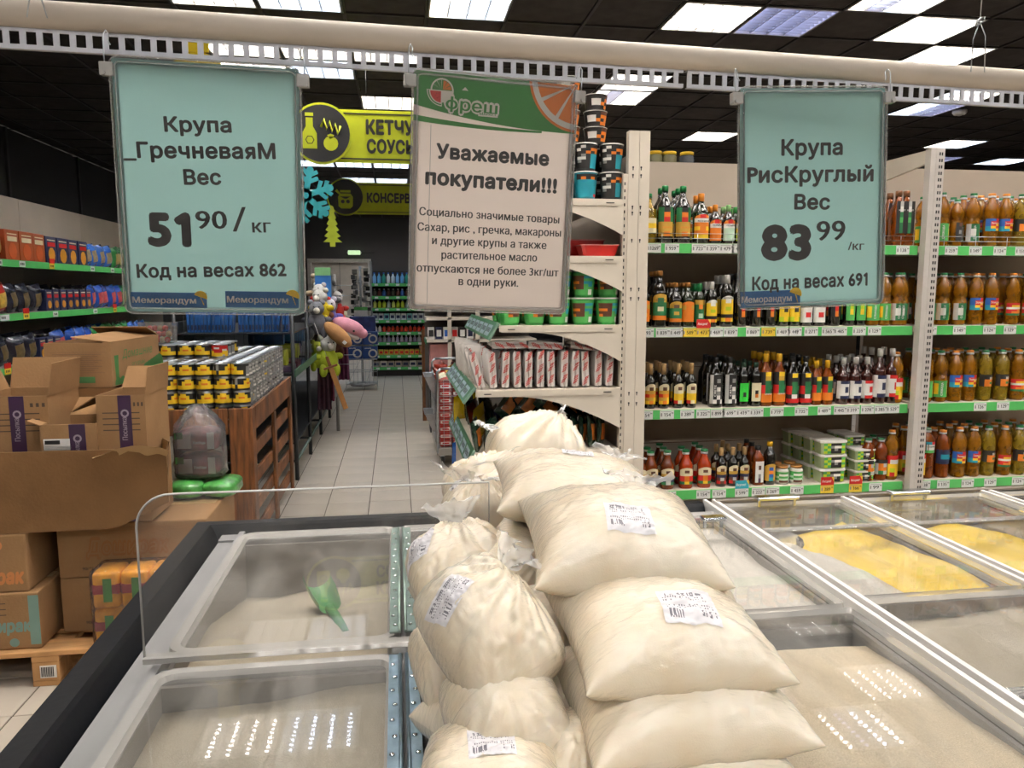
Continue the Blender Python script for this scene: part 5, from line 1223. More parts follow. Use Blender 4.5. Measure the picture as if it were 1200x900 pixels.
# white red instant packs standing in a row
PK = mat('e3dcd6', .35, var=.04, scale=30, bump=.25, bscale=25, coat=.3); PR = mat('c9453c', .45)
def pack_me(seed, w_=.038, h_=.185, d_=.13):
    rn = random.Random(seed); b = MB(); P = []
    n = 10
    sk = rn.uniform(-.004, .004)
    for side in (-1, 1):
        P = []
        for i in range(n + 1):
            v = i / n; row = []
            for j in range(n + 1):
                u = j / n; bul = (1 - abs(2 * u - 1) ** 3) ** .5 * (1 - abs(2 * v - 1) ** 4) ** .5
                row.append((side * w_ / 2 * (.15 + .85 * bul) + sk * v, -d_ / 2 + d_ * u, h_ * v))
            P.append(row)
        b.grid(P if side > 0 else [r[::-1] for r in P], PK)
    # near end face
    b.add([(-w_ * .46, -d_ / 2 + .004, .01), (w_ * .46, -d_ / 2 + .004, .01), (w_ * .46, -d_ / 2 + .006, h_ - .012), (w_ * .2, -d_ / 2 + .006, h_ - .002), (-w_ * .46, -d_ / 2 + .006, h_ - .006)], [(0, 1, 2, 3, 4)], PK)
    body = b.mesh('wrapper')
    b = MB()
    for k in range(3):
        z = .02 + .06 * k + rn.uniform(-.006, .006)
        for q in range(5):
            xa_ = -w_ * .34 + rn.uniform(-.002, .002); zz = z + .008 * q
            b.add([(xa_ + .002 * q, -d_ / 2 + .001, zz), (xa_ + .019 + .002 * q, -d_ / 2 + .001, zz + .010), (xa_ + .019 + .002 * q, -d_ / 2 + .001, zz + .015), (xa_ + .002 * q, -d_ / 2 + .001, zz + .005)], [(0, 1, 2, 3)], PR)
    return [('wrapper', body), ('print', b.mesh('print'), 'red slanted lettering print')]
pms = [pack_me(k) for k in range(5)]
xs0, xs1 = xn(565), xn(716)
for d in range(3):
    for k in range(12):
        x = xs0 + (xs1 - xs0) * k / 11
        inst(pms[(k + 2 * d) % 5], 'noodle_pack', 'white pack with red print standing upright, %s from the aisle in the %s rank' % (ORD[k], ORD[d]), 'pack', (x, YN + .085 + .15 * d, ZD + .0005), (0, R((-14 if k == 0 else -3) + rnd.uniform(-2, 2) if k < 2 else rnd.uniform(-2.5, 2.5)), R(rnd.uniform(-3, 3))), 'white red packs in upright ranks')
for k, (pxx, rl_) in enumerate(((597, 0), (640, 3), (690, 7))):
    t = inst(pms[k], 'noodle_pack', 'white pack with red print lying flat on the upright ones, %s from the aisle' % ORD[k], 'pack', (xn(pxx) - .09, YN + .10, ZD + .2155), (0, R(90 + rl_), 0), 'flat packs on top')
for k in range(8):
    t = inst(pms[k % 5], 'noodle_pack', 'silvery white pack leaning at the aisle side, %s behind the front corner' % ORD[k], 'pack', (xn(557) + .05 + .0 * k, YN + .52 + .09 * k, ZD + .0005), (R(rnd.uniform(-4, 4)), R(-8), R(58 + rnd.uniform(-8, 8))), 'white packs leaning along the aisle edge')
# crisp bags on the lowest visible shelf
def bag_me(c0, c1, seed, w_=.13, h_=.19, t_=.035):
    rn = random.Random(seed); n = 10
    m0 = mat(c0, .25, var=.15, scale=15, bump=.5, bscale=18, coat=.5); m1 = mat(c1, .3, var=.2, scale=25, coat=.4)
    b = MB()
    for side in (-1, 1):
        P = []
        for i in range(n + 1):
            v = i / n; row = []
            for j in range(n + 1):
                u = j / n; bul = max(0, (1 - abs(2 * u - 1) ** 2.5)) ** .6 * max(0, (1 - abs(2 * v - 1) ** 2.5)) ** .6
                row.append(((u - .5) * w_ * (1 - .06 * bul), side * (t_ / 2 * bul + .0015) + .006 * noise.noise((u * 4 + seed, v * 4, side)) * bul, h_ * v))
            P.append(row)
        b.grid(P if side < 0 else [r[::-1] for r in P], None, True, None, (lambda i, j: m1 if (2 <= i <= 6 and 2 <= j <= 7) else m0) if side < 0 else (lambda i, j: m0))
    return b.mesh('bag_film')
cr = [bag_me('1d3326', 'c9702a', k, .095, .165, .035) for k in range(3)]
for k in range(26):
    big_ = k < 15
    px_ = 563 + 10.5 * k if big_ else 592 + (k - 15) * 12
    lab = 'dark green and orange crisp bag, %s from the aisle, %s' % (ORD[k if big_ else k - 15], 'standing in the front rank' if big_ else 'lying in the upper heap')
    x = xn(px_)
    if x > XP0 - .05: continue
    t = thing('crisp_bag', lab, 'bag', (x, YN + (.06 if big_ else .16) + rnd.uniform(0, .03), ZE + (.002 if big_ else .15)), (R(rnd.uniform(-8, 8)), R((-12 if px_ < 610 else 4) + rnd.uniform(-4, 4)) if big_ else R(rnd.choice((-50, 40, 30, -30))), R(58 + rnd.uniform(-8, 8)) if big_ else R(rnd.uniform(-25, 25))), 'crisp bags %s' % ('standing' if big_ else 'heaped'))
    link('bag_film', cr[k % 3], t)
for k in range(14):
    t = thing('crisp_bag', 'dark snack bag by the aisle rail, %s behind the front corner' % ORD[k], 'bag', (xn(557) + .06 + .1 * (k % 2), YN + .36 + .12 * (k // 2), ZE + .002), (R(rnd.uniform(-6, 6)), R(-14), R(60)), 'snack bags along the rail')
    link('bag_film', cr[k % 3] if k > 2 else bag_me(['d2b21c', '3a2f5c', '6a1d1d'][k], ['d2b21c', 'a33', '333'][0] if k == 0 else 'a04030', 20 + k), t)

# ---------------------------------------------------------------- yellow bunch and blue bag on the aisle corner
p = at(545, 480, Y=4.7)
t = thing('snack_bag', 'crumpled bright yellow snack bag at the aisle corner behind the price rail', 'bag', (p.x, p.y, p.z - .08), (R(10), R(-10), R(40))); link('bag_film', bag_me('d8b81a', 'c9a010', 31, .2, .2, .1), t)
p = at(541, 535, Y=4.9)
t = thing('snack_bag', 'crumpled blue snack bag low at the aisle corner under the price rails', 'bag', (p.x - .0, p.y, p.z - .08), (R(10), R(-5), R(30))); link('bag_film', bag_me('2358a8', '15407e', 32, .16, .2, .1), t)

# ---------------------------------------------------------------- wire trolley with red packs
YT = 6.6
xt0, xt1 = at(512, 400, Y=YT).x, at(548, 400, Y=YT).x + .05
zt = at(520, 432, Y=YT).z
tr = thing('wire_trolley', 'tall wire mesh trolley on castors full of red packs in the aisle', 'trolley', (xt0, YT, 0))
b = MB(); wd = xt1 - xt0; dp = 1.0
for x in (0, wd):
    for y in (0, dp): b.tube([(x, y, .12), (x, y, zt - .03), (x + (.03 if x == 0 else -.03), y, zt)], .012, STEEL, 6)
for y in (0, dp): b.tube([(0.03, y, zt), (wd - .03, y, zt)], .012, STEEL, 6)
for x in (0, wd): b.tube([(x, 0, zt - .08), (x, dp, zt - .08)], .01, STEEL, 6)
b.build('tube_frame', tr)
b = MB()
for k in range(9):
    z = .2 + k * (zt - .3) / 8
    b.tube([(0, 0, z), (wd, 0, z)], .003, STEEL, 4); b.tube([(0, 0, z), (0, dp, z)], .003, STEEL, 4); b.tube([(wd, 0, z), (wd, dp, z)], .003, STEEL, 4)
for k in range(1, 6): b.tube([(wd * k / 6, 0, .16), (wd * k / 6, 0, zt - .1)], .0025, STEEL, 4)
for k in range(1, 12): b.tube([(0, dp * k / 12, .16), (0, dp * k / 12, zt - .1)], .0025, STEEL, 4)
b.build('wire_mesh', tr)
b = MB(); b.bbox(-.01, wd + .01, -.01, dp + .01, .1, .17, mat('9a958f', .4, metal=.4), .01); b.build('base_tray', tr)
for x in (.04, wd - .04):
    for y in (.05, dp - .05):
        b = MB(); b.lathe([(.045, -.015), (.045, .015)], C_BLACK, 14, M=T(x, y, .0455, ry=R(90))); b.lathe([(.018, -.018), (.018, .018)], C_LGREY, 10, M=T(x, y, .0455, ry=R(90))); b.box(x - .02, x + .02, y - .02, y + .02, .085, .1, STEEL); b.build('castor', tr)
b = MB(); b.bbox(-.05, .05, -.055, .055, 0, .062, mat('b5322a', .4, var=.15, scale=20, coat=.3), .01); b.box(-.045, .045, -.056, -.0545, .02, .045, C_WHITE); b.box(-.03, .03, -.0575, -.0555, .026, .04, C_RED); pk = b.mesh('wrapper')
n = 0
for d in range(2):
    for c in range(2):
        for k in range(9):
            t = thing('red_pack', 'red pack in the wire trolley, %s tier, %s column, %s row' % (ORD[k], ['left', 'right'][c], ['near', 'far'][d]), 'pack', (xt0 + .07 + .115 * c, YT + .08 + .125 * d, .171 + .0635 * k), group='red packs in the trolley'); link('wrapper', pk, t)
for k in range(8):
    t = thing('sweet_bag', 'mixed coloured sweet bag heaped on the trolley top, %s one' % ORD[k], 'bag', (xt0 + .06 + .13 * (k % 2) , YT + .06 + .12 * (k // 2), .171 + .0635 * 9 + .01), (R(-60 + 10 * k), R(20 * (k % 3) - 20), R(40 * k)), 'sweet bags heaped on the trolley')
    link('bag_film', bag_me(['a33a2a', 'b59a3a', '8a3a2a', '6a2a22'][k % 4], ['d8c9a0', 'a03020', 'caa040'][k % 3], 40 + k, .12, .14, .05), t)
for k, z in enumerate((.28, .62)):
    t = thing('basket', 'small side basket hung on the trolley left side, %s' % ['lower', 'upper'][k], 'basket', (xt0 - .015, YT + .2, z), group='side baskets')
    b = MB(); b.rings([[(-.02, 0, 0), (-.0, 0, 0), (-.0, .35, 0), (-.02, .35, 0)], [(-.09, 0, .16), (0, 0, .16), (0, .35, .16), (-.09, .35, .16)]], mat('a9aaa8', .35, metal=.3), False, True, False); b.build('tray', t)
    b = MB(); b.tube([(-.09, 0, .16), (0, 0, .16), (0, .35, .16), (-.09, .35, .16), (-.09, 0, .16)], .004, STEEL, 5); b.build('rim_wire', t)

# ---------------------------------------------------------------- gondola beyond with beige posts (aisle right side, farther)
Y2 = 8.2
g2 = thing('shelving_unit', 'farther shelving unit with beige posts and grey hooks above the wire trolley', 'shelf', (at(500, 400, Y=Y2).x, Y2, 0))
ox = g2.location.x
b = MB()
for pxx in (527, 560):
    x = at(pxx, 400, Y=Y2).x - ox; b.box(x - .02, x + .02, 0, .04, 0, 2.1, CREAM_METAL)
b.build('posts', g2)
b = MB(); b.box(0, 1.2, .5, .53, .1, 2.1, mat('57524e', .6)); b.build('back_panel', g2)
for zpx in (398, 372, 345):
    z = at(510, zpx, Y=Y2).z; b = MB(); b.box(0, 1.2, 0, .5, z - .03, z, CREAM_METAL); b.box(-.01, 0, 0, .5, z - .05, z, C_DKGREEN if zpx == 398 else C_GREY); b.build('shelf', g2)
for k in range(7):
    z = at(510, 390, Y=Y2).z; p = (ox + .05 + .085 * k, Y2 + .06, z + .05)
    t = thing('boxed_good', 'small box on the farther shelf above the trolley, %s from left' % ORD[k], 'box', (ox + .05 + .085 * k, Y2 + .08, at(510, 398, Y=Y2).z + .0005), group='small boxes on the farther shelf')
    b = MB(); b.bbox(-.035, .035, -.04, .04, 0, .13, [C_WHITE, C_NAVY, C_WHITE, C_LGREY, C_BLACK, C_WHITE, C_GREY][k], .003); b.box(-.025, .025, -.0415, -.0395, .03, .1, [C_BLACK, C_WHITE, C_BLUE, C_RED, C_WHITE, C_NAVY, C_WHITE][k]); b.build('carton', t)
t = thing('pink_box', 'dusty pink box under the farther shelf beside the wooden slat rack', 'box', (at(517, 430, Y=8.3).x, 8.4, at(517, 435, Y=8.3).z - .12))
b = MB(); b.bbox(-.12, .12, -.15, .15, 0, .42, mat('b87d78', .6), .005); b.build('carton', t)
b = MB(); b.box(-.13, .13, -.16, .16, -.6, -.001, BLACK_METAL); b.build('stand', t)
# wooden slat rack end
p = at(494, 386, Y=9.0)
t = thing('wooden_rack', 'tall brown slatted wooden rack at the right aisle edge behind the trolley', 'rack', (p.x, 9.0, 0))
for k in range(3):
    b = MB(); b.bbox(.0 + .055 * k, .045 + .055 * k, 0, .03, 0, p.z, WOOD, .003, seg=1); b.build('plank', t)
for k in range(4):
    b = MB(); b.bbox(.0, .16, .03, .05, .1 + .26 * k, .16 + .26 * k, WOOD, .003, seg=1); b.build('crosspiece', t)
b = MB(); b.bbox(0, .16, .05, 1.0, p.z - .3, p.z - .26, WOOD, .003, seg=1); b.build('board', t)

# ================================================================ FAR SHELF, DOOR AREA
YF = 13.9
xf0, xf1 = at(437, 400, Y=YF).x, at(545, 400, Y=YF).x
zf = [at(460, y, Y=YF).z for y in (332, 347, 361, 375, 389, 401, 416, 430)]
fs = thing('shelving_unit', 'far grey shelving unit with household chemicals and green price rails at the aisle end', 'shelf', (xf0, YF, 0))
b = MB(); b.box(0, xf1 - xf0, .45, .48, 0, 1.9, C_BLACK); b.box(-.03, 0, 0, .48, 0, at(437, 306, Y=YF).z, C_GREY); b.box(xf1 - xf0, xf1 - xf0 + .03, 0, .48, 0, 1.9, C_GREY); b.box(0, xf1 - xf0, .02, .45, 0, .1, C_BLACK); b.build('frame', fs)
for z in zf:
    b = MB(); b.box(0, xf1 - xf0, 0, .45, z - .02, z, C_GREY); b.build('shelf', fs)
    b = MB(); b.box(0, xf1 - xf0, -.01, 0, z - .055, z, GREENR)
    b.build('price_rail', fs)
    for k in range(0, 9): 
        b = MB(); b.box(.05 + .19 * k, .11 + .19 * k, -.014, -.01, z - .045, z - .01, TAGW); b.build('price_tag', fs)
far = [('bottle', ['7fb0d8', 'd8d8cf', '5fa0cc', 'cfd8dc', '2f8f7a'], .19, .035, 'mixed white and light blue'), ('bottle', ['5a2a22', '3d3a2a', '4a2a20', '26508a'], .13, .035, 'dark brown'), ('bottle', ['b9c832', 'a9c02a', 'c9cf60', 'b0b8b0'], .15, .035, 'lime green'),
       ('pack', ['d8dcdc', '7fb8b8', 'dcdcdc', 'c9ced0'], .12, .045, 'white and teal'), ('bottle', ['cc3a1c', 'd04020', 'c8381c', 'd8d0c8'], .12, .033, 'orange red'), ('bottle', ['b9aecb', 'd0cbd6', 'a79bc0', 'cfcad4'], .12, .033, 'pale lilac'),
       ('pack', ['d0b040', 'c9a83a', 'd2b84a'], .10, .04, 'yellow'), ('pack', ['b9a896', 'a89a8a', 'cfc6ba', '8a7f74'], .11, .06, 'beige and white')]
for r, (kd, cols, h, hw, nm) in enumerate(far):
    x = xf0 + .05; k = 0
    mesh_c = []
    for c in cols:
        b = MB(); m = mat(c, .4, var=0)
        if kd == 'bottle': b.lathe([(hw * .9, 0), (hw, h * .1), (hw, h * .6), (hw * .4, h * .8), (hw * .4, h * .88)], m, 8)
        else: b.bbox(-hw, hw, -.04, .04, 0, h, m, .004, seg=1)
        a = b.mesh('body'); b = MB()
        if kd == 'bottle': b.lathe([(hw * .48, h * .88), (hw * .45, h)], C_WHITE if r % 2 else C_BLUE, 8)
        else: b.box(-hw * .7, hw * .7, -.0425, -.0405, h * .25, h * .7, [C_WHITE, C_TEAL, C_RED, C_NAVY][r % 4])
        mesh_c.append((a, b.mesh('cap' if kd == 'bottle' else 'label')))
    while x < xf1 - .05 and k < 22:
        a, c = mesh_c[(k * 7 + r) % len(mesh_c)] if r not in (4, 6) else mesh_c[min(k // 3, len(mesh_c) - 1) if 0 else (0 if k > 1 else -1)]
        inst([('body', a), ('cap' if kd == 'bottle' else 'label', c)], 'cleaning_bottle' if kd == 'bottle' else 'household_pack', '%s %s on the %s far shelf, %s from left' % (nm, kd, ['top', 'second', 'third', 'fourth', 'fifth', 'sixth', 'seventh', 'lowest'][r], ORD[k]), kd, (x, YF + .06, zf[r] + .0005), group='%s %ss on the far shelf' % (nm, kd))
        x += hw * 2 + .012; k += 1
# spinning rack of grey items with price card
p = at(424, 400, Y=12.6)
t = thing('display_rack', 'narrow grey spinning rack with small hanging items beside the far shelf', 'rack', (p.x, 12.6, 0))
b = MB(); ztr = at(424, 312, Y=12.6).z; b.tube([(0, 0, 0), (0, 0, ztr)], .02, C_GREY, 8); b.lathe([(.2, 0), (.2, .03)], C_GREY, 14); b.build('stand', t)
for k in range(30):
    b = MB(); a = k * 2.4; z = ztr - .03 - .03 * k; r = .09 + .03 * (k % 4)
    m = [C_GREY, C_BLACK, C_LGREY, mat('4a4a4c', .5)][k % 4]
    b.bbox(-.04, .04, -.01, .01, -.07, 0, m, .004, M=T(r * math.cos(a), r * math.sin(a), z, rz=a)); b.tube([(0, 0, z), (r * math.cos(a), r * math.sin(a), z)], .004, STEEL, 4); b.build('hanging_item', t); b = MB(); b.bbox(-.04, .04, -.01, .01, -.07, 0, m, .004, M=T(-r * math.cos(a), -r * math.sin(a), z - .02, rz=a)); b.build('hanging_item', t)
p = at(423, 371, Y=12.3)
t = thing('price_card', 'white price card with green top on the spinning rack', 'card', p)
b = MB(); b.box(-.105, .105, -.005, .005, -.14, .1, C_WHITE); b.build('card', t); b = MB(); b.box(-.105, .105, -.008, -.0055, .1, .15, C_GREEN); b.build('green_header', t)
b = MB(); text(b, '999', C_BLACK, T(-.01, -.008, -.04), width=.1, cap=.05, bold=.03); text(b, '99', C_BLACK, T(.07, -.008, -.015), width=.035, cap=.025); b.build('lettering', t)
b = MB(); b.tube([(0, .005, -.14), (0, .02, -p.z)], .006, STEEL, 5); b.build('stem', t)
# blue boxes of paper stacked near rack
for r in range(2):
    for c in range(2):
        p = at(416 + 18 * c, 396 + 17 * r, Y=12.1)
        t = thing('paper_pack', 'blue pack with grey roll picture, %s row, %s' % (['upper', 'lower'][r], ['left', 'right'][c]), 'pack', (p.x, 12.1, p.z), group='blue packs beside the far shelf')
        b = MB(); b.bbox(-.115, .115, -.08, .08, -.1, .1, mat('1f3f80', .4), .01); b.build('wrapper', t)
        b = MB(); disc(b, .04, -.01, .07, C_LGREY, T(y=-.082), 16, r0=.045); text(b, 'mola', C_WHITE, T(-.03, -.082, .065), width=.1, cap=.02, bold=.03); b.build('print', t)
p = at(425, 385, Y=12.2)
t = thing('paper_pack', 'blue pack standing upright on the pack stack behind the pink toy', 'pack', (p.x, 12.25, p.z - .07)); b = MB(); b.bbox(-.2, .2, -.06, .06, 0, .26, mat('24346e', .4, var=.3, scale=12), .01); b.build('wrapper', t)
p = at(424, 440, Y=12.0)
t = thing('wire_basket', 'low wire basket under the blue packs at the far shelf', 'basket', (p.x, 12.05, 0))
b = MB(); zt_ = at(424, 421, Y=12).z
for z in (.1, zt_ * .6, zt_): b.tube([(-.24, -.1, z), (.24, -.1, z), (.24, .2, z), (-.24, .2, z), (-.24, -.1, z)], .006, STEEL, 4)
for k in range(9): b.tube([(-.24 + .06 * k, -.1, .0 if k in (0, 8) else .1), (-.24 + .06 * k, -.1, zt_)], .004, STEEL, 4)
b.build('wire_frame', t)
b = MB(); b.box(-.23, .23, -.09, .19, .1, .104, STEEL); b.box(-.24, .24, -.1, .2, zt_ + .003, zt_ + .008, STEEL); b.build('shelf', t)
# ================================================================ LEFT PASTA SHELVES
XG = -2.6
ZL_ = [1.758, 1.393, 1.034, .67, .3]
lg = thing('shelving_unit', 'long shelving unit along the left wall with pasta and grain packs and green price rails', 'shelf', (XG, 5.0, 0))
b = MB()
for k in range(5): b.box(-.48, -.45, -.6 + 1.25 * k, -.6 + 1.25 * k + 1.245, .05, 2.29, BEIGE_PANEL)
b.build('back_panel', lg)
b = MB(); b.box(-.5, 0, -.62, -.6, 0, 1.3, CREAM_METAL); b.build('end_panel', lg)
for r, z in enumerate(ZL_):
    b = MB(); b.box(-.45, 0, -.6, 5.6, z - .03, z, mat('8d857c', .5)); b.build('shelf', lg)
    b = MB(); b.box(0, .008, -.6, 5.6, z - .05, z - .002, GREENR if r != 9 else GREENR); b.build('price_rail', lg, 'green price rail')
    for k in range(14 if r < 3 else 0):
        y = -.45 + .42 * k + (k % 3) * .05
        if k in (5, 9): continue
        m = TAGW if (k + r) % 4 else TAGY
        b = MB(); b.box(.008, .010, y, y + (.12 if r == 1 and k < 3 else .085), z - .046, z - .006, m)
        if m is TAGY: b.box(.008, .0115, y, y + .085, z - .006, z + .03, TAGR)
        for q in range(3): b.box(.010, .0106, y + .015 + .02 * q, y + .027 + .02 * q, z - .034, z - .018, C_BLACK)
        b.build('price_tag', lg, 'yellow and red offer tag' if m is TAGY else None)
def pastabox(c, c2, w_, h_, d_=.07):
    b = MB(); b.bbox(-d_, 0, 0, w_, 0, h_, mat(c, .4, var=.05), .003, seg=1)
    body = b.mesh('carton'); b = MB(); m2 = mat(c2, .4)
    b.lathe([(w_ * .3, 0), (w_ * .3, .002)], m2, 10, M=T(0, w_ / 2, h_ * .3, ry=R(90))); b.box(.0, .002, w_ * .15, w_ * .85, h_ * .62, h_ * .78, C_RED if c2 != 'b9552a' else C_CREAM); b.box(.0, .002, w_ * .15, w_ * .85, h_ * .84, h_ * .88, C_CREAM)
    return [('carton', body), ('print', b.mesh('print'))]
brownb = pastabox('9a4a26', 'b9552a', .19, .205); navyb = pastabox('232a48', 'c98a2a', .19, .2); navyb2 = pastabox('232a48', 'c98a2a', .1, .16)
def packs(c0, c1, seed, w_=.17, h_=.2): return [('bag_film', bag_me(c0, c1, seed, w_, h_, .09))]
blue = packs('2c5fb0', '9a8a6a', 51); green = packs('1f6a33', 'a8935a', 52); darkp = packs('20222e', '6b5a3a', 53); bluem = packs('2a4fa0', 'c85a5a', 54)
pap = packs('b9935f', 'd8d4cc', 55, .16, .24); redt = packs('b02a22', 'd8b04a', 56)
seqs = [
 [('red and white snack pack', redt, .14, 1), ('rust brown pasta carton', brownb, .195, 0), ('rust brown pasta carton', brownb, .195, 0), ('rust brown pasta carton', brownb, .195, 0), ('navy pasta carton', navyb, .195, 0), ('navy pasta carton', navyb, .195, 0), ('navy pasta carton', navyb, .195, 0), ('navy pasta carton', navyb, .195, 0)] + [('bright blue pasta bag', blue, .155, 1)] * 4 + [('green pasta bag', green, .155, 1)] * 6,
 [('red and white snack pack', redt, .16, 1), ('dark glossy pasta bag', darkp, .17, 1), ('dark glossy pasta bag', darkp, .17, 1), ('dark glossy pasta bag', darkp, .17, 1)] + [('slim navy spaghetti carton', navyb2, .12, 0)] * 7 + [('bright blue pasta bag', bluem, .155, 1)] * 5 + [('green pasta bag', green, .17, 1)] * 5,
 [('tan paper flour bag with white front', pap, .17, 1), ('tan paper flour bag with white front', pap, .17, 1), ('dark glossy pasta bag', darkp, .17, 1), ('dark glossy pasta bag', darkp, .17, 1), ('dark glossy pasta bag', darkp, .17, 1)] + [('slim navy spaghetti carton', navyb2, .12, 0)] * 3 + [('bright blue pasta bag', bluem, .17, 1)] * 4 + [('green pasta bag', green, .17, 1)] * 5 + [('bright blue pasta bag', blue, .17, 1)] * 3]
for r, sq_ in enumerate(seqs):
    y = 5.55 if r < 2 else 5.2
    cnt = {}
    for k, (nm, parts, w_, isbag) in enumerate(sq_):
        cnt[nm] = cnt.get(nm, 0) + 1
        if isbag: inst(parts, 'pasta_bag', '%s, %s left shelf, %s of its kind going away' % (nm, ['top', 'second', 'third'][r], ORD[cnt[nm] - 1]), 'bag', (XG - .07 + rnd.uniform(-.01, .01), y + w_ / 2, ZL_[r] + .001), (R(rnd.uniform(-6, 6)), R(-8), R(90 + rnd.uniform(-8, 8))), '%ss on the %s left shelf' % (nm, ['top', 'second', 'third'][r]))
        else: inst(parts, 'pasta_carton', '%s, %s left shelf, %s of its kind going away' % (nm, ['top', 'second', 'third'][r], ORD[cnt[nm] - 1]), 'carton', (XG - .02, y, ZL_[r] + .0005), (0, 0, R(rnd.uniform(-2, 2))), '%ss on the %s left shelf' % (nm, ['top', 'second', 'third'][r]))
        y += w_ + .008
    # a second rank behind
    y = 5.7
    for k in range(14):
        parts = sq_[min(len(sq_) - 1, 1 + k)][1] if sq_[min(len(sq_) - 1, 1 + k)][3] else darkp
        inst(parts, 'pasta_bag', 'dim pasta bag in the rear rank of the %s left shelf, %s from the camera' % (['top', 'second', 'third'][r], ORD[k]), 'bag', (XG - .24, y, ZL_[r] + .001), (R(rnd.uniform(-6, 6)), R(-4), R(90 + rnd.uniform(-10, 10))), 'rear rank on the %s left shelf' % ['top', 'second', 'third'][r])
        y += .21

# ================================================================ PALLET, CARTONS
pal = thing('wooden_pallet', 'pale wooden pallet on the floor tiles under the cartons', 'pallet', (-1.95, 3.05, 0))
PX0, PX1, PY0, PY1 = 0.0, 1.12, .02, 1.15
for k in range(6):
    y = PY0 + k * .205
    b = MB(); b.bbox(PX0, PX1, y, y + .11, .122, .144, WOOD_L, .003, seg=1); b.build('deck_plank', pal)
for x in (0.0, .51, 1.02):
    for y in (PY0, .53, PY1 - .12):
        b = MB(); b.bbox(x, x + .1, y, y + .12, .022, .1, WOOD_L, .003, seg=1); b.build('block', pal)
    b = MB(); b.bbox(x, x + .1, PY0, PY1, .1, .122, WOOD_L, .002, seg=1); b.build('stringer', pal)
    b = MB(); b.bbox(x, x + .1, PY0, PY1, 0, .022, WOOD_L, .002, seg=1); b.build('base_plank', pal)
b = MB(); b.box(.54, .60, PY0 - .002, PY0, .035, .085, C_WHITE); [b.box(.545 + .006 * k, .548 + .006 * k, PY0 - .003, PY0 - .002, .04, .08, C_BLACK) for k in range(8)]; b.build('barcode_label', pal)
PRN = mat('8f6239', .85, var=.03); PRO = mat('c07a45', .8, var=.03); PRT = mat('6f8a80', .8, var=.03); PRB = mat('4a3a2c', .8, var=.0)
def doshbox(label, x0, x1, y0, y1, z0, z1, kind, group='closed noodle cartons on the pallet'):
    t = thing('cardboard_carton', label, 'box', (x0, y0, z0), group=group)
    w_, d_, h_ = x1 - x0, y1 - y0, z1 - z0
    b = MB(); b.bbox(0, w_, 0, d_, 0, h_, CARD, .006, seg=2); b.build('carton_body', t)
    b = MB(); b.box(0.02, w_ - .02, d_ / 2 - .03, d_ / 2 + .03, h_, h_ + .0008, mat('b89768', .3, coat=.4)); b.build('packing_tape', t)
    b = MB(); M = T(0, -.0006, 0)
    if kind == 'text':
        for k in range(6): b.box(w_ * .05, w_ * (.72 - .1 * (k % 2)), -.001, -.0004, h_ * (.72 - .045 * k), h_ * (.735 - .045 * k), PRB)
        b.box(w_ * .05, w_ * .35, -.001, -.0004, h_ * .80, h_ * .90, PRB)
        disc(b, w_ * .8, h_ * .82, .022, PRO, T(y=-.0008), 14, r0=.015)
        text(b, 'Доширак', PRO, T(w_ * .72, -.001, h_ * .16), width=w_ * .5, cap=h_ * .24, bold=.06, slant=.15)
    elif kind == 'teal':
        for k in range(5): b.box(w_ * .05, w_ * (.78 - .1 * (k % 2)), -.001, -.0004, h_ * (.82 - .05 * k), h_ * (.835 - .05 * k), PRB)
        text(b, 'Доширак', PRT, T(w_ * .72, -.001, h_ * .33), width=w_ * .44, cap=h_ * .2, bold=.06, slant=.1)
        b.box(w_ * .93, w_ * 1.0, -.001, -.0004, h_ * .08, h_ * .95, PRT)
        for q in (.62, .82): disc(b, w_ * q, h_ * .13, .018, PRT, T(y=-.0008), 12)
        for k in range(3): b.box(w_ * .05, w_ * .4, -.001, -.0004, h_ * (.2 - .04 * k), h_ * (.212 - .04 * k), PRB)
    elif kind == 'big':
        text(b, 'Доширак', PRN, T(w_ * .46, -.001, h_ * .42), width=w_ * .55, cap=h_ * .3, bold=.08, slant=.12)
        text(b, 'Доширак', CARD, T(w_ * .46, -.0018, h_ * .43), width=w_ * .53, cap=h_ * .26, bold=.0, slant=.12)
        text(b, '90г*24шт', PRB, T(w_ * .22, -.001, h_ * .14), width=w_ * .13, cap=h_ * .055, bold=.03)
        for k in range(3): b.box(w_ * .3, w_ * .9, -.001, -.0004, h_ * (.9 - .05 * k), h_ * (.907 - .05 * k), PRN)
    b.build('print', t, 'faded printed lettering')
    return t
zp = .1445
doshbox('lower left carton on the pallet with teal corner stripe and teal Доширак print', -1.95, -1.41, 3.10, 3.5, zp, zp + .231, 'teal')
doshbox('upper left carton on the pallet with orange Доширак print and black text lines', -1.97, -1.445, 3.11, 3.5, zp + .232, zp + .464, 'text')
doshbox('wide brown carton with large Доширак print behind the orange packs, upper', -1.385, -.80, 3.235, 3.78, zp + .231, zp + .458, 'big')
doshbox('wide brown carton under the large Доширак one, lower, on the pallet', -1.385, -.80, 3.235, 3.78, zp, zp + .23, 'big')
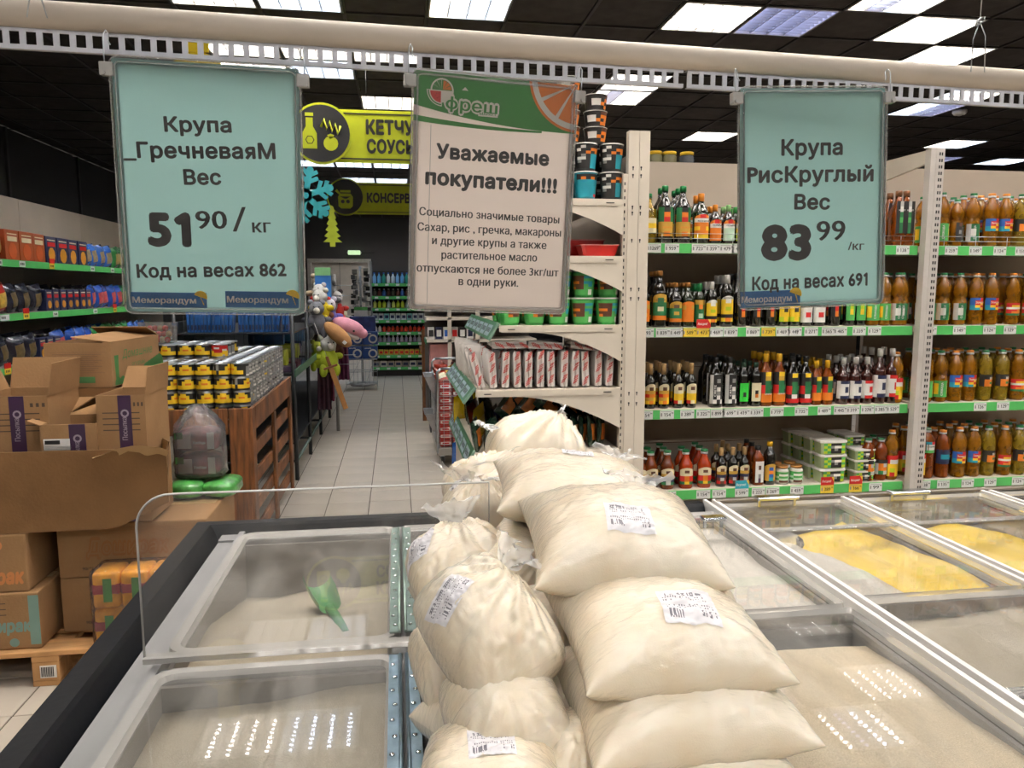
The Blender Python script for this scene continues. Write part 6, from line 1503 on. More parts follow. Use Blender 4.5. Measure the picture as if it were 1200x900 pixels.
# orange bundles in film
FILMW = film('bundle_film', haze=.06, haze_col=(.85, .8, .75), rough=.12, wrinkle=.6)
OB = mat('ffa51f', .5, var=.15, scale=25, bump=.3, bscale=40); RB = mat('a83236', .5, var=.1, scale=20)
n_ = 0
zt0 = .1448
for r in range(2):
    for c in range(3):
        for d in range(1):
            x, y, z = -1.155 + .107 * c, 3.15 + .145 * d, zt0 + .152 * r
            t = thing('orange_pack', 'orange pack with red band beside the counter, %s tier, %s from left, %s row' % (ORD[r], ORD[c], ['front', 'back'][d]), 'pack', (x, y, z), group='orange packs wrapped in film')
            b = MB(); b.bbox(-.051, .051, -.068, .068, 0, .149, OB, .014, seg=2, smooth=True); b.build('wrapper', t)
            b = MB(); b.bbox(-.052, .052, -.0695, .0695, .055, .105, RB, .008, seg=1); b.build('band', t, 'dark red band')
            b = MB(); b.box(-.008, .024, -.072, -.0698, .03, .125, mat('4f9a3c', .5)); b.box(.0, .017, -.0726, -.072, .03, .08, C_WHITE) if 0 else None; b.build('stripe', t, 'green strip')
b = MB(); P = []
b.bbox(-1.215, -.88, 3.070, 3.228, zt0, zt0 + .312, FILMW, .02, seg=2, smooth=True); o = b.build('film_wrap'); tag(o, 'clear plastic film wrapped round the orange packs', 'wrap')

# big open carton on top with inner boxes
zb = .612
def panel(b, pts, th, m):
    """thin quad plate from four 3d corners"""
    a, c, d, e = [Vector(p) for p in pts]; n = (c - a).cross(e - a).normalized() * th
    b.add([a, c, d, e, a + n, c + n, d + n, e + n], [(3, 2, 1, 0), (4, 5, 6, 7), (0, 1, 5, 4), (1, 2, 6, 5), (2, 3, 7, 6), (3, 0, 4, 7)], m)
t = thing('open_carton', 'very large open brown carton with torn rim resting on the noodle cartons', 'box', (-2.05, 3.12, zb))
W_, D_, H_ = 1.14, .75, .322
b = MB(); n = 18; P = []
for i in range(9):
    row = []
    for j in range(n + 1):
        u = j / n; v = i / 8
        row.append((W_ * u - .0, -.02 * v * math.sin(u * 3) + .012 * noise.noise((u * 3, v * 2, 0)), H_ * v - (.035 * max(0, (u - .84) / .16) * v if v > .9 else 0) - (.10 * max(0, u - .82) / .18 * (1 - v) * -1)))
    P.append(row)
b.grid(P, CARD_D); b.grid([[(p[0], p[1] + .006, p[2]) for p in r_][::-1] for r_ in P], CARD_IN); b.build('front_wall', t)
b = MB(); P = []
for i in range(7):
    v = i / 6; P.append([(W_ + .015 * noise.noise((u * .4, v * 2, 5)) + .02 * v * math.sin(u) - .25 * u / 10, D_ * u / 10, H_ * v + .012 * math.sin(u * 1.9) * v + .10 * (1 - v) * (1 if u < 4 else .4) - (.035 * v if u == 0 else 0)) for u in range(11)])
b.grid(P, CARD_D); b.grid([[(p[0] - .006, p[1], p[2]) for p in r_][::-1] for r_ in P], CARD_IN); b.build('side_wall', t)
b = MB(); panel(b, [(0, D_, 0), (W_ - .25, D_, 0), (W_ - .25, D_, H_ * .9), (0, D_, H_ * .9)], .006, CARD_D); panel(b, [(0, 0, 0), (0, D_, 0), (0, D_, H_), (0, 0, H_)], .006, CARD_D); b.build('back_walls', t)
b = MB(); b.box(.02, W_ - .25, .02, D_ - .02, .0, .008, CARD_D); b.build('bottom', t)
b = MB(); P = []
for i in range(5):
    v = i / 4; P.append([(W_ - .28 + .28 * u / 8 + .02 * v, .0 - .03 * v + .02 * noise.noise((u * .8, v, 9)), H_ - .03 + .05 * v * (1 - ((u - 5) / 5) ** 2) - .008 * u / 8) for u in range(9)])
b.grid(P, CARD_IN); b.build('torn_flap', t, 'folded torn rim flap')
TAPE = mat('3a2440', .3, coat=.4, var=.05)
def openbox(label, x, y, z, w_, d_, h_, rz, flaps, tape=None, prints=True, m=CARD, group='opened cartons in the large carton'):
    t = thing('open_carton', label, 'box', (x, y, z), (0, 0, R(rz)), group)
    b = MB()
    b.box(0, w_, 0, .005, 0, h_, m); b.box(0, w_, d_ - .005, d_, 0, h_, m); b.box(0, .005, .005, d_ - .005, 0, h_, m); b.box(w_ - .005, w_, .005, d_ - .005, 0, h_, m); b.box(.005, w_ - .005, .005, d_ - .005, 0, .005, m)
    b.build('carton_body', t)
    for side, ang_, ln in flaps:
        b = MB(); c, s = math.cos(R(ang_)) * ln, math.sin(R(ang_)) * ln
        if side == 'r': panel(b, [(w_, .0, h_), (w_, d_, h_), (w_ + c, d_ - .01, h_ + s), (w_ + c, .01, h_ + s)], .004, m)
        if side == 'l': panel(b, [(0, d_, h_), (0, 0, h_), (-c, .01, h_ + s), (-c, d_ - .01, h_ + s)], .004, m)
        if side == 'f': panel(b, [(0, 0, h_), (w_, 0, h_), (w_ - .01, -c, h_ + s), (.01, -c, h_ + s)], .004, m)
        if side == 'k': panel(b, [(w_, d_, h_), (0, d_, h_), (.01, d_ + c, h_ + s), (w_ - .01, d_ + c, h_ + s)], .004, m)
        b.build('flap', t)
    if tape:
        b = MB(); b.box(tape[0], tape[1], -.001, -.0003, 0, h_, TAPE); o = b.build('printed_tape', t, 'dark purple printed tape')
        b = MB(); disc(b, (tape[0] + tape[1]) / 2, h_ * .86, .016, mat('9a8f9a', .4), T(y=-.0016), 12, r0=.009); text(b, 'Посылка', mat('9a8f9a', .4), T((tape[0] + tape[1]) / 2 + .006, -.0016, h_ * .74, ry=R(-90)), width=h_ * .18, cap=.02, bold=.02); b.build('lettering', o)
    if prints:
        b = MB()
        for k in range(4): b.box(w_ * .12, w_ * .88, -.0008, -.0003, h_ * (.86 - .045 * k), h_ * (.868 - .045 * k), PRB)
        for q in range(3): b.box(w_ * (.76 + .08 * q), w_ * (.80 + .08 * q), -.0008, -.0003, h_ * .915, h_ * .945, PRB)
        b.build('print', t)
    return t
bx = lambda px_, Y: at(px_, 500, Y=Y).x
bz = lambda py_, Y: at(100, py_, Y=Y).z
openbox('leftmost opened carton with dark purple tape and raised flaps', bx(-30, 3.22), 3.22, .622, bx(58, 3.22) - bx(-30, 3.22), .3, bz(463, 3.22) - .622, 0, [('r', 82, .13), ('l', 70, .12), ('k', 80, .13)], (.13, .185))
openbox('opened carton with purple tape at the right end of the large carton', bx(114, 3.18), 3.18, .622, bx(172, 3.18) - bx(114, 3.18), .27, bz(464, 3.18) - .622, -2, [('r', 84, .11), ('l', -32, .12), ('k', 60, .1)], (.082, .132))
openbox('low opened carton with a white address label between the two taped cartons', bx(46, 3.16), 3.16, .622, bx(112, 3.16) - bx(46, 3.16), .26, bz(497, 3.16) - .622, 1, [('f', 35, .0), ('k', 30, .12), ('l', 20, .05)], (.105, .165), False)
b = MB(); x0 = bx(49, 3.15); x1 = bx(80, 3.15); b.box(x0, x1, 3.153, 3.155, .928, .972, C_WHITE); b.box(x0 + .005, x0 + .06, 3.1515, 3.153, .952, .967, C_BLACK)
for k in range(3): b.box(x0 + .005, x0 + .1, 3.1515, 3.153, .932 + .005 * k, .933 + .005 * k, C_GREY)
o = b.build('address_label'); tag(o, 'white address label with black print stuck on the low carton', 'label')
# brown base box and the green printed carton above
openbox('plain brown carton under the green printed one, half hidden', bx(70, 3.53), 3.53, .622, .32, .32, bz(455, 3.53) - .622, 0, [], None, False, CARD_D)
zt_ = bz(455, 3.53) + .001
x0, x1 = bx(58, 3.56), bx(137, 3.56)
h_ = bz(402, 3.56) - zt_
t = openbox('upper carton with dark green vegetable print on its right side, lid half open', x0, 3.56, zt_, x1 - x0, .58, h_, -3, [('r', 172, .17), ('k', 160, .14)], None, False)
w_ = x1 - x0
b = MB()
for k in range(9): b.box(w_ * .12, w_ * (.86 - .06 * (k % 3)), -.0009, -.0003, h_ * (.74 - .045 * k), h_ * (.752 - .045 * k), mat('7a5c42', .8))
b.box(w_ * .1, w_ * .9, -.0008, -.0003, h_ * .79, h_ * .797, mat('7a5c42', .8)); b.box(w_ * .1, w_ * .9, -.0008, -.0003, h_ * .33, h_ * .337, mat('7a5c42', .8))
b.box(w_ * .5, w_ * .74, -.0009, -.0003, h_ * .1, h_ * .24, mat('3e6b3a', .8)); b.box(w_ * .32, w_ * .36, -.0009, -.0003, h_ * .16, h_ * .26, mat('3e6b3a', .8)); b.build('front_print', t)
b = MB(); GP = mat('3a6f35', .8)
M = T(w_ + .0006, 0, 0, rz=R(90))
text(b, 'Домашние', GP, M @ T(.30, 0, h_ * .60), width=.36, cap=h_ * .2, bold=.0, slant=.2); text(b, 'огурцы', GP, M @ T(.30, 0, h_ * .38), width=.16, cap=h_ * .1, bold=.0, slant=.1)
for k in range(6): disc(b, .40 + .035 * k, h_ * (.10 + .03 * k), .055, GP, M, 12)
b.box(.0, .02, 0, 0, 0, 0, GP)
for k in range(4): disc(b, .06 + .05 * k, h_ * .02, .035, GP, M, 8, 0, math.pi)
b.add([M @ Vector(p) for p in ((.04, 0, h_ * .08), (.07, 0, h_ * .08), (.075, 0, h_ * .7), (.03, 0, h_ * .7))], [(0, 1, 2, 3)], GP)
b.build('side_print', t, 'dark green vegetable print')
# film bundle and green bags on the wide carton
zq = zp + .459
def soft_pack(name, label, x, y, z, w_, d_, h_, m, rz=0, seed=0, cat='pack'):
    t = thing(name, label, cat, (x, y, z), (0, 0, R(rz)))
    b = MB(); n = 14; rings = []
    for i in range(n + 1):
        v = i / n; f = (1 - abs(2 * v - 1) ** 4) ** .35 if 0 < i < n else .3
        rings.append([((w_ / 2) * f * math.copysign(abs(math.cos(a)) ** .55, math.cos(a)) + .006 * noise.noise((math.cos(a) * 3 + seed, v * 5, math.sin(a) * 3)), (d_ / 2) * f * math.copysign(abs(math.sin(a)) ** .55, math.sin(a)), h_ * v) for a in [2 * math.pi * q / 20 for q in range(20)]])
    b.rings(rings, m); b.build('wrapper', t); return t
BUNM = mat('74393a', .45, var=.5, scale=14, coat=.3); xq = at(233, 540, Y=3.62).x
for k in range(2):
    t = soft_pack('film_wrapped_pack', 'dark red and white pack, %s of two stacked beside the large carton' % ['lower', 'upper'][k], xq, 3.66, zq + .09 + .115 * k, .195, .16, .112, BUNM, 0, k)
    b = MB(); b.box(-.08, -.02, -.0815, -.078, .025, .09, C_LGREY); b.box(-.09, -.055, -.084, -.0815, .07, .1, mat('3f7a35', .5)); b.box(.05, .08, -.0815, -.078, .02, .095, C_LGREY); text(b, 'Хлебцы', C_LGREY, T(.015, -.0835, .045), width=.055, cap=.014, bold=.03); b.build('print', t)
t = thing('film_bag', 'loose clear film gathered above the two dark red packs', 'wrap', (xq, 3.66, zq + .0905))
b = MB(); rings = []
for i in range(13):
    v = i / 12; f = 1.06 if v < .62 else 1.06 - .85 * ((v - .62) / .38) ** 1.4
    rings.append([(.104 * f * math.copysign(abs(math.cos(a)) ** .6, math.cos(a)) + .012 * noise.noise((math.cos(a) * 4, v * 9, math.sin(a) * 4)) * (1 + 2 * (v > .6)), .092 * f * math.copysign(abs(math.sin(a)) ** .6, math.sin(a)) + .01 * noise.noise((math.cos(a) * 4, v * 9, 7)), .33 * v + .002) for a in [2 * math.pi * q / 28 for q in range(28)]])
b.rings(rings, film('bag_film_w', haze=.13, haze_col=(.75, .74, .75), rough=.15, wrinkle=.5)); b.build('film', t)
GB = mat('4c9a4a', .3, var=.35, scale=18, bump=.5, bscale=25, coat=.5)
soft_pack('green_bag', 'glossy green bag under the dark red packs, left one', xq - .045, 3.63, zq, .15, .24, .088, GB, 4, 3, 'bag'); soft_pack('green_bag', 'glossy green bag under the dark red packs, right one', xq + .10, 3.63, zq, .15, .22, .08, GB, -5, 4, 'bag')

# ================================================================ CRATE OF TINS
cx1, cy0, ct = -.82, 4.45, .885
cr_ = thing('wooden_crate', 'dark stained slatted wooden crate table carrying stacked tins', 'crate', (cx1, cy0, 0))
def plank(x0, x1, y0, y1, z0, z1, nm='plank'):
    b = MB(); b.bbox(x0, x1, y0, y1, z0, z1, WOOD, .004, seg=1); return b.build(nm, cr_)
CL, CW = 1.6, .98
plank(-.13, -.02, -.02, .0, 0, ct, 'corner_post'); plank(-.02, 0.0, -.02, .08, 0, ct, 'corner_post')
plank(-CW, -.135, -.02, .0, ct - .15, ct); plank(-CW, -.135, -.01, .0, ct - .55, ct - .44); plank(-CW, -.135, -.01, 0, .1, .2)
plank(-CW - .02, -CW, -.02, .1, 0, ct, 'corner_post')
plank(-.02, 0, .085, CL - .09, ct - .14, ct); plank(-.02, 0, CL - .08, CL, 0, ct, 'corner_post'); plank(-.02, 0, CL * .47, CL * .47 + .08, 0, ct - .145, 'post')
for k in range(4): plank(-.045, -.022, .0, CL, .06 + .17 * k, .14 + .17 * k, 'slat')
for k in range(9): plank(-CW, -.05, .005 + .176 * k, .17 + .176 * k, ct - .09, ct - .07, 'deck_board')
tin_r, tin_h = .0485, .081
b = MB(); b.lathe([(tin_r * .97, 0), (tin_r, .002), (tin_r, .004), (tin_r * .985, .006), (tin_r * .985, tin_h - .006), (tin_r, tin_h - .004), (tin_r, tin_h - .001), (tin_r * .93, tin_h - .001), (tin_r * .9, tin_h - .004)], STEEL, 16)
tin_body = b.mesh('tin_body')
def tinlab(rows_):
    b = MB(); nr = len(rows_); rows_ = rows_[::-1]; nc = len(rows_[0]); P = []
    for i in range(nr + 1): P.append([((tin_r + .0004) * math.cos(R(360 * j / nc)), (tin_r + .0004) * math.sin(R(360 * j / nc)), .007 + (tin_h - .014) * i / nr) for j in range(nc + 1)])
    b.grid(P, None, True, None, lambda i, j: PC[rows_[i][j]]); return b.mesh('label')
TG = PC
tin_lab = tinlab(['kkkkekkkyykkkkkkkkk'[:18], 'keekekkyyyykkkeekkk'[:18], 'keekekkyooykkkeekkk'[:18], 'yyyykyyyyyyyykeekyy'[:18], 'yyyykyyyyyyyykeekyy'[:18], 'kkkkkkkkkkkkkkwwkkk'[:18]])
tin_grey = tinlab(['eeeeseeeeeeeeeeeee', 'sseeseesseeseeesse', 'eeeesekkeeeekkeeee', 'yyeeseyyeesseeyyee', 'eeeeseeeeeeeeeeeee', 'eeewweeeeeewweeeee'])
tin_red = tinlab(['wrrrrrrrrrrrrrrrrr', 'wrrrrrrwwrrrrrrrrr', 'wyrrwwrrrrwwrrryyr', 'wyyyyyyrrryyyyyyyy', 'yyyyyyyyyyyyyyyyyy', 'yyywyyyyyywyyyyyyy'])
z0 = ct - .07 + .0005
tcount = {}
def tin(x, y, z, lab, label):
    inst([('tin_body', tin_body), ('label', lab)], 'food_tin', label, 'tin', (x, y, z), (0, 0, R(100 + rnd.choice([0, 0, 0, 15, -25, 60, -60]))), 'black and yellow tins stacked on the crate')
for k in range(4):
    for c in range(8):
        for r in range(14):
            front = r == 0; side = c == 0; topl = k == 3
            if not (front or side or topl): continue
            if (topl and not (front or side)) and c > 5: continue
            x = cx1 - .068 - .0985 * c; y = cy0 + .055 + .1 * r
            lab = tin_grey if (side and r > 0) else tin_lab
            lbl = ('black and yellow tin' if lab is tin_lab else 'tin turned grey side out') + ', %s layer up, %s column from the aisle, %s row back' % (ORD[k], ORD[c], ORD[r])
            tin(x + rnd.uniform(-.002, .002), y + rnd.uniform(-.0006, .0006), z0 + tin_h * k, lab, lbl)
for c in range(2, 8):
    for r in range(4, 8):
        if r > 4 and c > 6: continue
        lab = tin_red if (c == 2 and r == 4) else tin_lab
        tin(cx1 - .068 - .0985 * c, cy0 + .055 + .1 * r, z0 + tin_h * 4, lab, ('the only red and yellow tin' if lab is tin_red else 'black and yellow tin') + ' on the topmost fifth layer, %s column, %s row back' % (ORD[c], ORD[r]))
# clear tub with red balls on the tins
p = at(197, 388, Y=5.25)
t = thing('clear_tub', 'clear bag of red and tan sweets standing on the back tins', 'tub', (p.x, 5.05, z0 + tin_h * 5 + .0005))
b = MB(); b.rings([[(-.09, -.06, 0), (.09, -.06, 0), (.09, .06, 0), (-.09, .06, 0)], [(-.1, -.07, .13), (.1, -.07, .13), (.1, .07, .13), (-.1, .07, .13)]], film('tub2', haze=.25, haze_col=(.7, .65, .6)), False); b.build('tub_wall', t)
for k in range(14):
    s = thing('sweet_ball', ('glossy red' if k % 3 else 'tan') + ' ball in the clear bag, %s one' % ORD[k], 'sweet', (p.x + (-.06 + .03 * (k % 5)), 5.05 - .035 + .035 * ((k // 5) % 3), z0 + tin_h * 5 + .022 + .034 * (k // 5)), group='balls in the clear bag')
    b = MB(); b.lathe([(.002, -.02), (.012, -.016), (.0195, -.005), (.0195, .005), (.012, .016), (.002, .02)], mat('c01a18', .15, coat=.6) if k % 3 else mat('b9935f', .4), 10); b.build('ball', s)

# ================================================================ BLACK WIRE SHELVES AND TOYS beyond the crate
bk = thing('wire_shelving', 'black wire mesh shelving with a green rail along the left aisle edge beyond the crate', 'shelf', (-.83, 6.3, 0))
b = MB()
for y in (0, 1.0, 2.0, 3.1, 4.4):
    b.tube([(0, y, 0), (0, y, 1.42 if y < 3 else 1.1)], .018, BLACK_METAL, 6); b.tube([(-.9, y, 0), (-.9, y, 1.42)], .018, BLACK_METAL, 6)
    b.tube([(-.9, y, .16), (0, y, .16)], .012, BLACK_METAL, 5)
b.tube([(0, 0, .16), (0, 4.4, .16)], .014, mat('4a5a52', .4, metal=.3), 5); b.tube([(0, 0, 1.35), (0, 2.0, 1.35)], .01, BLACK_METAL, 5)
b.build('posts', bk)
b = MB(); b.box(-.9, 0, 0, 4.4, .86, .88, BLACK_METAL); b.box(-.9, -.0, 0, 2.0, 1.2, 1.21, BLACK_METAL); b.box(-.9, -.0, 0, 4.4, .3, .31, BLACK_METAL); b.box(-.9, -.88, 0, 4.4, .2, 1.3, BLACK_METAL); b.build('shelf', bk)
b = MB(); b.box(0.02, .03, -.1, 4.4, .86, .92, mat('3f6b52', .4)); b.build('price_rail', bk, 'dull green price rail')
b = MB()
for k in range(22): b.tube([(0.0, .09 * k, .92), (0.0, .09 * k, 1.2)], .002, BLACK_METAL, 4)
for k in range(12): b.tube([(-.075 * k, 0, 1.02), (-.075 * k, 0, 1.35)], .002, BLACK_METAL, 4)
b.tube([(-.85, 0, 1.08), (0, 0, 1.08)], .003, BLACK_METAL, 4); b.build('mesh_wires', bk)
BB_ = mat('2a62a8', .4, var=.1); n_ = 0
for k in range(30):
    x = -1.66 + .0262 * k
    if k in (13, 14, 27): continue
    t = thing('blue_packet', 'thin blue packet in the row on the black wire shelf, %s from left' % ORD[n_ if n_ < 27 else 26], 'packet', (x, 6.42, 1.211), (0, R(rnd.uniform(-3, 3) + (8 if k in (12, 26) else 0)), 0), 'thin blue packets'); n_ += 1
    b = MB(); b.bbox(0, .023, 0, .14, 0, .165, BB_, .003, seg=1); b.box(.004, .019, -.001, 0, .02, .06, C_NAVY); b.build('packet', t)
for k, (c, y, z, l_) in enumerate((('a9b02a', 6.55, .99, .3), ('6a5a8a', 6.7, .97, .34), ('3f4c6a', 6.95, .97, .3), ('a9b02a', 7.3, .98, .3), ('5b4a7c', 7.6, .96, .36), ('2a5a8a', 7.1, 1.12, .3), ('2a6a9a', 7.55, 1.12, .36), ('24507c', 8.0, 1.05, .3))):
    t = thing('exercise_roll', '%s soft roll on the black wire shelf, %s from the camera' % (['lime green', 'purple', 'slate', 'lime green', 'violet', 'blue', 'bright blue', 'dark blue'][k], ORD[k]), 'roll', (-1.06 - .05 * (k % 3), y, z - (0 if z > 1.05 else .005)), group='soft rolls on the black wire shelf')
    b = MB(); b.tube([(-l_ / 2, 0, 0), (l_ / 2, 0, 0)], .085 if z < 1.05 else .06, mat(c, .6), 12); b.build('roll', t)
for k in range(5):
    t = thing('flat_box', 'dim flat box on the black wire shelf near the green rail, %s from the camera' % ORD[k], 'box', (-1.15, 6.4 + .3 * k, .8805))
    t['group'] = 'flat boxes on the black wire shelf'
    b = MB(); b.bbox(0, .3, 0, .25, 0, .05 + .012 * (k % 2), mat(['3a2a44', '5a2430', '20304a', '3a3a3a', '4a2030'][k], .5), .004); b.build('carton', t)
# soft toys hung on the end post
hk = thing('toy_stand', 'grey toy stand full of hanging soft toys at the left aisle edge', 'stand', (-.66, 8.5, 0))
b = MB(); b.tube([(0, 0, 0), (0, 0, 1.72)], .02, C_GREY, 6); b.box(-.03, .0, -.3, .3, .4, 1.7, mat('6f6f72', .4, metal=.4)); b.build('post', hk)
b = MB()
for k in range(9): b.tube([(0, -.25 + .06 * k, 1.6 - .11 * k), (.2, -.25 + .06 * k, 1.6 - .11 * k)], .004, STEEL, 4)
b.build('hooks', hk)
b = MB(); b.box(-.16, .0, -.42, -.40, 1.38, 1.78, mat('2a6ab0', .5)); b.box(-.16, .0, -.425, -.42, 1.7, 1.78, mat('7ab07a', .5)); b.build('header_board', hk, 'blue header board')
def blob(b, c, r, m, sq=(1, 1, 1), n=12):
    rings = []
    for i in range(1, 8):
        a = math.pi * i / 8; rings.append([(c[0] + r * sq[0] * math.sin(a) * math.cos(2 * math.pi * j / n), c[1] + r * sq[1] * math.sin(a) * math.sin(2 * math.pi * j / n), c[2] - r * sq[2] * math.cos(a)) for j in range(n)])
    b.rings(rings, m)
def toy(label, px_, py_, Y, s, body, head, ears=None, snout=None, group='soft toys on the toy stand'):
    p = at(px_, py_, Y=Y); t = thing('soft_toy', label, 'toy', p, (0, 0, R(rnd.uniform(-30, 30))), group)
    s *= 1.15
    mb, mh = mat(body, .9, bump=.4, bscale=80), mat(head, .9, bump=.4, bscale=80)
    b = MB(); blob(b, (0, 0, -.09 * s), .075 * s, mb, (1, .9, 1.25)); blob(b, (-.05 * s, -.03 * s, -.16 * s), .03 * s, mb, (1, 1, 1.7)); blob(b, (.05 * s, -.03 * s, -.16 * s), .03 * s, mb, (1, 1, 1.7)); blob(b, (-.08 * s, 0, -.06 * s), .025 * s, mb, (1.6, 1, 1)); blob(b, (.08 * s, 0, -.06 * s), .025 * s, mb, (1.6, 1, 1)); b.build('body', t)
    b = MB(); blob(b, (0, -.01 * s, .03 * s), .06 * s, mh); blob(b, (0, -.06 * s, .015 * s), .026 * s, mat(snout or 'e0d8cc', .9)); b.build('head', t)
    b = MB()
    for q in (-1, 1): blob(b, (q * .045 * s, 0, .08 * s), .024 * s, mat(ears or head, .9))
    b.build('ears', t)
    b = MB()
    for q in (-1, 1): blob(b, (q * .02 * s, -.062 * s, .045 * s), .006 * s, C_BLACK, n=6)
    b.build('eyes', t)
toy('tan soft toy at the top of the toy stand', 374, 335, 8.2, 1.1, '9a8a70', 'a0907a')
toy('white soft toy with red scarf near the stand top', 375, 343, 8.1, .9, 'b02a22', 'd0cdc8'); toy('yellow shirted soft toy on the stand', 376, 352, 8.0, 1.1, 'd8c020', 'c8c4bc')
toy('grey raccoon like soft toy on the stand, upper middle', 385, 343, 8.3, 1.1, '6a6a6c', '7a7a7c', '3a3a3a'); toy('white soft toy with red and black top on the right of the stand', 393, 353, 8.4, 1.1, 'b02822', 'cfcbc6', '2a2020')
toy('purple bodied soft toy in the stand middle', 385, 362, 8.1, 1.1, '5a5296', 'c0bcc8'); toy('dark brown and white hanging soft toy in the stand middle', 375, 372, 8.0, 1.0, '3a2a26', 'd0c8c0')
toy('white and brown long soft toy low on the stand', 381, 382, 8.0, 1.2, 'c9c2ba', '7a4a30'); toy('cream soft toy behind the pink one', 401, 372, 8.9, 1.0, '8fa0a8', 'd0c8b0')
toy('grey soft toy under the header board', 371, 366, 7.9, 1.1, '5a5a60', '77777c'); toy('lime and white soft toy lowest on the stand', 384, 408, 7.9, 1.2, 'a9b82a', 'cfd0c8'); toy('lime green soft toy at the left foot of the stand toys', 372, 410, 7.9, .9, 'a9b82a', 'b0b838')
toy('brown and black patched soft toy beside the tan one', 391, 391, 8.1, 1.1, '5a3524', 'd8d0c4', '1f1a18')
# pink and tan long toys
p = at(410, 386, Y=8.0)
t = thing('soft_toy', 'long pink stuffed toy with a black eye sticking out into the aisle', 'toy', p, (0, R(22), R(-8)), 'soft toys on the toy stand')
PKM = mat('c98a9a', .9, bump=.4, bscale=80); b = MB(); blob(b, (-.02, 0, .02), .12, PKM, (1.5, .8, .72)); blob(b, (.13, 0, .01), .06, PKM, (1, .9, .9)); b.build('body', t)
b = MB(); blob(b, (.0, -.01, -.05), .1, mat('b0a8a2', .9), (1.3, .8, .45)); b.build('belly', t, 'greyish belly'); b = MB(); blob(b, (.06, -.095, .01), .012, C_BLACK, n=8); b.build('eye', t)
p = at(396, 392, Y=7.8)
t = thing('soft_toy', 'long tan stuffed toy with a small white patch under the pink one', 'toy', p, (0, R(42), R(-6)), 'soft toys on the toy stand')
b = MB(); blob(b, (0, 0, 0), .11, mat('a8794a', .9, bump=.4, bscale=80), (1.6, .8, .7)); b.build('body', t); b = MB(); b.box(.09, .125, -.085, -.06, -.02, .01, C_WHITE); b.build('patch', t)
for k, (px_, y0, y1, Y, c, w_) in enumerate(((384, 415, 470, 8.2, '6a1f3a', .10), (401, 400, 445, 8.8, '5a2040', .12), (394, 385, 415, 8.4, '8f2a5a', .08), (379, 425, 480, 7.9, '3a1a26', .12), (399, 378, 400, 8.3, 'b03a5a', .05))):
    p = at(px_, y0, Y=Y); q = at(px_, y1, Y=Y)
    t = thing('hanging_scarf', '%s thin cloth hanging under the soft toys, %s one' % (['wine red', 'plum', 'magenta', 'dark maroon', 'pink'][k], ORD[k]), 'cloth', p, group='cloths hanging under the soft toys')
    b = MB(); n = 10; P = []
    for i in range(n + 1): P.append([(w_ * (j / 12 - .5) * (1 + .2 * i / n), .03 * math.sin(j * 1.6 + k), -(p.z - q.z) * i / n) for j in range(13)])
    b.grid(P, mat(c, .85, var=.2, scale=20)); b.build('cloth', t)
p = at(391, 440, Y=7.7)
t = thing('wooden_sword', 'flat orange brown wooden toy sword hanging below the soft toys', 'toy', p, (0, R(-18), R(10))); b = MB(); b.bbox(-.025, .025, -.006, .006, -.36, .08, mat('a8733a', .6), .004); b.bbox(-.07, .07, -.01, .01, .08, .1, mat('7a4a24', .6), .004); b.bbox(-.015, .015, -.01, .01, .1, .2, mat('7a4a24', .6), .004); b.build('blade', t)
b = MB(); b.tube([(0, 0, .2), (0, .02, .55)], .003, C_LGREY, 4); b.build('string', t)
# ================================================================ BAGS OF SEMOLINA / SUGAR
def bag_material():
    m = bpy.data.materials.new('packed_cream_grain'); m.use_nodes = True; nt = m.node_tree; N, L = nt.nodes.new, nt.links.new
    b = nt.nodes['Principled BSDF']
    tc = N('ShaderNodeTexCoord'); n1 = N('ShaderNodeTexNoise'); n1.inputs['Scale'].default_value = 9; n1.inputs['Detail'].default_value = 3
    L(tc.outputs['Object'], n1.inputs['Vector'])
    r = N('ShaderNodeValToRGB'); r.color_ramp.elements[0].position = .35; r.color_ramp.elements[1].position = .7
    r.color_ramp.elements[0].color = (*lin('d4c4aa'), 1); r.color_ramp.elements[1].color = (*lin('e0d6c4'), 1)
    L(n1.outputs['Fac'], r.inputs[0]); L(r.outputs[0], b.inputs['Base Color'])
    b.inputs['Roughness'].default_value = .4; b.inputs['Subsurface Weight'].default_value = .2; b.inputs['Subsurface Radius'].default_value = (.02, .014, .009); b.inputs['Subsurface Scale'].default_value = .5
    b.inputs['Coat Weight'].default_value = 1.0; b.inputs['Coat Roughness'].default_value = .2
    mp = N('ShaderNodeMapping'); mp.inputs['Scale'].default_value = (1, 3.5, 1); L(tc.outputs['Object'], mp.inputs[0])
    n2 = N('ShaderNodeTexNoise'); n2.inputs['Scale'].default_value = 38; n2.inputs['Detail'].default_value = 5; n2.inputs['Distortion'].default_value = .6; L(mp.outputs[0], n2.inputs['Vector'])
    bn = N('ShaderNodeBump'); bn.inputs['Strength'].default_value = .9; bn.inputs['Distance'].default_value = .007; L(n2.outputs['Fac'], bn.inputs['Height']); L(bn.outputs[0], b.inputs['Coat Normal'])
    n3 = N('ShaderNodeTexNoise'); n3.inputs['Scale'].default_value = 500; L(tc.outputs['Object'], n3.inputs['Vector'])
    b3 = N('ShaderNodeBump'); b3.inputs['Strength'].default_value = .25; b3.inputs['Distance'].default_value = .001; L(n3.outputs['Fac'], b3.inputs['Height']); L(b3.outputs[0], b.inputs['Normal'])
    return m
BAGM = bag_material()
BFILM = film('loose_film', haze=.34, haze_col=(.95, .92, .88), rough=.35, wrinkle=.1, ior=1.12)
LABW = mat('d4d0d2', .45, var=.01); LABK = mat('6d6a70', .6, var=0)
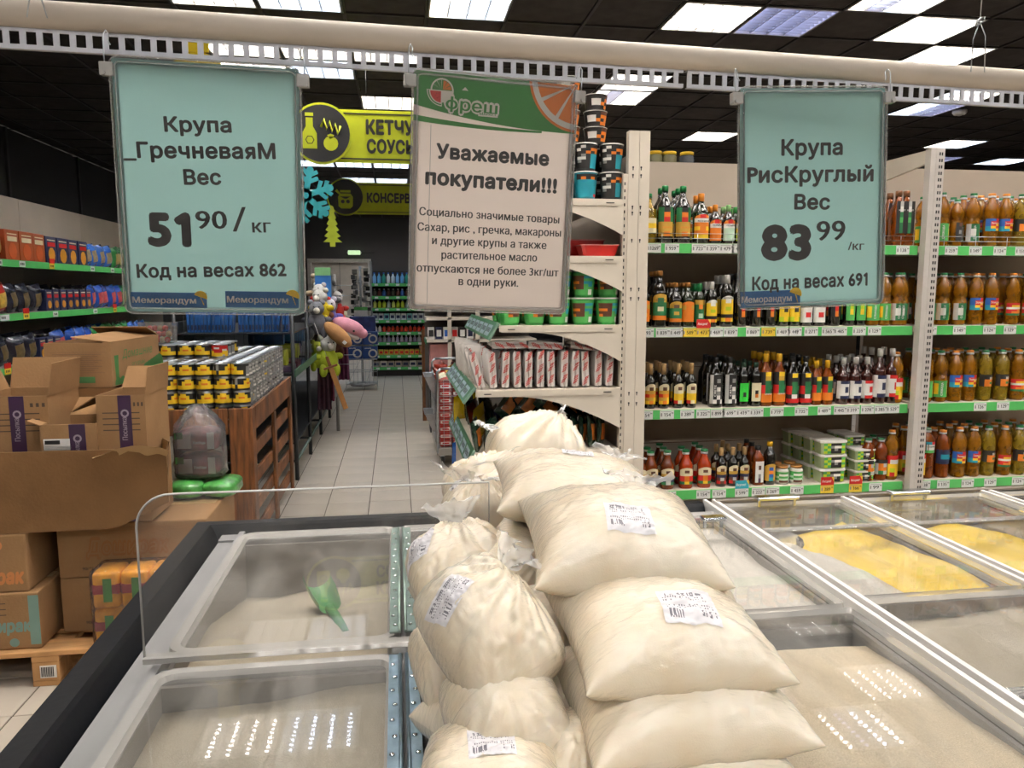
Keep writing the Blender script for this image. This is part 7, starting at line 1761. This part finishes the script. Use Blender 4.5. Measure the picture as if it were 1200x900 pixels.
def bag_fn(w_, d_, h_, seed, pinch=.08, wr=1.0, pleat=None, ex=2.6, round_=0.0):
    def S(u, v, side):
        ru = abs(u); rv = abs(v)
        x = w_ / 2 * u * (1 - pinch * (1 - v * v)); y = d_ / 2 * v * (1 - pinch * (1 - u * u))
        if round_:
            k = 1 - round_ * .29 * (u * u * v * v); x *= k; y *= k
        t = max(0, (1 - ru ** ex)) ** .52 * max(0, (1 - rv ** ex)) ** .52
        n = noise.noise((u * 1.6 + seed, v * 1.6, seed * .7)) * .10
        z = (h_ * .56 * t * (1 + n) if side > 0 else -h_ * .44 * t ** .8 * (1 + n * .5))
        # wrinkles running in from corners and edges
        rad = math.atan2(v, u) if (u or v) else 0
        e = (1 - t) * t * 4
        z += side * wr * .006 * e * noise.noise((rad * 5 + seed, (ru + rv) * .8, seed))
        z += side * wr * .0045 * t ** .5 * abs(noise.noise((u * 3 + v * 2 + seed, v * 9 - u * 3, seed + 3))) * (1.2 if side > 0 else .5)
        z += side * wr * .0018 * t ** .5 * noise.noise((u * 16 + seed, v * 22, seed))
        if pleat:
            px_, py_ = pleat; dx, dy = u - px_, v - py_; rr = math.hypot(dx, dy); aa = math.atan2(dy, dx)
            z += side * .022 * math.exp(-rr * 1.1) * noise.noise((aa * 6, rr * .7, seed)) * t ** .4 * (1.6)
        return Vector((x, y, z))
    return S
def bag(label, px_, py_, z, w_, d_, h_, rot, seed, lab=None, pinch=.09, wr=1.0, pleat=None, ex=2.6, round_=0.0, pos=None, tails=(), n=64):
    S = bag_fn(w_, d_, h_, seed, pinch, wr, pleat, ex, round_)
    p = Vector(pos) if pos else at(px_, py_, z=z)
    t = thing('grain_bag', label, 'bag', p, tuple(R(a) for a in rot), 'clear bags of cream coloured grain piled on the counter')
    t.rotation_mode = 'XYZ'
    b = MB(); m_ = int(n * .8)
    for side in (1, -1):
        P = [[S(math.sin(math.pi / 2 * (-1 + 2 * j / n)), math.sin(math.pi / 2 * (-1 + 2 * i / m_)), side) for j in range(n + 1)] for i in range(m_ + 1)]
        b.grid(P if side > 0 else [r_[::-1] for r_ in P], BAGM)
    b.build('filled_bag', t)
    if lab:
        u0, v0, lw, lh, ang_ = lab; ca, sa = math.cos(R(ang_)), math.sin(R(ang_)); nx, ny = 44, 28; P = []
        for i in range(ny + 1):
            row = []
            for j in range(nx + 1):
                a, c = (j / nx - .5) * lw, (i / ny - .5) * lh
                X, Y = a * ca - c * sa, a * sa + c * ca
                q = S(u0 + X / (w_ / 2), v0 + Y / (d_ / 2), 1); q.z += .0014; row.append(q)
            P.append(row)
        rn = random.Random(seed)
        bars = [rn.random() < .5 for _ in range(nx)]
        words1 = [rn.random() < .72 for _ in range(nx)]; words2 = [rn.random() < .6 for _ in range(nx)]; nums = [rn.random() < .5 for _ in range(nx)]
        def mf(i, j):
            if 5 <= i <= 9 and 4 <= j <= 16: return LABK if bars[j] else LABW
            if i in (4,) and 4 <= j <= 16: return LABK if j % 2 else LABW
            if 5 <= i <= 8 and 30 <= j <= 41: return LABK if nums[j] and i != 6 + (j % 2) else LABW
            if i in (11, 13) and 3 <= j <= 40: return LABK if words2[(j * 3 + i) % nx] and (i + j) % 2 else LABW
            if i in (18, 20) and 3 <= j <= 38: return LABK if words1[(j * 5 + i) % nx] and (i + j) % 2 else LABW
            if 22 <= i <= 24 and 5 <= j <= 36: return LABK if words1[j] and not (i == 23 and j % 2) else LABW
            return LABW
        b = MB(); b.grid(P, None, True, None, mf); b.build('price_label', t, 'white label with barcode')
    for (u0, v0, u1, v1, ln, wd, lift) in tails:
        a = S(u0, v0, 1); c = Vector((u1, v1, lift)).normalized() * ln * .62
        side = Vector((-v1, u1, 0)).normalized() if (u1 or v1) else Vector((1, 0, 0))
        P = []
        for i in range(13):
            f = i / 12
            P.append([a + c * f + side * ((j / 14 - .5) * wd * (.35 + .9 * f)) + Vector((noise.noise((j * .5, f * 3, seed)), noise.noise((j * .5, f * 3, seed + 9)), noise.noise((j * .6, f * 3, seed + 5)))) * .012 * (.2 + f) for j in range(15)])
        b = MB(); b.grid(P, BFILM); b.build('loose_film_tail', t, 'crumpled clear plastic tail')
    return t
# right column, nearest first
bag('large cream bag lowest in the right column, cut by the bottom edge', 0, 0, 0, .29, .24, .085, (0, 0, 2), 1, pos=(.37, .925, .918))
bag('wide cream bag second lowest in the right column, pointed right corner', 0, 0, 0, .315, .25, .125, (7, 1, 4), 2, pos=(.372, .955, .985), lab=(-.02, .68, .075, .06, 3), n=80)
bag('large cream bag with a centred white barcode label, third up the right column', 0, 0, 0, .292, .25, .125, (10, 3, 3), 3, pos=(.362, .985, 1.07), lab=(.1, -.38, .083, .066, -6), n=84)
bag('large cream bag with upright barcode label, second from top of the right column', 0, 0, 0, .29, .25, .13, (13, 2, -3), 4, pos=(.335, 1.11, 1.162), lab=(.0, -.4, .076, .068, -3), tails=((.35, .85, .3, 1, .05, .1, .6),), n=84)
bag('wide cream bag with label on its upper edge, behind the two labelled ones', 0, 0, 0, .305, .24, .115, (8, 6, -5), 5, pos=(.325, 1.345, 1.178), lab=(.0, .42, .065, .05, -4), tails=((.55, .8, .6, 1, .05, .09, .5),), n=76)
bag('domed cream bag with knotted pleated film at the very top back of the pile', 0, 0, 0, .25, .24, .16, (4, 2, 3), 6, pos=(.312, 1.70, 1.175), pleat=(.5, -.1), ex=2.2, round_=.9, tails=((.35, .0, 1, -.6, .05, .05, 1), (-.8, .1, -1, -.3, .06, .08, .1)), n=76)
bag('pale film wrapped cream bag between the top bag and the left column', 0, 0, 0, .26, .24, .13, (6, -8, 12), 7, pos=(.215, 1.60, 1.12), pleat=(-.3, .2), ex=2.2, round_=.8, tails=((-.3, -.5, -.6, -1, .08, .12, .3),), n=64)
# left column
bag('cream bag with label lowest in the left column, cut by the bottom edge', 0, 0, 0, .20, .20, .11, (8, 2, -10), 8, pos=(.105, .875, .93), lab=(.0, .1, .065, .05, 8), round_=.5, ex=2.3)
bag('rounded cream bag under the big labelled one in the left column', 0, 0, 0, .175, .18, .15, (25, -10, 12), 9, pos=(.136, .965, .972), round_=.7, ex=2.2)
bag('big cream bag with slanted label at the upper front of the left column', 0, 0, 0, .18, .235, .15, (38, -22, 20), 10, pos=(.120, 1.02, 1.07), lab=(-.42, .42, .075, .042, 22), round_=.8, ex=2.3, pleat=(.9, .3), tails=((.75, .45, 1, .2, .06, .07, .2),), n=84)
bag('lying cream bag with wrapped label on its left end, behind the big left one', 0, 0, 0, .205, .17, .12, (14, -12, 8), 11, pos=(.103, 1.285, 1.07), lab=(-.66, .2, .06, .05, 60), round_=.8, ex=2.2, pleat=(.2, .9), tails=((.15, .7, .1, 1, .07, .09, .8),), n=76)
bag('cream bag seen through the acrylic divider, loose film on top', 0, 0, 0, .165, .17, .14, (6, -4, 0), 12, pos=(.155, 1.52, 1.085), lab=(-.35, .45, .05, .035, 10), round_=.9, ex=2.1, pleat=(.3, .2), tails=((.2, .0, .3, -.6, .09, .14, 1.2), (-.3, .2, -.4, -.3, .08, .12, 1)), n=64)
# fillers between and below
bag('narrow cream bag wedged between columns under the upright labelled bag', 0, 0, 0, .15, .2, .1, (30, 50, 0), 13, pos=(.205, 1.265, 1.07), round_=.6, ex=2.2)
bag('cream bag wedged behind the third bag of the right column', 0, 0, 0, .13, .16, .09, (40, 30, 10), 14, pos=(.235, 1.12, 1.01), round_=.6, ex=2.2)
bag('small cream bag wedged low in the gap between the columns', 0, 0, 0, .12, .16, .09, (30, 20, -8), 15, pos=(.232, 1.04, .955), round_=.6, ex=2.2)
bag('cream bag standing low in the gap beside the lowest bag', 0, 0, 0, .11, .14, .1, (20, 10, 5), 16, pos=(.215, .93, .93), round_=.6, ex=2.2)
bag('cream bag at the left outer side with loose plastic, beside the hinge', 0, 0, 0, .13, .2, .13, (10, -25, 5), 17, pos=(.075, 1.13, .965), round_=.7, ex=2.2)
for k, q in enumerate(((.33, 1.2, 1.02), (.33, 1.2, .93), (.13, 1.2, .96), (.33, 1.44, 1.06), (.33, 1.46, .95), (.12, 1.42, .95), (.32, 1.72, 1.06), (.32, 1.74, .94), (.14, 1.62, .95), (.16, 1.56, 1.0), (.13,1.03,.92))):
    bag('cream bag hidden inside the pile supporting those above, %s one' % ORD[k], 0, 0, 0, .27 if q[0] > .3 else .17, .24 if q[0] > .3 else .2, .12, (0, 0, 3 * k), 20 + k, pos=q, n=24)
